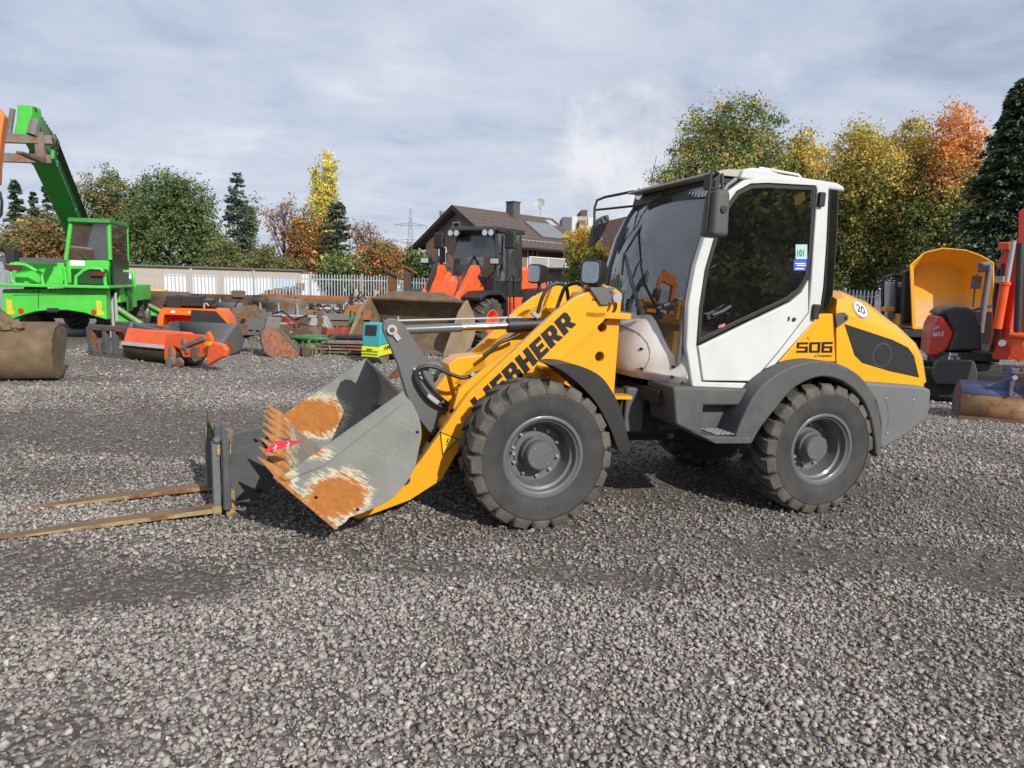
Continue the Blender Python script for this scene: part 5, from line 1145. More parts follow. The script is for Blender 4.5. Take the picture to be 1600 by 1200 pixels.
# flat roofed annex at the foot of the house
an = Fr.yaw((*at(826, 440, 47)[:2], 0), -4); at_h = thing('garden_shed', 'low flat roofed shed in front of the brick house', 'shed', an); za = an.py(850, 421, 0)[1]
m = M(); m.box((2.0, 2, za/2), (4.0, 4, za)); m.build('wall', mat('shed boards', (.20, .15, .11), .9, var=.3, vs=4), at_h); m = M(); m.box((2.0, 1.9, za+.06), (4.5, 4.6, .14)); m.build('roof', mat('shed roof', (.11, .115, .12), .8), at_h)
# second row of roofs
P2 = at(866, 440, 66); H2, R2, h2f = house('tiled_house', 'second house with brown tiled roof behind the garden tree', P2, -70, 9, 9, 4.0, 6.6, BRICK, TILE, wins=(('e', 3, 2.0, .9, 1.2),))
q = at(905, 372, 64); m = M(); m.box((-3.2, 4.0, 6.0), (.9, .7, .08), ry=.5); m.build('skylight', LGREY, R2)
P3 = at(985, 440, 50); z_r = at(990, 338, 50)[2]; H3, R3, h3f = house('gable_house', 'steep red tiled gable end beside the cab windscreen', (P3[0]+3.6, P3[1]), 12, 7.0, 9, 1.6, z_r, BRICK, RTILE, wins=())
# tower block far behind
def block(name, label, u0, u1, vt, Y, mt, dep=8, parent=None):
    a = at(u0, vt, Y); b_ = at(u1, vt, Y); return a[0], b_[0], a[2]
tf = Fr.yaw((*at(878, 440, 120)[:2], 0), 0); tb_ = thing('industrial_tower', 'grey and beige flat roofed industrial block far behind the houses', 'building', tf)
DGC = mat('dark grey cladding', (.12, .12, .125), .7, var=.1); BGC = mat('beige cladding', (.40, .34, .28), .8, var=.08); WHC = mat('pale cladding', (.62, .62, .62), .7)
for (u0, u1, vt, y, mt, nm) in ((879, 894, 339, 0, DGC, 'stair_block'), (894, 902, 338, .3, WHC, 'wall_strip'), (902, 919, 338, .5, BGC, 'wall'), (919, 927, 340, .3, WHC, 'wall_strip'), (927, 952, 344, 2, mat('grey cladding', (.30, .30, .31), .8), 'wall'), (952, 977, 343, 1, BGC, 'wall'), (977, 982, 345, .8, WHC, 'wall_strip'), (982, 990, 349, 2, DGC, 'stair_block'), (908, 918, 328, 1.5, mat('dark brick stack', (.10, .075, .065), .9), 'chimney'), (905, 915, 344, -.5, DGC, 'vent_box')):
    xa, zt_ = tf.py(u0, vt, y); xb, _ = tf.py(u1, vt, y); m = M(); m.box(((xa+xb)/2, y+4, zt_/2), (abs(xb-xa)-.01, 8, zt_)); m.build(nm, mt, tb_, smooth=0)
# round white stack left of the house ridge
sp_ = at(693, 440, 75); zs_ = at(693, 330, 75)[2]; sf = Fr.yaw((sp_[0], sp_[1], 0), 0); m = M(); m.lathe([(.48, 0), (.48, zs_-.3), (.52, zs_-.3), (.52, zs_), (.40, zs_), (.40, zs_-.4)], ax='z', n=24)
tag(m.build('flue_stack', CONC, None, fr=sf, smooth=40), 'round pale flue stack behind the ridge of the brick house', 'chimney')

# ------------------------------------------------------------------ pylon, mast
pf = Fr.yaw((*at(641, 440, 330)[:2], 0), 8); pyl = thing('power_pylon', 'lattice power pylon far away beside the brick house', 'pylon', pf); ST = mat('pylon steel', (.30, .33, .36), .6)
Hh = at(641, 326, 330)[2]; m = M(); zs = [0, .12, .25, .38, .5, .6, .7, .8, .9, 1]; hw = lambda t: 2.4*(1-t)**.9*.9+.16
for i in range(len(zs)-1):
    for (sx_, sy_) in ((1, 1), (1, -1), (-1, 1), (-1, -1)):
        a = (sx_*hw(zs[i]), sy_*hw(zs[i]), zs[i]*Hh); b_ = (sx_*hw(zs[i+1]), sy_*hw(zs[i+1]), zs[i+1]*Hh); m.tube([a, b_], .16, 4)
        c_ = (-sx_*hw(zs[i+1]), sy_*hw(zs[i+1]), zs[i+1]*Hh); m.tube([a, c_], .10, 4)
m.build('tower', ST, pyl, smooth=0)
for (v, w_) in ((351, 7.2), (377, 10.5)):
    z = at(641, v, 330)[2]; m = M(); m.tube([(-w_, 0, z-.2), (0, .3, z+1.0), (w_, 0, z-.2)], .16, 4); m.tube([(-w_, 0, z-.2), (0, .3, z-.5), (w_, 0, z-.2)], .13, 4)
    for k in range(-4, 5): m.tube([(w_*k/5, 0, z-.4), (w_*(k+.5)/5, 0, z+.6*(1-abs(k)/6))], .08, 4)
    for k in (-1, -.55, .55, 1): m.tube([(w_*k, 0, z-.2), (w_*k, 0, z-2.0)], .12, 4)
    m.build('cross_arm', ST, pyl, smooth=0)
mf = Fr.yaw((*at(318, 440, 70)[:2], 0), 0); mh_ = at(318, 292, 70)[2]; mt_ = thing('lamp_mast', 'thin grey lamp mast behind the big green tree', 'mast', mf)
m = M(); m.tube([(0, 0, 0), (0, 0, mh_)], [.12, .07], 8); m.build('pole', LGREY, mt_); m = M(); m.box((-.6, 0, mh_-.8), (1.6, .25, .12)); m.box((0, 0, mh_), (.5, .3, .25)); m.build('floodlight', LGREY, mt_)
# ------------------------------------------------------------------ materials of the other machines
GRN = mat('bright green paint', (.07, .55, .06), .42, var=.12, dirt=.4, dcol=(.10, .30, .07), coat=.25); DGRN = GRN
ORL = mat('orange red paint', (.86, .115, .022), .38, var=.06, dirt=.08, coat=.3)
ORS = mat('faded orange paint', (.80, .12, .03), .45, var=.12, vs=4, dirt=.35, dcol=(.35, .12, .06), ds=5)
ORE = mat('excavator orange', (.78, .20, .035), .45, var=.1, dirt=.3)
GBK = mat('grey bucket steel', (.085, .095, .10), .55, var=.15, dirt=.35, dcol=(.14, .12, .10), rust=.18, rs=3)
TEAL = mat('teal paint', (.045, .34, .38), .45, var=.06, dirt=.15); LIME = mat('lime yellow paint', (.60, .66, .03), .45, var=.06, dirt=.15)
RED = mat('excavator red', (.62, .035, .018), .35, var=.06, dirt=.12, coat=.4); BLUE = mat('blue grey paint', (.085, .12, .24), .5, var=.12, dirt=.3, rust=.15)
DYEL = mat('dumper yellow', (.76, .36, .01), .5, var=.08, dirt=.3, dcol=(.36, .24, .12), rust=.12); SKIP = mat('worn skip inside', (.66, .32, .03), .55, var=.12, vs=1.5, dirt=.95, dcol=(.42, .29, .15), ds=1.3)
TYR2 = mat('far tyre rubber', (.06, .056, .05), .9, var=.3, dirt=.5, dcol=(.16, .14, .11), bmp=.4, bs=40)
BRUSH = mat('brush bristles', (.055, .048, .032), .95, var=.5, vs=30, dirt=.6, dcol=(.13, .11, .06), bmp=.8, bs=60)
YELD = mat('pale yellow sticker', (.62, .50, .03), .5); REDLAMP = mat('red rear lamp', (.55, .04, .01), .25); BRN = mat('brown primer steel', (.135, .085, .06), .85, var=.3, dirt=.3, bmp=.3)
GREY2 = mat('weathered grey steel', (.16, .165, .165), .7, var=.25, dirt=.4, rust=.25, rs=3); OLIVE = mat('weathered olive steel', (.12, .115, .075), .85, var=.3, dirt=.5, rust=.35, rs=4)
CABG = glass('machine cab glass', (.66, .72, .71), 1.0, .02, 1.9, .07)

tyre1 = make_tyre(.60, .42, .32, nl=18, lug=.035, lugw=.075); rim1 = make_rim(.32, .42)
def wheel(parent, p, R, w, mt=None, rimm=None, ax='x', flip=False, rot=0):
    o = tyre1.build('wheel', [TYR2, TREAD], parent, smooth=32) if not hasattr(wheel, 'me') else None
    if o is None:
        o = bpy.data.objects.new('wheel', wheel.me); C.objects.link(o); o.parent = parent
    else: wheel.me = o.data
    r = rim1.build('rim', rimm or RIM, o, smooth=50)
    o.location = p; s = R/.60; o.scale = (s, w/.42, s); o.rotation_euler = (0, rot, (-pi/2 if not flip else pi/2) if ax == 'x' else (0 if not flip else pi)); return o
def bucket_shell(name, parent, w, prof, mt, side=None, t=.03, fr=None, teeth=0, tm=None):
    """prof: open (y,z) profile from lip round the back to the top edge; extruded along x"""
    m = M(); c = np.mean(prof, 0); inn = [tuple(np.array(q)+(c-np.array(q))*.07) for q in prof]
    m.ring(prof, inn, -w/2, w/2, 'x', closed=False); o = m.build(name, mt, parent, smooth=30, bevel=.006, fr=fr)
    for s in (-1, 1): m = M(); m.prism(prof, *sorted((s*w/2, s*(w/2-t))), 'x'); m.build('side_plate', side or mt, o, bevel=.005)
    if teeth:
        d = np.array(prof[0])-np.array(prof[1]); d /= np.linalg.norm(d)
        for k in range(teeth):
            x = -w/2+w*(k+.5)/teeth; p = np.array(prof[0]); m = M(); m.prism([tuple(p-d*.15+(0, .04)), tuple(p+d*.16), tuple(p-d*.15-(0, .04))], x-.05, x+.05, 'x'); m.build('tooth', tm or mt, o)
    return o
def beam(m, p, q, w, h, mt=0, side=None, w2=None, h2=None):
    p, q = np.array(p, float), np.array(q, float); d = q-p; d /= np.linalg.norm(d); s = np.array(side if side is not None else (1, 0, 0), float); s -= d*(s@d); s /= np.linalg.norm(s); u = np.cross(s, d); w2 = w2 or w; h2 = h2 or h
    secs = [[tuple(c+s*a*ww/2+u*b*hh_/2) for a, b in ((-1, -1), (1, -1), (1, 1), (-1, 1))] for c, ww, hh_ in ((p, w, h), (q, w2, h2))]
    m.loft(secs, mt, closed=True, caps=True)

# ------------------------------------------------------------------ green telehandler
P = gnd(85, 532); tf_ = Fr.yaw((P[0], P[1], float(gz(P[0]))), 15); T = thing('telehandler', 'bright green rotating telehandler with raised boom and cab', 'telehandler', tf_)
body = tf_.PY([(3, 452), (166, 449), (167, 500), (150, 495), (131, 489), (105, 485), (79, 485), (56, 487), (37, 492), (17, 500), (3, 500)], 0)
xl, xr_ = body[0][0], body[1][0]; xc = (xl+xr_)/2; zd = body[1][1]; wd_ = xr_-xl
m = M(); m.prism(body, 0, .35); bd = m.build('body', GRN, T, bevel=.03, seg=3)
m = M(); m.box((xc, .9, zd+.01), (wd_+.25, 2.3, .07)); m.build('deck', GRN, T, bevel=.02)
m = M(); m.box((xc, 2.6, .85), (1.0, 4.4, .55)); m.box((xc, 1.1, .60), (wd_*.9, .4, .3)); m.cyl((xc-.9, 1.2, .6), (xc+.9, 1.2, .6), .14); m.cyl((xc-.9, 4.0, .6), (xc+.9, 4.0, .6), .14); m.build('chassis', UND, T)
m = M(); m.box((xr_-.12, 2.6, 1.05), (.30, 3.2, .42)); m.box((xr_-.05, 2.2, 1.05), (.18, .7, .75)); m.build('side_frame', GRN, T, bevel=.02)
m = M(); m.box((xr_+.05, 1.75, 1.0), (.03, .5, .8)); m.build('step_box', mat('dark green', (.02, .20, .03), .5), T, bevel=.01)
for (x, y, f) in ((xr_-.25, 1.2, False), (xr_-.25, 4.0, False), (xl+.25, 1.2, True), (xl+.25, 4.0, True)): wheel(T, (x, y, .6), .6, .42, flip=f)
for (u, v) in ((33, 485), (147, 487)): q = tf_.py(u, v, 0); m = M(); m.cyl((q[0], -.03, q[1]), (q[0], .01, q[1]), .055, n=16); m.build('rear_lamp', REDLAMP, bd)
for (u0, v0, u1, v1) in ((20, 461, 150, 460), (60, 452, 60, 482)): m = M(); beam(m, tf_.p3(u0, v0, -.004), tf_.p3(u1, v1, -.004), .012, .012, side=(0, 1, 0)); m.build('panel_seam', mat('dark green seam', (.01, .09, .015), .7), bd)
m = M()
for u in (26, 52, 78, 104, 130): q = tf_.py(u, 455, 0); m.cyl((q[0], -.012, q[1]), (q[0], 0, q[1]), .018, n=8)
m.build('panel_bolts', GREY2, bd)
for (u, v) in ((15, 477), (155, 479)): q = tf_.py(u, v, 0); m = M(); m.box((q[0], -.006, q[1]), (.11, .006, .26)); m.box((q[0]+.02, -.010, q[1]-.16), (.15, .006, .09)); m.build('warning_label', YELD, bd)
m = M(); q = tf_.py(84, 486, 0); m.box((q[0], -.05, q[1]+.02), (.22, .12, .10)); m.cyl((q[0], -.15, q[1]+.02), (q[0], 0, q[1]+.02), .05); m.build('tow_hitch', UND, T, bevel=.02)
# stabiliser legs on the right
for k, ((u0, v0), (u1, v1), yy) in enumerate((((166, 470), (222, 507), .9), ((213, 466), (252, 487), 4.3))):
    p0 = tf_.py(u0, v0, yy); p1 = tf_.py(u1, v1, yy); m = M(); m.tube([(p0[0], yy, p0[1]), (p1[0], yy, p1[1])], .06, 8); m.build('stabiliser_tube', mat('worn green tube', (.16, .30, .10), .6, var=.3), T)
    m = M(); m.prism([p0, p1, (p1[0]-.05, p1[1]-.12), (p0[0], max(.35, p0[1]-.55))], yy+.08, yy+.14); m.build('stabiliser_panel', GRN, T, bevel=.01); m = M(); m.cyl((p1[0]-.1, yy+.1, p1[1]), (p1[0]-.1, yy+.1, .12), .05); m.cyl((p1[0]-.1, yy+.1, .02), (p1[0]-.1, yy+.1, .06), .2); m.build('stabiliser_foot', GREY2, T)
m = M(); q = tf_.py(176, 490, .5); m.cyl((q[0], .5, .2), (q[0], .5, 1.0), .035); m.cyl((q[0]+.08, .5, .2), (q[0]+.08, .5, 1.1), .035); m.cyl((q[0], .5, .03), (q[0], .5, .2), .12); m.build('jack_leg', LGREY, T)
# turret and cab
m = M(); m.box((xc-.35, 1.4, zd+.28), (1.2, 1.9, .5)); q0 = tf_.py(60, 448, .6); q1 = tf_.py(110, 420, .6); m.prism([(q0[0], zd), (q1[0], zd), (q1[0], q1[1]), (q0[0]+.25, zd+.18)], .5, 2.4); m.build('turret', GRN, T, bevel=.03)
CY = .25
cabp = tf_.PY([(111, 346), (170, 346), (177, 358), (172, 405), (166, 446), (104, 443), (102, 406)], CY); gls = tf_.PY([(114, 352), (164, 353), (170, 362), (164, 405), (112, 403), (107, 395)], CY)
o7 = cabp; i7 = tf_.PY([(114, 352), (164, 353), (170, 362), (165, 404), (164, 405), (112, 403), (107, 395)], CY)
m = M(); m.prism(tf_.PY([(102, 406), (172, 406), (166, 446), (104, 443)], CY), CY, CY+1.5); m.build('cab_base', GRN, T, bevel=.05, seg=3)
top = cabp; dx = (cabp[2][0]); 
m = M()
pA, pB, pC, pD = cabp[0], cabp[1], tf_.py(172, 406, CY), tf_.py(103, 406, CY)
for (a, b_) in ((pA, pD), (pB, pC)):
    for yy in (CY, CY+1.5): m.tube([(a[0], yy, a[1]), (b_[0], yy, b_[1])], .045, 8)
m.tube([(pA[0], CY, pA[1]), (pB[0], CY, pB[1])], .05, 8); m.build('cab_frame', GRN, T)
m = M(); m.prism([(CY-.12, pA[1]-.02), (CY-.08, pA[1]+.09), (CY+1.5, pA[1]+.10), (CY+1.6, pA[1]-.02)], pA[0]-.05, pB[0]+.05, 'x'); m.build('cab_roof', mat('cab roof green', (.03, .20, .03), .5), T, bevel=.03)
m = M(); m.prism([pA, pB, pC, pD], CY+.01, CY+.02); m.build('windscreen', CABG, T, smooth=0)
m = M(); m.loft([[(pB[0]+.02, CY, pB[1]), (pC[0]+.02, CY, pC[1])], [(pB[0]+.02, CY+1.5, pB[1]), (pC[0]+.02, CY+1.5, pC[1])]]); m.build('side_window', CABG, T, smooth=0, solid=.01)
m = M(); q = tf_.py(170, 430, CY); m.prism([(CY+.2, q[1]-.25), (CY+1.45, q[1]-.25), (CY+1.5, pC[1]+.02), (CY+.05, pC[1]+.02)], pC[0]-.02, pC[0]+.03, 'x'); m.build('door_lower', mat('smoked door glass', (.02, .05, .03), .15), T)
m = M(); m.box((xc+.45, CY+1.0, zd+.75), (.55, .55, .9)); m.box((xc+.45, CY+1.2, zd+1.25), (.5, .15, .7)); m.box((xc+.4, CY+.4, zd+.85), (.6, .2, .3)); m.build('cab_interior', CABIN, T, bevel=.04)
m = M(); q = tf_.py(117, 411, CY); q2 = tf_.py(126, 411, CY); m.box(((q[0]+q2[0])/2, CY-.012, q[1]), (.30, .01, .12)); m.build('number_plate', WLET, T)
m = M(); m.tube([tf_.p3(u, v, CY-.03) for u, v in ((122, 392), (130, 400), (135, 405))], .012, 6); m.build('wiper', BLK, T)
def rails(pts, y, r=.04, name='guard_rail', mt=GRN): m = M(); m.tube([tf_.p3(u, v, y) for u, v in pts], r, 8); return m.build(name, mt, T, smooth=60)
rails([(16, 413), (40, 414), (64, 427), (68, 447)], -.05); rails([(16, 413), (17, 436), (24, 444), (68, 447)], -.05); rails([(118, 448), (119, 432), (130, 423), (140, 419), (158, 420), (163, 428), (165, 447)], -.08); rails([(193, 424), (208, 424), (211, 448)], .6); rails([(100, 418), (104, 447)], -.02)
m = M()
for (u, v) in ((22, 418), (153, 428)): q = tf_.py(u, v, -.1); m.box((q[0], -.1, q[1]), (.30, .08, .12)); 
m.build('lamp_box', mat('black red lamp', (.10, .02, .02), .4), T, bevel=.02)
m = M(); q = tf_.py(137, 429, 0); m.box((q[0]+.05, -.03, q[1]-.05), (.75, .06, .36)); m.build('engine_vent', mat('vent dark green', (.01, .05, .015), .5), T, bevel=.05)
m = M(); q = tf_.py(19, 400, 1.2); m.box((q[0], 1.2, q[1]), (.20, .3, .35)); m.build('mirror', BLK, T, bevel=.03)
# boom towards the camera and up to the left
inv = tf_.mat().inverted()
def wl(u, v, Y): return np.array(inv @ Vector(at(u, v, Y)))
b0, b1, b2 = wl(126, 365, 18.5), wl(66, 226, 14.6), wl(48, 195, 13.9)
m = M(); beam(m, b0, b1, .44, .56); m.build('boom', mat('boom green with painted shade', (.035, .26, .045), .45, var=.08, dirt=.1), T, bevel=.02)  # boom paint darkened to carry the shade of its underside
dB = (b1-b0)/np.linalg.norm(b1-b0); sB = np.array((1, 0, 0))-dB*dB[0]; sB /= np.linalg.norm(sB); uB = np.cross(sB, dB)
for k in (-.12, .0, .10): m = M(); m.tube([b0+dB*.6+sB*.25+uB*k, b0+(b1-b0)*.5+sB*.26+uB*(k+.02), b1-dB*.1+sB*.25+uB*k], .022, 6); m.build('boom_hose', HOSE, T, smooth=60)
for t in (.45, .93): c_ = b0+(b1-b0)*t; m = M(); beam(m, c_-dB*.04, c_+dB*.04, .465, .58); m.build('boom_band', mat('boom green with painted shade', (.035, .26, .045)), T, bevel=.01)
m = M(); beam(m, b0+(b1-b0)*.95, b2, .34, .44); m.build('boom_extension', mat('extension green with painted shade', (.06, .30, .05), .5), T, bevel=.02)  # extension paint darkened for the same boom shade
m = M(); q = [wl(u, v, 13.7) for u, v in ((27, 163), (49, 164), (50, 178), (40, 213), (20, 212), (25, 190))]; nn = np.cross(q[1]-q[0], q[4]-q[0]); nn /= np.linalg.norm(nn); nn *= -1 if nn[1] < 0 else 1
m.add([tuple(p) for p in q]+[tuple(p+nn*.28) for p in q], [tuple(range(6)), tuple(range(11, 5, -1))]+[(i, (i+1) % 6, (i+1) % 6+6, i+6) for i in range(6)]); m.build('boom_head', GRN, T, bevel=.02)
m = M(); m.tube([wl(20, 170, 13.75), wl(17, 190, 13.75), wl(14, 212, 13.7)], .05, 8); m.tube([wl(56, 188, 13.8), wl(50, 212, 13.7)], .10, 8); m.build('head_cylinder', GREY2, T)
m = M()
for k in range(9): m.box(wl(53+3.4*k, 170+5.2*k, 13.8+.12*k), (.10, .10, .05), rz=.4)
m.tube([wl(51, 168, 13.8), wl(80, 216, 14.8)], .03, 6); m.tube([wl(83, 212, 14.6), wl(87, 219, 14.6), wl(84, 228, 14.6)], .05, 6); m.build('hose_chain', BLK, T)
FRB = mat('worn brown fork steel', (.17, .14, .12), .7, var=.25, rust=.25, dirt=.3)
m = M(); beam(m, wl(6, 216, 13.5), wl(82, 219, 13.9), .16, .13, side=(0, 0, 1)); beam(m, wl(0, 246, 13.5), wl(80, 249, 13.9), .16, .13, side=(0, 0, 1)); beam(m, wl(62, 207, 13.8), wl(65, 253, 13.8), .16, .14, side=(1, 0, 0)); m.build('fork_carriage', FRB, T, bevel=.01)
m = M(); beam(m, wl(67, 252, 13.75), wl(30, 238, 12.7), .13, .10, w2=.11, h2=.04); m.build('fork', FRB, T, bevel=.008)

# ------------------------------------------------------------------ orange excavator at the left edge with a muddy bucket
P = gnd(20, 592); ef = Fr.yaw((P[0], P[1], float(gz(P[0]))), 20); E = thing('excavator', 'orange excavator with mud caked bucket resting on the gravel before the telehandler', 'excavator', ef)
prof = [(.10, .02), (-.12, .01), (-.30, .07), (-.42, .22), (-.46, .42), (-.40, .60), (-.22, .74), (.10, .80), (.55, .72)]
xb0 = ef.py(-120, 560, -.3)[0]; xb1 = ef.py(86, 560, -.3)[0]; bw = xb1-xb0; xm = (xb0+xb1)/2
m = M(); pr = [(-y, z) for y, z in prof]
secs = []
for x in (xb0, xm, xb1): secs.append([(x, y, z) for y, z in prof])
m.loft(secs); bk2 = m.build('bucket', MUD, E, smooth=35, solid=.05)
for xs in (xb0, xb1-.04): m = M(); m.prism(prof, xs, xs+.04, 'x'); m.build('side_plate', MUD, bk2, bevel=.006)
m = M()
for (k, a) in ((2, .5), (3, .45), (4, .5), (5, .45), (1, .5)):
    p, q = np.array(prof[k]), np.array(prof[k+1]); mid = p*(1-a)+q*a; d = (q-p)/np.linalg.norm(q-p); nrm_ = np.array((-d[1], d[0])); nrm_ = nrm_ if nrm_@(np.array((0, .4))-mid) < 0 else -nrm_
    wk = .035+.022*(k % 3); m.prism([tuple(mid-d*wk), tuple(mid+d*wk), tuple(mid+d*(wk-.006)+nrm_*.022), tuple(mid-d*(wk-.006)+nrm_*.022)], xb0-.01, xb1+.01, 'x')
m.build('wear_strip', MUDD, bk2, bevel=.008)
m = M(); rs = np.random.default_rng(8)
for k in range(40): x = rs.uniform(xm-.2, xb1-.4); m.sphere((x, rs.uniform(-.35, .1), .76+rs.uniform(-.02, .06)), (rs.uniform(.03, .10), rs.uniform(.03, .09), rs.uniform(.02, .06)), n=7, k=5)
m.build('mud_lumps', MUD, bk2, smooth=0)
m = M(); q = ef.p3(-10, 500, .1); beam(m, ef.p3(-40, 470, .2), ef.p3(30, 525, 0), .14, .26, side=(0, 1, 0)); m.box(ef.p3(0, 520, .25), (.5, .3, .3)); m.build('bucket_link', MUD, E, bevel=.02)
t0, t1 = np.array(ef.p3(-8, 165, .4)), np.array(ef.p3(-45, 500, .2))
m = M(); sh = [ef.py(u, v, .4) for u, v in ((-60, 120), (-6, 163), (11, 183), (6, 215), (1, 262), (0, 288), (-12, 292), (-60, 300))]; m.prism(sh, .30, .50); m.build('boom_nose', ORE, E, bevel=.02)
sh = [ef.py(u, v, .42) for u, v in ((-52, 290), (-10, 290), (-12, 400), (-30, 500), (-60, 500))]; m = M(); m.prism(sh, .28, .58); m.build('stick', ORE, E, bevel=.03)
m = M(); m.tube([ef.p3(u, v, .3) for u, v in ((-6, 300), (0, 300), (3, 315), (2, 335), (-6, 345))], .02, 6); m.build('hose', HOSE, E, smooth=60)
m = M(); bx = xb0-3.2; m.box((bx, 1.2, 1.7), (3.0, 2.4, 1.3)); m.build('upper_body', ORE, E, bevel=.15, seg=3)
for yy in (0.2, 2.2): m = M(); m.prism([(bx-2, .45), (bx-1.7, .08), (bx+1.7, .08), (bx+2, .45), (bx+1.7, .85), (bx-1.7, .85)], yy-.25, yy+.25); m.build('track', UND, E, bevel=.05)
m = M(); beam(m, (bx+1, .6, 2.2), (bx+1.6, .5, 4.2), .4, .7, side=(0, 1, 0)); beam(m, (bx+1.6, .5, 4.2), tuple(np.array(ef.p3(-50, 150, .42))), .4, .6, side=(0, 1, 0)); m.build('boom', ORE, E, bevel=.04)

# ------------------------------------------------------------------ orange sweeper attachment
P = gnd(285, 573); sf = Fr.yaw((P[0], P[1], float(gz(P[0]))), -27); SW = thing('sweeper_attachment', 'orange sweeper broom attachment with dark grey mounting frame', 'sweeper', sf)
h_ = sf.PY([(196, 533), (205, 516), (222, 514), (262, 518), (278, 521), (280, 540), (196, 536)], 0)
x0 = h_[0][0]; x1 = h_[4][0]
m = M(); m.prism([(-.05, .33), (.04, .58), (.30, .57), (.36, .33)], x0, x1+.02, 'x'); m.build('hood', ORS, SW, bevel=.02)
m = M(); m.prism([(-.05, .28), (-.01, .33), (-.07, .35), (-.10, .29)], x0, x1, 'x'); m.build('rubber_strip', LGREY, SW)
m = M(); m.lathe([(.001, x0-.05), (.23, x0-.05), (.26, x0), (.25, (x0+x1)/2), (.26, x1+.12), (.23, x1+.2), (.001, x1+.2)], (0, .20, .26), 'x', 40); m.build('brush_roller', BRUSH, SW, smooth=50)
sd = sf.PY([(258, 540), (262, 522), (282, 520), (320, 524), (326, 518), (332, 530), (332, 545), (318, 558), (288, 558), (282, 545), (272, 540), (272, 562), (258, 562)], -.10)
m = M(); m.prism(sd, -.12, -.06); m.build('end_plate', ORS, SW, bevel=.008)
m = M(); q = sf.py(305, 556, -.15); m.cyl((q[0], -.16, q[1]), (q[0], -.05, q[1]), .10, n=16); m.box((q[0], -.14, q[1]+.06), (.17, .05, .17)); m.build('motor_cover', BRN, SW, bevel=.01)
m = M(); q0, q1 = sf.p3(285, 542, -.14), sf.p3(320, 528, -.14); beam(m, q0, q1, .06, .05); q0, q1 = sf.p3(286, 530, -.14), sf.p3(293, 552, -.14); beam(m, q0, q1, .05, .04); m.build('strut', GREY2, SW)
cv = sf.PY([(326, 553), (328, 538), (336, 534), (350, 538), (356, 546), (354, 557), (340, 563), (326, 572)], -.18); m = M(); m.prism(cv, -.22, -.12); m.build('end_cover', ORS, SW, bevel=.03, seg=3)
m = M(); q = sf.py(327, 537, -.2); m.box((q[0], -.2, q[1]), (.10, .08, .06)); m.build('amber_lamp', mat('amber lamp', (.75, .38, .01), .3), SW)
m = M(); q = sf.py(268, 570, -.15); m.cyl((q[0], -.20, .09), (q[0], -.13, .09), .09, n=20); m.cyl((q[0]+.12, -.12, .08), (q[0]+.12, -.06, .08), .085, n=20); m.box((q[0]-.02, -.12, .24), (.06, .08, .22)); m.build('castor_wheel', GREY2, SW)
fx0 = sf.PY([(142, 510), (160, 512), (160, 558), (145, 555)], .25); P_ = sf.py(152, 560, .25)
fr_o = sf.PY([(142, 511), (204, 515), (203, 558), (146, 552)], .1); 
m = M()
a, b_, c_, d_ = [np.array((q[0], .1, q[1])) for q in fr_o]
for (p, q, w) in ((a, b_, .10), (d_, c_, .12), (a, d_, .16), (b_, c_, .17), (a*.62+b_*.38, d_*.62+c_*.38, .10), (a*.38+b_*.62, d_*.38+c_*.62, .09)): beam(m, p, q, w, .10, side=(0, 0, 1) if abs((q-p)[2]) < abs((q-p)[0]) else (1, 0, 0))
m.build('mounting_frame', GBK, SW, bevel=.008)
m = M(); q = sf.py(152, 556, .2); m.box((q[0]+.05, .2, .12), (.20, .16, .24)); m.build('support_foot', GBK, SW)
m = M(); q0, q1 = sf.p3(186, 506, .5), sf.p3(262, 514, .5); beam(m, q0, q1, .18, .10, side=(0, 1, 0)); q0, q1 = sf.p3(215, 510, .2), sf.p3(245, 517, .2); beam(m, q0, q1, .12, .08, side=(0, 1, 0)); beam(m, b_, sf.p3(196, 518, .5), .06, .3); m.build('tow_arm', GBK, SW, bevel=.01)
m = M(); q = sf.py(167, 523, .0); m.box((q[0], .25, q[1]), (.16, .04, .22)); m.build('cover_plate', ORS, SW)

# ------------------------------------------------------------------ orange hopper behind the grey bucket
P = gnd(300, 543); hf_ = Fr.yaw((P[0], P[1], float(gz(P[0]))), 12); HO = thing('spreader_hopper', 'bright orange hopper with black machinery on top behind the grey bucket', 'hopper', hf_)
o1 = hf_.PY([(244, 515), (250, 484), (255, 481), (346, 484), (356, 500), (362, 520), (362, 540), (244, 540)], 0)
i1 = hf_.PY([(252, 536), (256, 494), (258, 491), (302, 493), (318, 495), (330, 500), (340, 520), (330, 537)], 0)
m = M(); m.ring(o1, i1, 0, .9); m.prism(i1, .85, .9); m.build('housing', mat('bright orange paint', (.88, .15, .015), .4, var=.06), HO, bevel=.02)
m = M(); m.prism(hf_.PY([(299, 484), (337, 486), (356, 506), (350, 530), (299, 528)], -.04), -.06, -.03); m.build('rubber_flap', BLK, HO)
m = M(); q = hf_.py(295, 470, .5); m.box((q[0], .5, q[1]), (.6, .5, .22)); m.box((q[0]-.25, .4, q[1]-.02), (.3, .4, .26)); m.box((q[0]+.35, .5, q[1]-.04), (.35, .4, .16)); m.cyl((q[0]-.5, .4, q[1]-.08), (q[0]+.6, .4, q[1]-.1), .07); m.build('top_machinery', BLK, HO, bevel=.02)
m = M(); m.tube([hf_.p3(u, v, .1) for u, v in ((319, 482), (319, 475), (323, 474), (326, 478))], .018, 6); m.build('lifting_eye', LGREY, HO)
m = M(); q = hf_.py(270, 487, -.01); q2 = hf_.py(296, 488, -.01); m.box((q[0], -.008, q[1]), (.08, .01, .05), 0); m.box((q2[0], -.008, q2[1]), (.08, .01, .05), 1); m.build('label_plate', [WLET, YELD], HO)

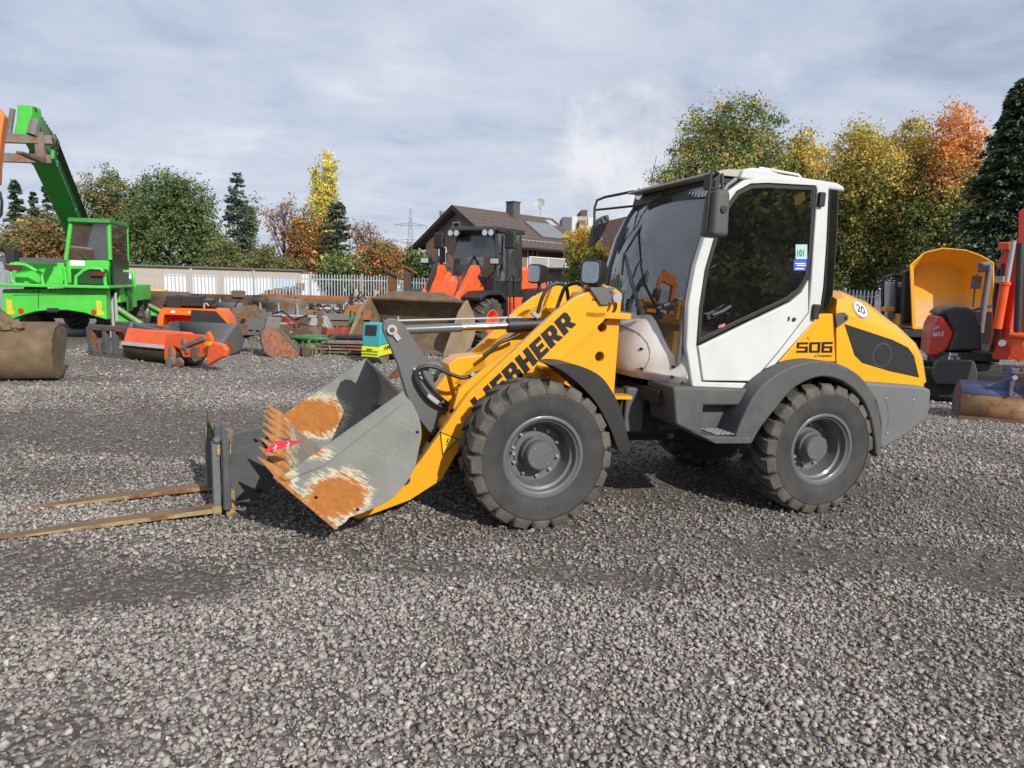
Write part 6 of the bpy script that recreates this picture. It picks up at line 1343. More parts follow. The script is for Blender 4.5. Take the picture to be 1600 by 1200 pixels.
# ------------------------------------------------------------------ grey wide bucket and narrow digging bucket
P = gnd(335, 558); gb = Fr.yaw((P[0], P[1], float(gz(P[0]))), -16); GB = thing('grading_bucket', 'wide grey ditching bucket lying open behind the orange sweeper', 'bucket', gb)
tl, tr_, br_, bl_ = gb.p3(278, 501, .75), gb.p3(378, 508, .75), gb.p3(362, 540, .2), gb.p3(290, 532, .2)
w = tr_[0]-tl[0]; xm = (tl[0]+tr_[0])/2; zt_ = (tl[2]+tr_[2])/2
prof = [(-.15, .02), (.35, .02), (.68, .10), (.82, .32), (.80, zt_)]
m = M(); m.loft([[(x, y, z) for y, z in prof] for x in (xm-w/2, xm+w/2)]); m.build('shell', GBK, GB, smooth=40, solid=.03)
for s in (-1, 1): m = M(); m.prism([(-.15, .02), (.35, .02), (.68, .10), (.82, .32), (.80, zt_), (.55, zt_)], *sorted((xm+s*w/2, xm+s*(w/2+.03))), 'x'); m.build('side_plate', GBK, GB, bevel=.005)
m = M(); hp_ = gb.PY([(378, 508), (402, 490), (423, 487), (424, 500), (430, 530), (410, 520), (380, 530)], .9); m.prism(hp_, .88, .94); m.prism(gb.PY([(372, 507), (430, 505), (436, 522), (372, 524)], .8), .7, .86); m.build('hitch_plate', GREY2, GB, bevel=.008)
m = M(); 
for (u, v) in ((392, 516), (403, 517), (416, 518)): q = gb.py(u, v, .70); m.box((q[0], .695, q[1]), (.09, .01, .03))
m.build('hitch_slot', BLK, GB)
P = gnd(438, 558); nb = Fr.yaw((P[0], P[1], float(gz(P[0]))), 22); NB = thing('digging_bucket', 'narrow digging bucket with rusty curved side right of the wide grey bucket', 'bucket', nb)
side = nb.PY([(410, 540), (408, 525), (412, 516), (422, 512), (436, 516), (474, 553), (468, 557), (425, 558), (414, 552)], 0)
for y0 in (-.02, .55): m = M(); m.prism(side, y0, y0+.04); m.build('side_plate', mat('rust on grey bucket side', (.11, .10, .095), .7, var=.2, rust=.55, rs=2.2, rcol=(.26, .10, .055)), NB, bevel=.006)
m = M(); m.ring(side[:4]+side[-3:][::-1][:0]+[side[4]], [tuple(np.array(q)*.97+np.array(np.mean(side, 0))*.03) for q in side[:5]], .0, .57, closed=False); bk_ = [side[6], side[7], side[8], side[0], side[1], side[2], side[3], side[4]]; m = M(); m.loft([[(x, y, z) for x, z in bk_] for y in (.0, .57)]); m.build('shell', GBK, NB, smooth=50, solid=.025)
m = M(); rb_ = nb.PY([(436, 517), (440, 514), (474, 551), (470, 554)], -.03); m.prism(rb_, -.035, -.02); m.build('edge_rib', GBK, NB)
m = M(); hb2 = nb.PY([(412, 516), (418, 496), (440, 497), (436, 516)], .15); m.prism(hb2, .12, .18); m.prism(hb2, .38, .44); m.build('hitch_ears', GREY2, NB, bevel=.008)

# ------------------------------------------------------------------ trench roller
P = gnd(592, 569); rf_ = Fr.yaw((P[0], P[1], float(gz(P[0]))), -24); RO = thing('trench_roller', 'small teal and lime yellow roller beside the muddy loader bucket', 'roller', rf_)
hw_ = rf_.py(594, 550, 0)[0]-rf_.py(566, 550, 0)[0]
xa = rf_.py(566, 550, 0)[0]; xb = xa+hw_
bodyp = [(0, .18), (0, .40), (.02, .46), (1.25, .46), (1.25, .18)]
m = M(); m.prism([(-.02, .14), (-.02, .30), (.05, .34), (1.0, .42), (1.0, .16), (.3, .16)], xa-.01, xb+.01, 'x'); m.build('lower_body', LIME, RO, bevel=.02)
m = M()
for k in range(3): m.box(((xa+xb)/2, -.035, .14+.055*k), (hw_*.92, .05, .03))
m.build('bumper_rib', LIME, RO, bevel=.008)
m = M(); m.prism([(0, .31), (-.01, .52), (.05, .76), (.34, .76), (.40, .60), (1.0, .57), (1.0, .425), (.05, .345)], xa, xb, 'x'); up_ = m.build('upper_body', TEAL, RO, bevel=.025, seg=3)
m = M(); m.box(((xa+xb)/2-.01, .012, .62), (hw_*.62, .03, .20), rx=-.2); m.box((xb+.003, .2, .63), (.012, .16, .16)); m.build('panel_recess', BLK, up_, bevel=.012)
m = M(); m.box(((xa+xb)/2, -.064, .265), (.12, .004, .03)); m.build('lower_grille', mat('grille olive', (.12, .13, .02), .6), RO)
for yy in (.18, .85): m = M(); m.lathe([(.001, xa+.03), (.17, xa+.03), (.17, xb-.03), (.001, xb-.03)], (0, yy, .17), 'x', 24); m.build('drum', GREY2, RO)
vs_, fs_ = text_polys('AMMANN', .015); m = M(); m.add([(xb+.0135, .10+.62*a, .245+.09*b+.04*a) for a, b in vs_], fs_); m.build('lettering', DECAL, RO, smooth=0)

# ------------------------------------------------------------------ orange wheel loader in the background
bx_ = at(709, 540, 17.5); of = Fr.yaw((bx_[0], bx_[1], 0.0), -28); OL = thing('wheel_loader', 'big orange red wheel loader with black cab facing the camera behind the muddy bucket', 'wheel loader', of)
for (x, y, f) in ((.88, 0, False), (-.88, 0, True), (.88, 2.75, False), (-.88, 2.75, True)): wheel(OL, (x, y, .60), .60, .48, flip=f, rot=x+y, rimm=ORL)
m = M(); m.box((0, 1.4, .75), (.9, 3.8, .5)); m.cyl((-.8, 0, .6), (.8, 0, .6), .16); m.cyl((-.8, 2.75, .6), (.8, 2.75, .6), .16); m.build('chassis', UND, OL)
m = M(); m.prism([(-.55, .55), (-.62, 1.05), (-.36, 1.58), (.35, 1.72), (.70, 1.45), (.70, .55)], -.44, .44, 'x'); m.build('front_frame', ORL, OL, bevel=.04)
for s in (-1, 1):
    m = M(); m.prism([(.30, 1.82), (.22, 1.98), (.02, 1.98), (-.78, 1.12), (-1.16, .80), (-1.22, .60), (-1.10, .56), (-.66, .88), (.16, 1.72)], s*.50-.07, s*.50+.07, 'x'); m.build('lift_arm', ORL, OL, bevel=.02)
    m = M(); m.cyl((s*.34, .25, 1.75), (s*.34, -.55, 1.15), .08, n=14, m=0); m.cyl((s*.34, -.5, 1.18), (s*.34, -1.05, .82), .05, n=12, m=1); m.build('tilt_ram', [ORL, CHROME], OL)
    m = M()
    for k in range(4): xo = s*(.50+.02*k); m.tube([(xo, .25, 1.95), (xo, .12-.05*k, 2.16+.02*k), (xo-.05*s, -.05, 2.10), (xo-.1*s, -.25-.05*k, 1.70), (xo-.1*s, -.6, 1.25)], .017, 5)
    m.build('hose_bundle', BLK, OL, smooth=60)
    m = M(); m.prism([(-.66, 1.22), (-.35, 1.36), (.35, 1.38), (.70, 1.20), (.72, .75), (.66, .75), (.62, 1.12), (.32, 1.28), (-.33, 1.27), (-.64, 1.14)], *sorted((s*.60, s*1.14)), 'x'); m.build('front_fender', BLK, OL, bevel=.02)
    m = M(); m.prism([(1.98, .75), (2.05, 1.15), (2.40, 1.42), (3.2, 1.45), (3.6, 1.2), (3.6, 1.12), (3.15, 1.36), (2.42, 1.33), (2.12, 1.1), (2.06, .75)], *sorted((s*.62, s*1.20)), 'x'); m.build('rear_fender', BLK, OL, bevel=.02)
    m = M(); m.tube([(s*.55, .45, 1.55), (s*.95, .30, 1.85), (s*1.0, .26, 2.02)], .028, 6); m.box((s*1.02, .24, 2.08), (.26, .16, .16)); hl = m.build('headlight_stalk', BLK, OL, bevel=.02)
    m = M(); m.box((s*1.02, .155, 2.08), (.22, .02, .12)); m.build('headlight', REFL, hl, bevel=.01)
    m = M(); m.tube([(s*.70, 1.0, 2.80), (s*1.05, .85, 2.85), (s*1.08, .85, 2.4)], .02, 6); m.tube([(s*.72, .95, 2.3), (s*.84, .9, 2.3), (s*.84, .9, 1.9), (s*.72, .95, 1.9)], .022, 6); m.build('mirror_frame', BLK, OL, smooth=60); m = M(); m.box((s*1.06, .87, 2.62), (.30, .12, .42)); m.build('mirror', BLK, OL, bevel=.05, seg=3)
# cab
cz0, cz1 = 1.62, 2.84
m = M(); m.box((0, 1.6, 1.45), (1.30, 1.5, .55)); m.build('cab_base', BLK, OL, bevel=.03)
m = M()
for (x, y, x2, y2) in ((-.62, .92, -.56, 1.02), (.62, .92, .56, 1.02), (-.66, 2.25, -.62, 2.2), (.66, 2.25, .62, 2.2), (.68, 1.45, .63, 1.5), (-.68, 1.45, -.63, 1.5)): m.tube([(x, y, cz0), (x2, y2, cz1)], .05, 8)
m.tube([(-.62, .92, cz0), (.62, .92, cz0)], .05, 8); m.build('cab_frame', BLK, OL)
m = M(); m.loft([[(-.60, .91, cz0), (.60, .91, cz0)], [(-.62, .90, 2.2), (.62, .90, 2.2)], [(-.54, 1.02, cz1), (.54, 1.02, cz1)]]); m.build('windscreen', CABG, OL, smooth=0, solid=.012)
for s in (-1, 1): m = M(); m.loft([[(s*.66, .95, cz0), (s*.68, 2.25, cz0)], [(s*.59, 1.02, cz1), (s*.64, 2.2, cz1)]]); m.build('side_window', CABG, OL, smooth=0, solid=.012)
m = M(); m.loft([[(-.60, 2.27, cz0), (.60, 2.27, cz0)], [(-.58, 2.22, cz1), (.58, 2.22, cz1)]]); m.build('rear_window', CABG, OL, smooth=0, solid=.012)
m = M(); m.prism([(.72, 2.86), (.80, 2.97), (2.35, 2.99), (2.42, 2.86), (1.1, 2.82)], -.70, .70, 'x'); m.build('cab_roof', mat('roof dark', (.03, .035, .035), .45), OL, bevel=.04)
for x in (-.60, -.42, .42, .60): m = M(); m.cyl((x, .78, 2.80), (x, .70, 2.80), .085, n=16, m=0); m.cyl((x, .70, 2.80), (x, .69, 2.80), .075, n=16, m=1); m.build('roof_lamp', [BLK, REFL], OL)
m = M(); m.box((0, 1.85, 1.75), (.5, .5, .3)); m.box((0, 2.05, 2.15), (.48, .14, .65)); m.box((0, 1.1, 1.75), (.8, .2, .3)); m.tube([(.19*cos(a), 1.28+.05*sin(a), 2.02+.16*sin(a)) for a in np.linspace(0, 2*pi, 20)], .018, 6); m.build('cab_interior', CABIN, OL, bevel=.03)
m = M(); m.prism([(2.3, .95), (2.3, 1.95), (2.9, 2.02), (3.6, 1.85), (4.0, 1.55), (4.05, .8)], -.58, .62, 'x'); hd2 = m.build('engine_hood', ORL, OL, bevel=.10, seg=3)
m = M(); m.box((.623, 3.2, 1.72), (.01, .36, .22)); m.build('hood_vent', BLK, hd2)
m = M(); m.box((.62, 2.0, 1.05), (.4, 1.5, .30)); m.box((.70, 1.4, .85), (.34, .5, .5)); m.build('side_step', ORL, OL, bevel=.03)
m = M(); m.tube([(.95, 1.15, .7), (.95, 1.10, 1.7), (.95, 1.2, 1.78), (.95, 1.3, 1.7), (.95, 1.35, .9)], .022, 6); m.tube([(.72, .95, 1.65), (.80, .93, 2.1), (.80, .93, 2.75)], .025, 6); m.build('grab_rail', BLK, OL, smooth=60)
# its muddy bucket
prof = [(-2.45, .03), (-1.75, .03), (-1.45, .14), (-1.28, .42), (-1.30, .78), (-1.45, 1.02), (-1.62, 1.16)]
bo2 = bucket_shell('bucket', OL, 2.66, prof, MUD, t=.05); 
for s in (-1, 1):
    m = M(); m.prism([(-2.5, .02), (-1.75, .02), (-1.45, .12), (-1.25, .42), (-1.28, .80), (-1.60, 1.18), (-1.9, .95)], *sorted((s*1.33, s*1.38)), 'x'); m.build('side_plate', mat('worn mud bucket side', (.26, .19, .12), .85, var=.25, dirt=.5), bo2, bevel=.008)
m = M(); m.loft([[(-1.33, -1.62, 1.13), (1.33, -1.62, 1.13), (1.33, -1.58, 1.13), (-1.33, -1.58, 1.13)], [(-.75, -1.38, 1.32), (.55, -1.38, 1.32), (.55, -1.34, 1.32), (-.75, -1.34, 1.32)]], closed=True, caps=True); m.build('spill_guard', MUD, bo2, bevel=.01)
m = M(); m.box((.05, -1.12, 1.02), (.12, .3, .35)); m.box((.75, -1.12, 1.02), (.12, .3, .35)); m.cyl((.0, -1.15, 1.12), (.8, -1.15, 1.12), .05); m.build('bucket_hitch', mat('muddy yellow steel', (.30, .21, .07), .8, var=.3, dirt=.5), bo2, bevel=.01)

# ------------------------------------------------------------------ yellow dumper
P = at(1487, 560, 14.2); df = Fr.yaw((P[0], P[1], float(gz(P[0]))), -10); D = thing('site_dumper', 'yellow site dumper with raised octagonal skip behind the red excavator', 'dumper', df)
sk = df.PY([(1421, 414), (1443, 394), (1472, 387), (1508, 390), (1533, 399), (1552, 410), (1553, 470), (1545, 515), (1425, 514)], 0); c_ = np.mean(sk, 0)
sm, snt, sb, sN, sL = nodes('worn skip lining'); sxyz = sN.new('ShaderNodeSeparateXYZ'); stc_ = sN.new('ShaderNodeTexCoord'); sL.new(stc_.outputs['Object'], sxyz.inputs[0])
wn = tex_noise(snt, 2.2, 8, .7); lev_ = math_(snt, 'ADD', math_(snt, 'MULTIPLY', math_(snt, 'SUBTRACT', 1.75, sxyz.outputs[2]), 1.3), math_(snt, 'MULTIPLY', math_(snt, 'SUBTRACT', wn.outputs[0], .5), 1.2))
wf_ = ramp(snt, lev_, [(.12, 0), (.22, .75), (.8, 1)]).outputs[0]; sL.new(mixc(snt, wf_, (.74, .36, .02), ramp(snt, wn.outputs[0], [(.35, (.52, .36, .19)), (.65, (.62, .44, .22))]).outputs[0]), sb.inputs['Base Color']); sb.inputs['Roughness'].default_value = .55
ins = [tuple(np.array(q)*.965+c_*.035) for q in sk]; bot = [tuple(np.array(q)*.62+(c_+np.array((.05, -.12)))*.38) for q in sk]; n = len(sk)
m = M(); vs = [(q[0], 0, q[1]) for q in ins]+[(q[0], .75, q[1]) for q in bot]; fs = [(i, (i+1) % n, n+(i+1) % n, n+i) for i in range(n)]+[tuple(range(n, 2*n))]; m.add(vs, fs); m.build('skip_inside', sm, D, smooth=0)
m = M(); bot2 = [tuple(np.array(q)*.66+(c_+np.array((.05, -.12)))*.34) for q in sk]; m.ring(sk, ins, -.03, .0); vs = [(q[0], .0, q[1]) for q in sk]+[(q[0], .79, q[1]) for q in bot2]; m.add(vs, fs); m.build('skip', DYEL, D, smooth=0)
a, b_ = df.py(1422, 415, -.05), df.py(1426, 513, -.05); m = M(); beam(m, (a[0]+.02, -.06, a[1]), (b_[0]+.02, -.06, b_[1]), .06, .05); m.build('skip_rim', YEL, D)
m = M(); m.box((.1, 1.0, .72), (1.2, 2.6, .35)); q0 = df.py(1405, 515, .3); m.box((q0[0]+.7, .4, q0[1]-.05), (1.9, .9, .16)); m.build('chassis', UND, D, bevel=.02)
for (x, y, f) in ((-.75, .6, True), (.75, .6, False), (-.75, 2.4, True), (.75, 2.4, False)): wheel(D, (x, y, .48), .48, .40, flip=f)
m = M(); m.tube([df.p3(u, v, .8) for u, v in ((1379, 505), (1379, 440), (1383, 433), (1392, 430), (1412, 431))], .035, 8); m.tube([df.p3(u, v, .8) for u, v in ((1400, 510), (1400, 440), (1412, 431))], .035, 8); m.build('roll_bar', BLK, D, smooth=60)
m = M(); m.prism(df.PY([(1412, 425), (1420, 420), (1424, 500), (1408, 505)], .4), .3, .5); q = df.py(1408, 470, .9); m.box((q[0], .9, q[1]), (.2, .3, .6)); m.build('operator_console', BLK, D, bevel=.02)
m = M(); q = df.py(1387, 483, .7); m.box((q[0], .7, q[1]), (.20, .3, .10)); q = df.py(1412, 500, .6); m.box((q[0], .6, q[1]), (.26, .3, .26)); m.build('body_panel', YEL, D, bevel=.02)
m = M(); q = df.py(1393, 470, 1.2); m.box((q[0], 1.2, q[1]), (.25, .4, .8)); m.build('engine_cover', LGREY, D, bevel=.03)

# ------------------------------------------------------------------ red mini excavator with blue bucket
P = at(1520, 600, 11.4); xf = Fr.yaw((P[0], P[1], float(gz(P[0]))), -24); XE = thing('mini_excavator', 'red and black mini excavator with blue grey bucket in front of the yellow dumper', 'excavator', xf)
m = M()
for yy in (-.55, .75):
    m.prism([(-1.1, .28), (-.95, .05), (.95, .05), (1.1, .28), (.95, .52), (-.95, .52)], yy-.2, yy+.2)
m.build('tracks', UND, XE, bevel=.06, seg=3)
dz = xf.PY([(1455, 583), (1460, 566), (1466, 561), (1520, 563), (1525, 580), (1522, 600), (1460, 598)], -.8); m = M(); m.prism(dz, -.95, -.75); m.prism(xf.PY([(1466, 562), (1562, 568), (1560, 583), (1540, 588), (1468, 580)], -.3), -.5, .9); m.build('lower_frame', mat('dark frame grey', (.055, .058, .06), .6, var=.2, dirt=.3), XE, bevel=.02)
cwt = xf.PY([(1450, 556), (1452, 535), (1456, 510), (1464, 495), (1474, 492), (1492, 520), (1482, 545), (1468, 558)], -.45); m = M(); m.prism(cwt, -.46, .7); m.build('rear_shell', RED, XE, bevel=.05, seg=4)
hdp = xf.PY([(1464, 492), (1474, 483), (1492, 479), (1512, 480), (1524, 486), (1534, 510), (1536, 548), (1480, 550), (1492, 520), (1478, 494)], -.5); m = M(); m.prism(hdp, -.50, .75); m.build('engine_hood', mat('dark grey hood', (.040, .042, .046), .42, var=.1, dirt=.1), XE, bevel=.07, seg=4)
m = M(); m.prism(xf.PY([(1466, 550), (1560, 552), (1562, 566), (1466, 562)], -.5), -.55, 1.0); m.build('platform', BLK, XE, bevel=.02)
b0_, b1_, t0_ = [np.array(xf.p3(u, v, -.463)) for u, v in ((1457, 526), (1474, 525), (1458, 519))]; text_on('060-5', b0_, b1_-b0_, t0_-b0_, .02).build('model_lettering', WLET, XE, smooth=0)
m = M(); p = [xf.py(u, v, -.464) for u, v in ((1459, 517), (1468, 511), (1467, 508), (1458, 513))]; m.add([(a, -.464, b) for a, b in p], [(0, 1, 2, 3)]); m.build('decal_stripe', mat('pale blue decal', (.35, .42, .6), .5), XE, smooth=0)
m = M()
for (u, v, w_) in ((1490, 554, .12), (1486, 560, .08), (1497, 560, .06)): q = xf.py(u, v, -.555); m.box((q[0], -.556, q[1]), (w_, .008, .05))
m.build('plate_labels', LGREY, XE)
for yy in (-.35, .7): m = M(); m.tube([xf.p3(u, v, yy) for u, v in ((1532, 520), (1538, 470), (1546, 420), (1546, 413), (1528, 414))], .045, 8); m.build('canopy_post', GREY2, XE, smooth=60)
m = M(); q = xf.py(1536, 421, -.4); m.box((q[0], -.4, q[1]), (.14, .12, .08)); q2 = xf.py(1525, 441, -.5); m.box((q2[0], -.5, q2[1]), (.13, .10, .20)); m.tube([xf.p3(u, v, -.45) for u, v in ((1530, 427), (1524, 430), (1523, 450), (1520, 480))], .014, 6); m.build('mirror', GREY2, XE, bevel=.02)
m = M(); q = xf.py(1532, 482, -.1); m.tube([(q[0]+.17*cos(a), -.1+.17*sin(a), q[1]+.05*cos(a)) for a in np.linspace(0, 2*pi, 18)], .014, 6); m.box((q[0]+.1, 0, q[1]-.3), (.4, .5, .5)); m.build('controls', BLK, XE, bevel=.02)
# boom, arm and bucket come forward to the right of the picture
bp_ = at(1565, 470, 10.6); bf = Fr.yaw((bp_[0], bp_[1], 0), -62)
def in_xe(m, name, mt, **k):
    o = m.build(name, mt, XE, **k); o.matrix_local = xf.mat().inverted() @ bf.mat(); return o
m = M(); m.prism(bf.PY([(1547, 512), (1552, 440), (1560, 405), (1572, 390), (1600, 360), (1650, 325), (1665, 350), (1612, 400), (1590, 440), (1578, 515)], 0), 0, .26); in_xe(m, 'boom', RED, bevel=.02)
RAM = mat('ram orange red', (.75, .10, .02), .4)
m = M(); m.cyl(bf.p3(1558, 514, -.12), bf.p3(1571, 440, -.12), .062, n=20); m.cyl(bf.p3(1570, 446, -.12), bf.p3(1571, 440, -.12), .075, n=20); in_xe(m, 'boom_ram', RAM, bevel=.01)
m = M(); m.cyl(bf.p3(1584, 376, -.10), bf.p3(1573, 440, -.10), .035); m.box(bf.p3(1562, 437, -.06), (.10, .06, .10)); in_xe(m, 'ram_rod', LGREY)
m = M(); m.box(bf.p3(1570, 385, -.03), (.16, .10, .12)); in_xe(m, 'ram_head', RAM, bevel=.02)
m = M(); m.prism(bf.PY([(1550, 512), (1580, 512), (1586, 545), (1576, 562), (1552, 562), (1546, 540)], .05), .02, .30); in_xe(m, 'boom_foot', RED, bevel=.02)
m = M(); m.cyl(bf.p3(1566, 536, -.04), bf.p3(1566, 536, .06), .05); in_xe(m, 'foot_pin', LGREY)
m = M(); m.tube([bf.p3(1560, 420, -.02), bf.p3(1553, 470, -.04), bf.p3(1556, 520, -.03), bf.p3(1548, 550, 0)], .022, 6); in_xe(m, 'boom_hose', HOSE)
m = M(); m.tube([bf.p3(1566, 412, -.02), bf.p3(1560, 470, -.05), bf.p3(1562, 530, -.04)], .018, 6); in_xe(m, 'boom_hose', HOSE)
bp2 = at(1596, 470, 9.9); bf2 = Fr.yaw((bp2[0], bp2[1], 0), -50)
m = M(); m.prism(bf2.PY([(1591, 330), (1640, 300), (1650, 520), (1612, 560), (1592, 556), (1585, 500), (1589, 420)], 0), 0, .24); o = m.build('stick', RED, XE, bevel=.02); o.matrix_local = xf.mat().inverted() @ bf2.mat()
m = M(); m.cyl(bf2.p3(1595, 380, -.08), bf2.p3(1590, 520, -.08), .05); o = m.build('bucket_ram', BLK, XE); o.matrix_local = xf.mat().inverted() @ bf2.mat()
m = M(); m.cyl(bf2.p3(1577, 523, -.1), bf2.p3(1612, 527, -.1), .05); m.prism(bf2.PY([(1582, 526), (1602, 528), (1606, 556), (1594, 566), (1580, 556)], -.05), -.12, .04); o = m.build('bucket_link', RAM, XE, bevel=.02); o.matrix_local = xf.mat().inverted() @ bf2.mat()
qa = gnd(1500, 643); bl = np.array(xf.mat().inverted() @ Vector((qa[0], qa[1], float(gz(qa[0]))))); w = 1.25
tp = xf.py(1506, 586, bl[1]+.25)[1]
prof = [(bl[1]-.02, .02), (bl[1]+.02, .16), (bl[1]+.04, .30)]; 
def bx(y, z): return (bl[0], y, z)
m = M(); pr = [(bl[1]+.0, .03), (bl[1]+.02, .17), (bl[1]+.06, .34), (bl[1]+.16, .44), (bl[1]+.32, .50)]
m.loft([[(bl[0]+k, y, z) for y, z in pr[:3]] for k in (0, w)], m=0); m.loft([[(bl[0]+k, y, z) for y, z in pr[2:]] for k in (0, w)], m=1); bo3 = m.build('bucket', [mat('worn brown bucket face', (.26, .145, .07), .7, var=.25, dirt=.4, rust=.3), BLUE], XE, smooth=40, solid=.03)
m = M(); m.prism([(bl[1], .02), (bl[1]+.06, .34), (bl[1]+.32, .50), (bl[1]+.6, .30), (bl[1]+.55, .05)], bl[0]-.02, bl[0]+.01, 'x'); m.build('side_plate', mat('worn blue bucket side', (.08, .09, .11), .7, rust=.35), bo3, bevel=.005)
m = M(); m.box((bl[0]+w/2, bl[1]-.02, .03), (w+.04, .05, .05)); m.build('cutting_edge', BRN, bo3)
m = M(); q = xf.py(1578, 580, bl[1]+.1)[0]
for k in (0, .24): m.prism([(bl[1]+.0, .36), (bl[1]+.0, .62), (bl[1]+.12, .74), (bl[1]+.34, .70), (bl[1]+.40, .46)], q+k, q+k+.05, 'x')
m.box((q+.145, bl[1]+.05, .70), (.30, .12, .07)); m.prism([(q-.28, .46), (q+.02, .60), (q+.02, .46)], bl[1]+.1, bl[1]+.14); m.build('bucket_hitch', BLUE, bo3, bevel=.01)
m = M(); m.cyl((q+.04, bl[1]-.03, .62), (q+.04, bl[1]+.02, .62), .03); m.build('hitch_pin', LGREY, bo3)
for (dx, dz_) in ((.08, .48), (.18, .48), (.10, .72), (.20, .72)): m = M(); m.cyl((q+dx, bl[1]-.012, dz_), (q+dx, bl[1]+.02, dz_), .022); m.build('hitch_hole', BLK, bo3)

# ------------------------------------------------------------------ pallet fork carriage lying in front of the bucket
h0 = gnd(334, 803); t0 = gnd(5, 842); dirf = (t0-h0)[:2]; dirf /= np.linalg.norm(dirf); ang = math.degrees(atan2(dirf[1], dirf[0]))
kf = Fr((h0[0], h0[1], float(gz(h0[0]))), (dirf[0], dirf[1], 0), (-dirf[1], dirf[0], 0), (0, 0, 1))     # x: along the forks, y: towards the camera... 
if kf.Y[1] > 0: kf.Y = -kf.Y; kf.Z = np.array([0, 0, 1.])
PF = None
kf = Fr(kf.O, kf.X, np.cross((0, 0, 1), kf.X), (0, 0, 1))
PF = thing('pallet_fork_carriage', 'grey pallet fork carriage standing in front of the loader bucket', 'fork carriage', kf)
sy = 1 if kf.Y[1] > 0 else -1           # +sy*y points away from the camera
FORK = mat('worn fork steel', (.155, .085, .055), .75, var=.3, vs=5, dirt=.45, dcol=(.30, .24, .13), ds=3, bmp=.2); FKY = mat('worn yellow fork side', (.33, .255, .115), .6, var=.35, vs=6, dirt=.5, dcol=(.12, .08, .05), rust=.3, rs=5)
SHK = mat('worn blue grey shank', (.125, .14, .15), .55, var=.2, dirt=.5, dcol=(.26, .2, .11), ds=7, rust=.1)
FRG = mat('dark blue grey frame', (.062, .070, .078), .5, var=.12, dirt=.25, dcol=(.2, .15, .09), ds=6)
for k, yo in enumerate((0, .56)):
    y = sy*yo; m = M(); L_ = 1.17 if k == 0 else 1.14
    top_ = .062; m.add([(0, y-.055, .022), (L_*.55, y-.055, .015), (L_, y-.035, .006), (L_, y+.035, .006), (L_*.55, y+.055, .015), (0, y+.055, .022), (0, y-.055, top_), (L_*.55, y-.055, .045), (L_, y-.035, .014), (L_, y+.035, .014), (L_*.55, y+.055, .045), (0, y+.055, top_)],
        [(0, 1, 2, 3, 4, 5)], 0); m.add([m.v[i] for i in range(12)], [(6, 7, 8, 9, 10, 11)], 0); m.add([m.v[i] for i in range(12)], [(0, 1, 7, 6), (1, 2, 8, 7), (2, 3, 9, 8), (3, 4, 10, 9), (4, 5, 11, 10), (5, 0, 6, 11)], 1)
    m.box((-.022, y, .30), (.045, .10, .60), 2); m.box((-.02, y, .045), (.06, .105, .055), 1)
    m.build('fork', [FORK, FKY, SHK], PF, smooth=0, bevel=.004)
m = M()
for yo in (-.10, .52):
    m.box((-.075, sy*yo, .36), (.045, .09, .58))
m.box((-.08, sy*.21, .60), (.05, .62, .09)); m.box((-.08, sy*.21, .10), (.05, .62, .09)); fr_ = m.build('frame', FRG, PF, bevel=.008)
for yo in (-.02, .54): m = M(); m.box((-.04, sy*yo, .66), (.045, .06, .20)); m.box((-.07, sy*yo, .55), (.09, .09, .09), 1); m.build('fork_hook', [FRG, FKY], PF, bevel=.008)
m = M(); m.tube([(-.03, sy*-.07, .64), (-.05, sy*.1, .66), (-.04, sy*.6, .66)], .022, 8); m.cyl((-.07, sy*-.09, .55), (-.07, sy*-.02, .55), .022, n=10); m.build('fork_bar', GREY2, PF)
m = M(); m.box((-.10, sy*-.06, .10), (.06, .07, .22)); m.build('lower_bracket', FKY, PF, bevel=.01)
m = M(); m.box((-.112, sy*.28, .58), (.02, .22, .055)); m.build('red_marking', mat('worn red paint', (.60, .07, .02), .6, var=.4, vs=20), PF)
m = M(); m.tube([(-.10, sy*.05, .52), (-.14, sy*.2, .62), (-.12, sy*.42, .60)], .03, 8); m.build('lock_bar', GREY2, PF, smooth=60)
LUGD = [(-.10, .08), (-.10, .50), (-.22, .55), (-.42, .60), (-.50, .58), (-.52, .50), (-.45, .36), (-.41, .22), (-.37, .15), (-.22, .06)]
for yo in (.02, .44): m = M(); m.prism(LUGD, sy*yo-.014, sy*yo+.014); m.cyl((-.29, sy*yo-.016, .15), (-.29, sy*yo+.016, .15), .024, m=1); m.build('coupling_plate', [FRG, DECAL], PF, bevel=.003)
m = M(); m.tube([(-.43, sy*.0, .52), (-.43, sy*.46, .52)], .022, 10); m.build('cross_bar', FRG, PF)
PF.scale = (1, 1, .80)
# ------------------------------------------------------------------ rows of used attachments in front of the fence
def A_bucket(t, w, h, d, mt, mt2):
    m = M(); pr = [(-d*.1, h), (-d*.35, h*.55), (-d*.3, h*.15), (0, 0), (d*.6, .02)]
    m.loft([[(x, y, z) for y, z in pr] for x in (-w/2, w/2)]); m.build('shell', mt, t, smooth=40, solid=.04)
    for s in (-1, 1): m = M(); m.prism(pr, *sorted((s*w/2, s*(w/2+.03))), 'x'); m.build('side_plate', mt, t)
    m = M(); m.box((0, -d*.15, h+.06), (w*.35, .25, .22)); m.cyl((-w*.22, -d*.15, h+.1), (w*.22, -d*.15, h+.1), .05); m.build('hitch', mt2, t, bevel=.01)
def A_front(t, w, h, d, mt, mt2):
    """bucket seen into its opening"""
    m = M(); pr = [(-d, .03), (-d*.2, .02), (0, h*.3), (-.02, h*.8), (-d*.15, h)]
    m.loft([[(x, y, z) for y, z in pr] for x in (-w/2, w/2)]); m.build('shell', mt, t, smooth=40, solid=.04)
    for s in (-1, 1): m = M(); m.prism(pr, *sorted((s*w/2, s*(w/2+.03))), 'x'); m.build('side_plate', mt2, t)
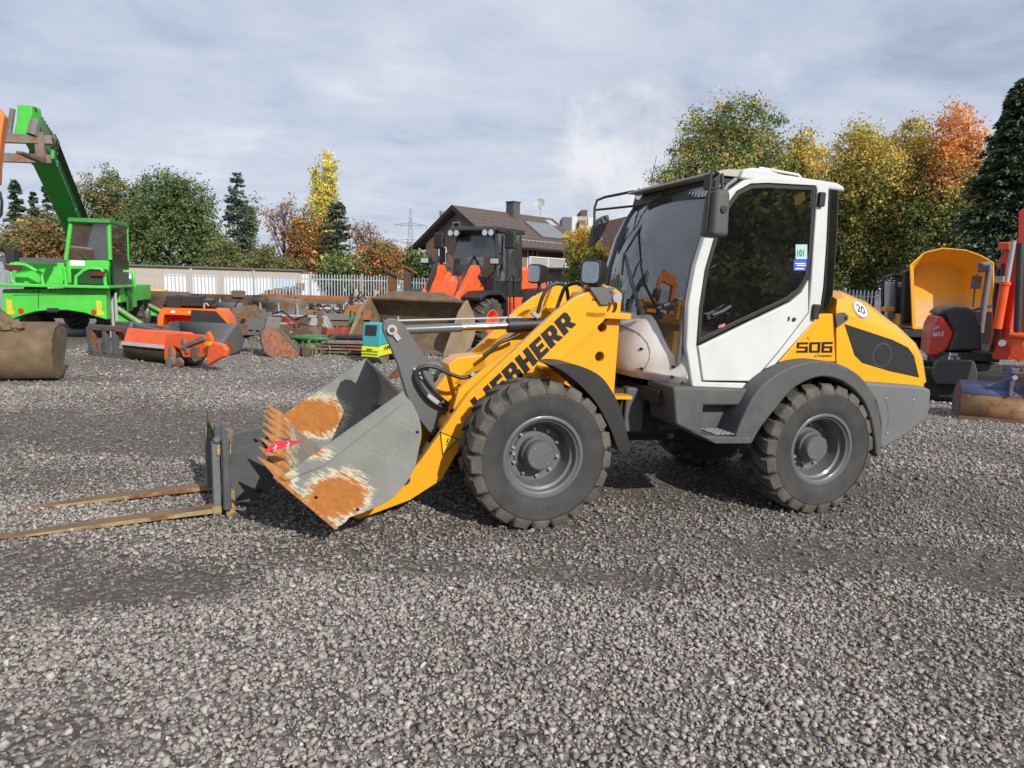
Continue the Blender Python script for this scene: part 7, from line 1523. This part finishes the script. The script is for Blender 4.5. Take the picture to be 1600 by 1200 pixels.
def A_forks(t, w, h, d, mt, mt2):
    m = M(); m.box((0, 0, h*.25), (w, .08, .12)); m.box((0, 0, h*.85), (w, .08, .12))
    for s in (-1, 1): m.box((s*w*.45, 0, h*.55), (.1, .1, h*.75))
    m.build('carriage', mt, t, bevel=.01)
    for s in (-1, 1): m = M(); m.box((s*w*.28, -.07, h*.5), (.11, .05, h)); m.box((s*w*.28, -d/2-.07, .03), (.11, d, .05)); m.build('fork', mt2, t, bevel=.01)
def A_frame(t, w, h, d, mt, mt2):
    m = M()
    for s in (-1, 1): m.prism([(s*w/2-.05, 0), (s*w/2+.05, 0), (s*w/2+.04, h*.9), (s*w/2, h), (s*w/2-.06, h*.92)], -d/2, d/2-.0 if d < .2 else -d/2+.15)
    m.box((0, -d/2+.08, h*.45), (w, .10, .14)); m.box((0, -d/2+.08, h*.12), (w, .12, .16)); m.build('frame', mt, t, bevel=.015)
    m = M(); m.box((-w*.15, -d/2-.02, h*.28), (w*.25, .08, h*.25)); m.box((w*.2, -d/2-.02, h*.6), (w*.2, .1, h*.3)); m.build('bracket', mt2, t, bevel=.01)
    m = M()
    for z in (.3, .55, .8): m.cyl((-w/2-.07, -d/2+.08, h*z), (w/2+.07, -d/2+.08, h*z), .03, n=8)
    m.build('pin', LGREY, t)
    m = M(); m.tube([(-w*.4, -d/2, h*.8), (-w*.1, -d/2-.1, h*.95), (w*.1, -d/2-.12, h*.7), (w*.3, -d/2, h*.85)], .025, 6); m.build('hose', HOSE, t, smooth=60)
def A_beam(t, w, h, d, mt, mt2):
    m = M(); m.box((0, 0, h-.09), (w, .18, .16)); m.build('beam', mt, t, bevel=.012)
    for s in (-.8, .1, .85): m = M(); m.box((s*w/2, 0, (h-.17)/2), (.12, .14, h-.17)); m.build('leg', mt2, t)
def A_blade(t, w, h, d, mt, mt2):
    m = M(); pr = [(-.12, 0), (.0, h*.2), (.04, h*.5), (0, h*.8), (-.12, h)]
    m.loft([[(x, y, z) for y, z in pr] for x in (-w/2, w/2)]); m.build('blade', mt, t, smooth=50, solid=.04)
    for k in (-.35, 0, .35): m = M(); m.box((k*w, -.02, h*.5), (.03, .10, h*.9)); m.build('rib', mt2, t)
    m = M(); m.box((0, .25, h*.45), (.5, .4, .4)); m.build('mount', mt2, t)
def A_block(t, w, h, d, mt, mt2):
    m = M(); m.prism([(-w/2, 0), (w/2, 0), (w/2, h*.6), (w*.2, h), (-w*.35, h*.9), (-w/2, h*.5)], -d/2, d/2); m.build('housing', mt, t, bevel=.03)
    m = M(); m.tube([(-w*.4, 0, h*.8), (-w*.2, -d*.3, h*1.15), (w*.1, -d*.2, h*1.1), (w*.3, 0, h*.7)], .02, 6); m.tube([(w*.4, -d*.4, h*.5), (w*.45, -d*.7, h*.6), (w*.3, -d*.7, .1)], .018, 6); m.build('hose', HOSE, t, smooth=60)
    m = M(); m.cyl((-w*.2, -d/2-.04, h*.4), (-w*.2, -d/2, h*.4), h*.18); m.box((w*.2, -d/2-.03, h*.35), (w*.25, .06, h*.3)); m.build('cover', mt2, t, bevel=.01)
def A_pile(t, w, h, d, mt, mt2):
    for k in range(4): m = M(); m.box((.05*k, 0, .06+k*h/4), (w*(1-.08*k), d*(1-.05*k), h/4-.03), rz=.06*(k % 2)); m.build('plank_layer', mt if k % 2 else mt2, t)
def A_post(t, w, h, d, mt, mt2):
    m = M(); m.box((0, 0, h/2), (w*.55, .2, h)); m.build('post', mt, t, bevel=.01); m = M(); m.box((.05, 0, h-.05), (w*1.3, .35, .08), ry=.5); m.box((0, 0, .15), (w*1.2, .5, .3)); m.build('head_plate', mt2, t, bevel=.01)
def A_breaker(t, w, h, d, mt, mt2):
    m = M(); m.cyl((0, 0, h*.35), (w*.9, 0, .10), .06); m.build('chisel', mt2, t); m = M(); m.box((-w*.2, 0, h*.5), (w*.8, .30, .34), ry=.15); m.build('housing', mt, t, bevel=.03)
KIND = {'bucket': (A_bucket, 'used_bucket', 'bucket'), 'front': (A_front, 'loader_bucket', 'bucket'), 'forks': (A_forks, 'pallet_forks', 'forks'), 'frame': (A_frame, 'coupler_frame', 'attachment frame'), 'beam': (A_beam, 'steel_beam', 'beam'),
        'blade': (A_blade, 'dozer_blade', 'blade'), 'block': (A_block, 'gearbox_unit', 'machine part'), 'pile': (A_pile, 'timber_stack', 'timber'), 'post': (A_post, 'drill_mast', 'machine part'), 'breaker': (A_breaker, 'hydraulic_breaker', 'breaker')}
REDP = mat('old red paint', (.36, .035, .025), .6, var=.3, dirt=.4, rust=.3); GRNP = mat('old green plate', (.045, .20, .075), .6, var=.25, dirt=.4); ORP = mat('rust orange steel', (.30, .11, .035), .85, var=.35, dirt=.3, bmp=.3)
CRM = mat('old cream paint', (.42, .38, .27), .7, var=.2, dirt=.5, rust=.2); BLUG = mat('slate blue steel', (.09, .11, .13), .55, var=.15, dirt=.25)
ROWS = [  # kind, u, depth, height in px row top, width m, depth m, yaw, mats, label
 ('front', 252, 21.0, 455, 1.9, .8, -8, BRN, BRN, 'large brown bucket between the telehandler and the black hopper machinery'),
 ('beam', 330, 24.5, 459, 3.0, .3, 4, RUSTD, RUSTD, 'long flat rusty brown beam in front of the white garage doors'),
 ('pile', 392, 25.5, 463, 2.2, .9, -6, BRN, CRM, 'stack of weathered timber and pale plates before the blue garage door'),
 ('front', 356, 20.0, 473, 1.0, .6, -14, BLUG, BLUG, 'slate blue bucket behind the black rubber flap of the hopper'),
 ('block', 385, 19.0, 476, .9, .7, 10, OLIVE, RUSTD, 'olive brown gear unit between slate blue bucket and grey frame'),
 ('bucket', 372, 23.0, 462, 1.0, .6, 20, RUSTD, BRN, 'dark rusty bucket standing behind the slate blue one'),
 ('forks', 366, 17.6, 497, 1.1, .7, -20, GREY2, UND, 'low grey fork frame just behind the wide grey ditching bucket'),
 ('blade', 436, 19.5, 466, 1.6, .5, -12, GREY2, LGREY, 'weathered grey blade with ribs and hoses above the digging bucket'),
 ('frame', 428, 21.5, 462, 1.3, .5, 8, RUSTD, GREY2, 'rust brown coupler frame behind the grey ribbed blade'),
 ('beam', 490, 24.0, 461, 3.4, .3, -3, ORP, RUSTD, 'long orange rusty beam in front of the fence, left of the twin posts'),
 ('beam', 478, 22.8, 466, 2.4, .3, 9, BRN, RUSTD, 'second shorter brown beam below the orange rusty beam'),
 ('breaker', 484, 20.5, 465, 1.0, .4, 60, ORP, RUST, 'leaning rusty orange breaker standing in the middle of the scrap row'),
 ('frame', 462, 17.4, 483, 1.5, .6, -10, OLIVE, BRN, 'olive grey coupler frame with two tall ears beside the digging bucket'),
 ('front', 446, 18.6, 492, .7, .5, -5, REDP, REDP, 'small red bucket peeping out behind the digging bucket'),
 ('block', 480, 16.6, 510, .7, .4, -15, BRN, GREY2, 'low brown block in front of the two eared frame'),
 ('frame', 505, 20.2, 472, 1.0, .6, 14, RUSTD, OLIVE, 'dark rusty frame right of the leaning breaker'),
 ('frame', 528, 21.0, 474, 1.4, .6, -8, UND, GREY2, 'black coupler frame with pale brackets below the orange beam'),
 ('pile', 520, 19.0, 489, 1.8, .7, 3, GREY2, OLIVE, 'flat grey rack of steel plates in the middle of the scrap row'),
 ('block', 500, 18.0, 493, .5, .5, 0, LGREY, BLK, 'small pale grey box behind the green plate'),
 ('block', 560, 20.5, 474, 1.0, .6, 12, ORP, RUST, 'orange rusty gear unit beside the cream frame'),
 ('frame', 578, 22.5, 452, .7, .6, -20, CRM, CRM, 'cream coloured upright frame in front of the fence beside the rusty posts'),
 ('frame', 568, 21.5, 458, .8, .5, 25, UND, RUSTD, 'tangled black frame with hoses against the cream frame'),
 ('post', 613, 24.5, 426, .55, .3, 0, RUST, RUSTD, 'thicker upright one of two tall rusty drill masts by the fence'),
 ('post', 637, 25.5, 418, .5, .3, 10, RUSTD, RUST, 'thinner of two tall rusty drill masts, nearer the orange loader'),
 ('bucket', 600, 20.0, 477, .9, .6, -30, ORP, RUST, 'orange rusty bucket left of the muddy loader bucket'),
 ('block', 552, 17.6, 492, .25, .25, 0, GRNP, CRM, 'small green barrel shaped unit left of the orange rusty bucket'),
 ('bucket', 572, 16.6, 496, .55, .5, 15, BRN, ORP, 'small brown bucket beside the green unit'),
 ('breaker', 524, 16.2, 506, .5, .3, 40, REDP, REDP, 'small bright red tool lying above the black track pads'),
 ('breaker', 541, 16.4, 506, .45, .3, 55, REDP, UND, 'small red tool with dark handle beside the bright red one'),
 ('pile', 545, 15.6, 524, 1.6, .6, 4, UND, UND, 'black flat track pads lying beside the teal roller'),
 ('pile', 540, 14.7, 534, 1.6, .5, -3, GREY2, OLIVE, 'flat grey pallet of bars in front of the black track pads'),
 ('blade', 483, 14.9, 527, .85, .3, -4, GRNP, GRNP, 'small green steel plate in front of the scrap row'),
 ('beam', 466, 14.2, 540, .7, .2, -50, RUSTD, RUSTD, 'short rusty angle iron lying on gravel right of the digging bucket'),
 ('bucket', 622, 17.2, 486, .8, .6, 30, RUST, RUSTD, 'dark red rusty bucket hidden behind the teal roller'),
 ('front', 230, 22.5, 452, 1.2, .7, 5, DYEL, BRN, 'yellow edged bucket behind the right stabiliser of the telehandler'),
 ('bucket', 408, 21.0, 470, .8, .5, -25, BRN, RUSTD, 'brown bucket upside down between timber stack and ribbed blade'),
]
for i, (k, u, Y, vt, w, d, yw, m1, m2, lab) in enumerate(ROWS):
    fn, nm, cat = KIND[k]; p = at(u, 440, Y); z = float(gz(p[0])); h = max(.10, at(u, vt, Y)[2]-z); fr = Fr.yaw((p[0], p[1], z), yw)
    t = thing(nm, lab, cat, fr, 'used attachments in front of the fence'); fn(t, w, h, d, m1, m2)
# rusty loose plate leaning by the grey loader lever
P = gnd(628, 592); rp2 = Fr.yaw((P[0], P[1], float(gz(P[0]))), 10); t = thing('steel_plate', 'rusty red brown plate lying behind the grey tilt lever', 'steel plate', rp2); m = M(); m.add([(-.22, 0, 0), (.38, .1, 0), (.40, .45, .30), (.1, .5, .34)], [(0, 1, 2, 3)]); m.build('sheet', RUST, t, solid=.03)
# weeds growing between the attachments
def weeds(u, Y, n, h, w, pal, seed, lab):
    rs = np.random.default_rng(seed); p = at(u, 440, Y); fr = Fr.yaw((p[0], p[1], float(gz(p[0]))), 0); t = thing('weed_clump', lab, 'weeds', fr, 'weeds between the attachments')
    P_ = np.stack([rs.normal(0, w/2, n), rs.normal(0, .15, n), np.abs(rs.normal(0, h*.5, n))], 1); cols = palette(rs, n, pal, .3); dr = np.stack([rs.normal(0, .4, n), rs.normal(0, .4, n), np.ones(n)], 1)
    V, F_ = leaves(P_, .13, .18, cols, rs, dirs=dr); crown_obj(V, F_, cols, t, LEAF, 'leaves')
WP = [(.12, .15, .05), (.16, .17, .07), (.09, .12, .04), (.22, .20, .10)]
weeds(478, 14.6, 500, .20, 1.0, WP, 1, 'low weeds round the small green plate'); weeds(508, 15.2, 300, .22, .5, WP+YE[:2], 2, 'weeds with yellow flowers right of the green plate'); weeds(560, 17.5, 500, .35, 1.2, WP, 3, 'tall weeds behind the red hand tools'); weeds(535, 18.2, 500, .35, 1.6, WP, 4, 'weeds in front of the steel plate rack'); weeds(432, 17.2, 300, .2, .8, WP, 5, 'weeds behind the digging bucket'); weeds(588, 17.0, 300, .4, .7, WP+OR[:1], 6, 'dry weeds left of the teal roller')
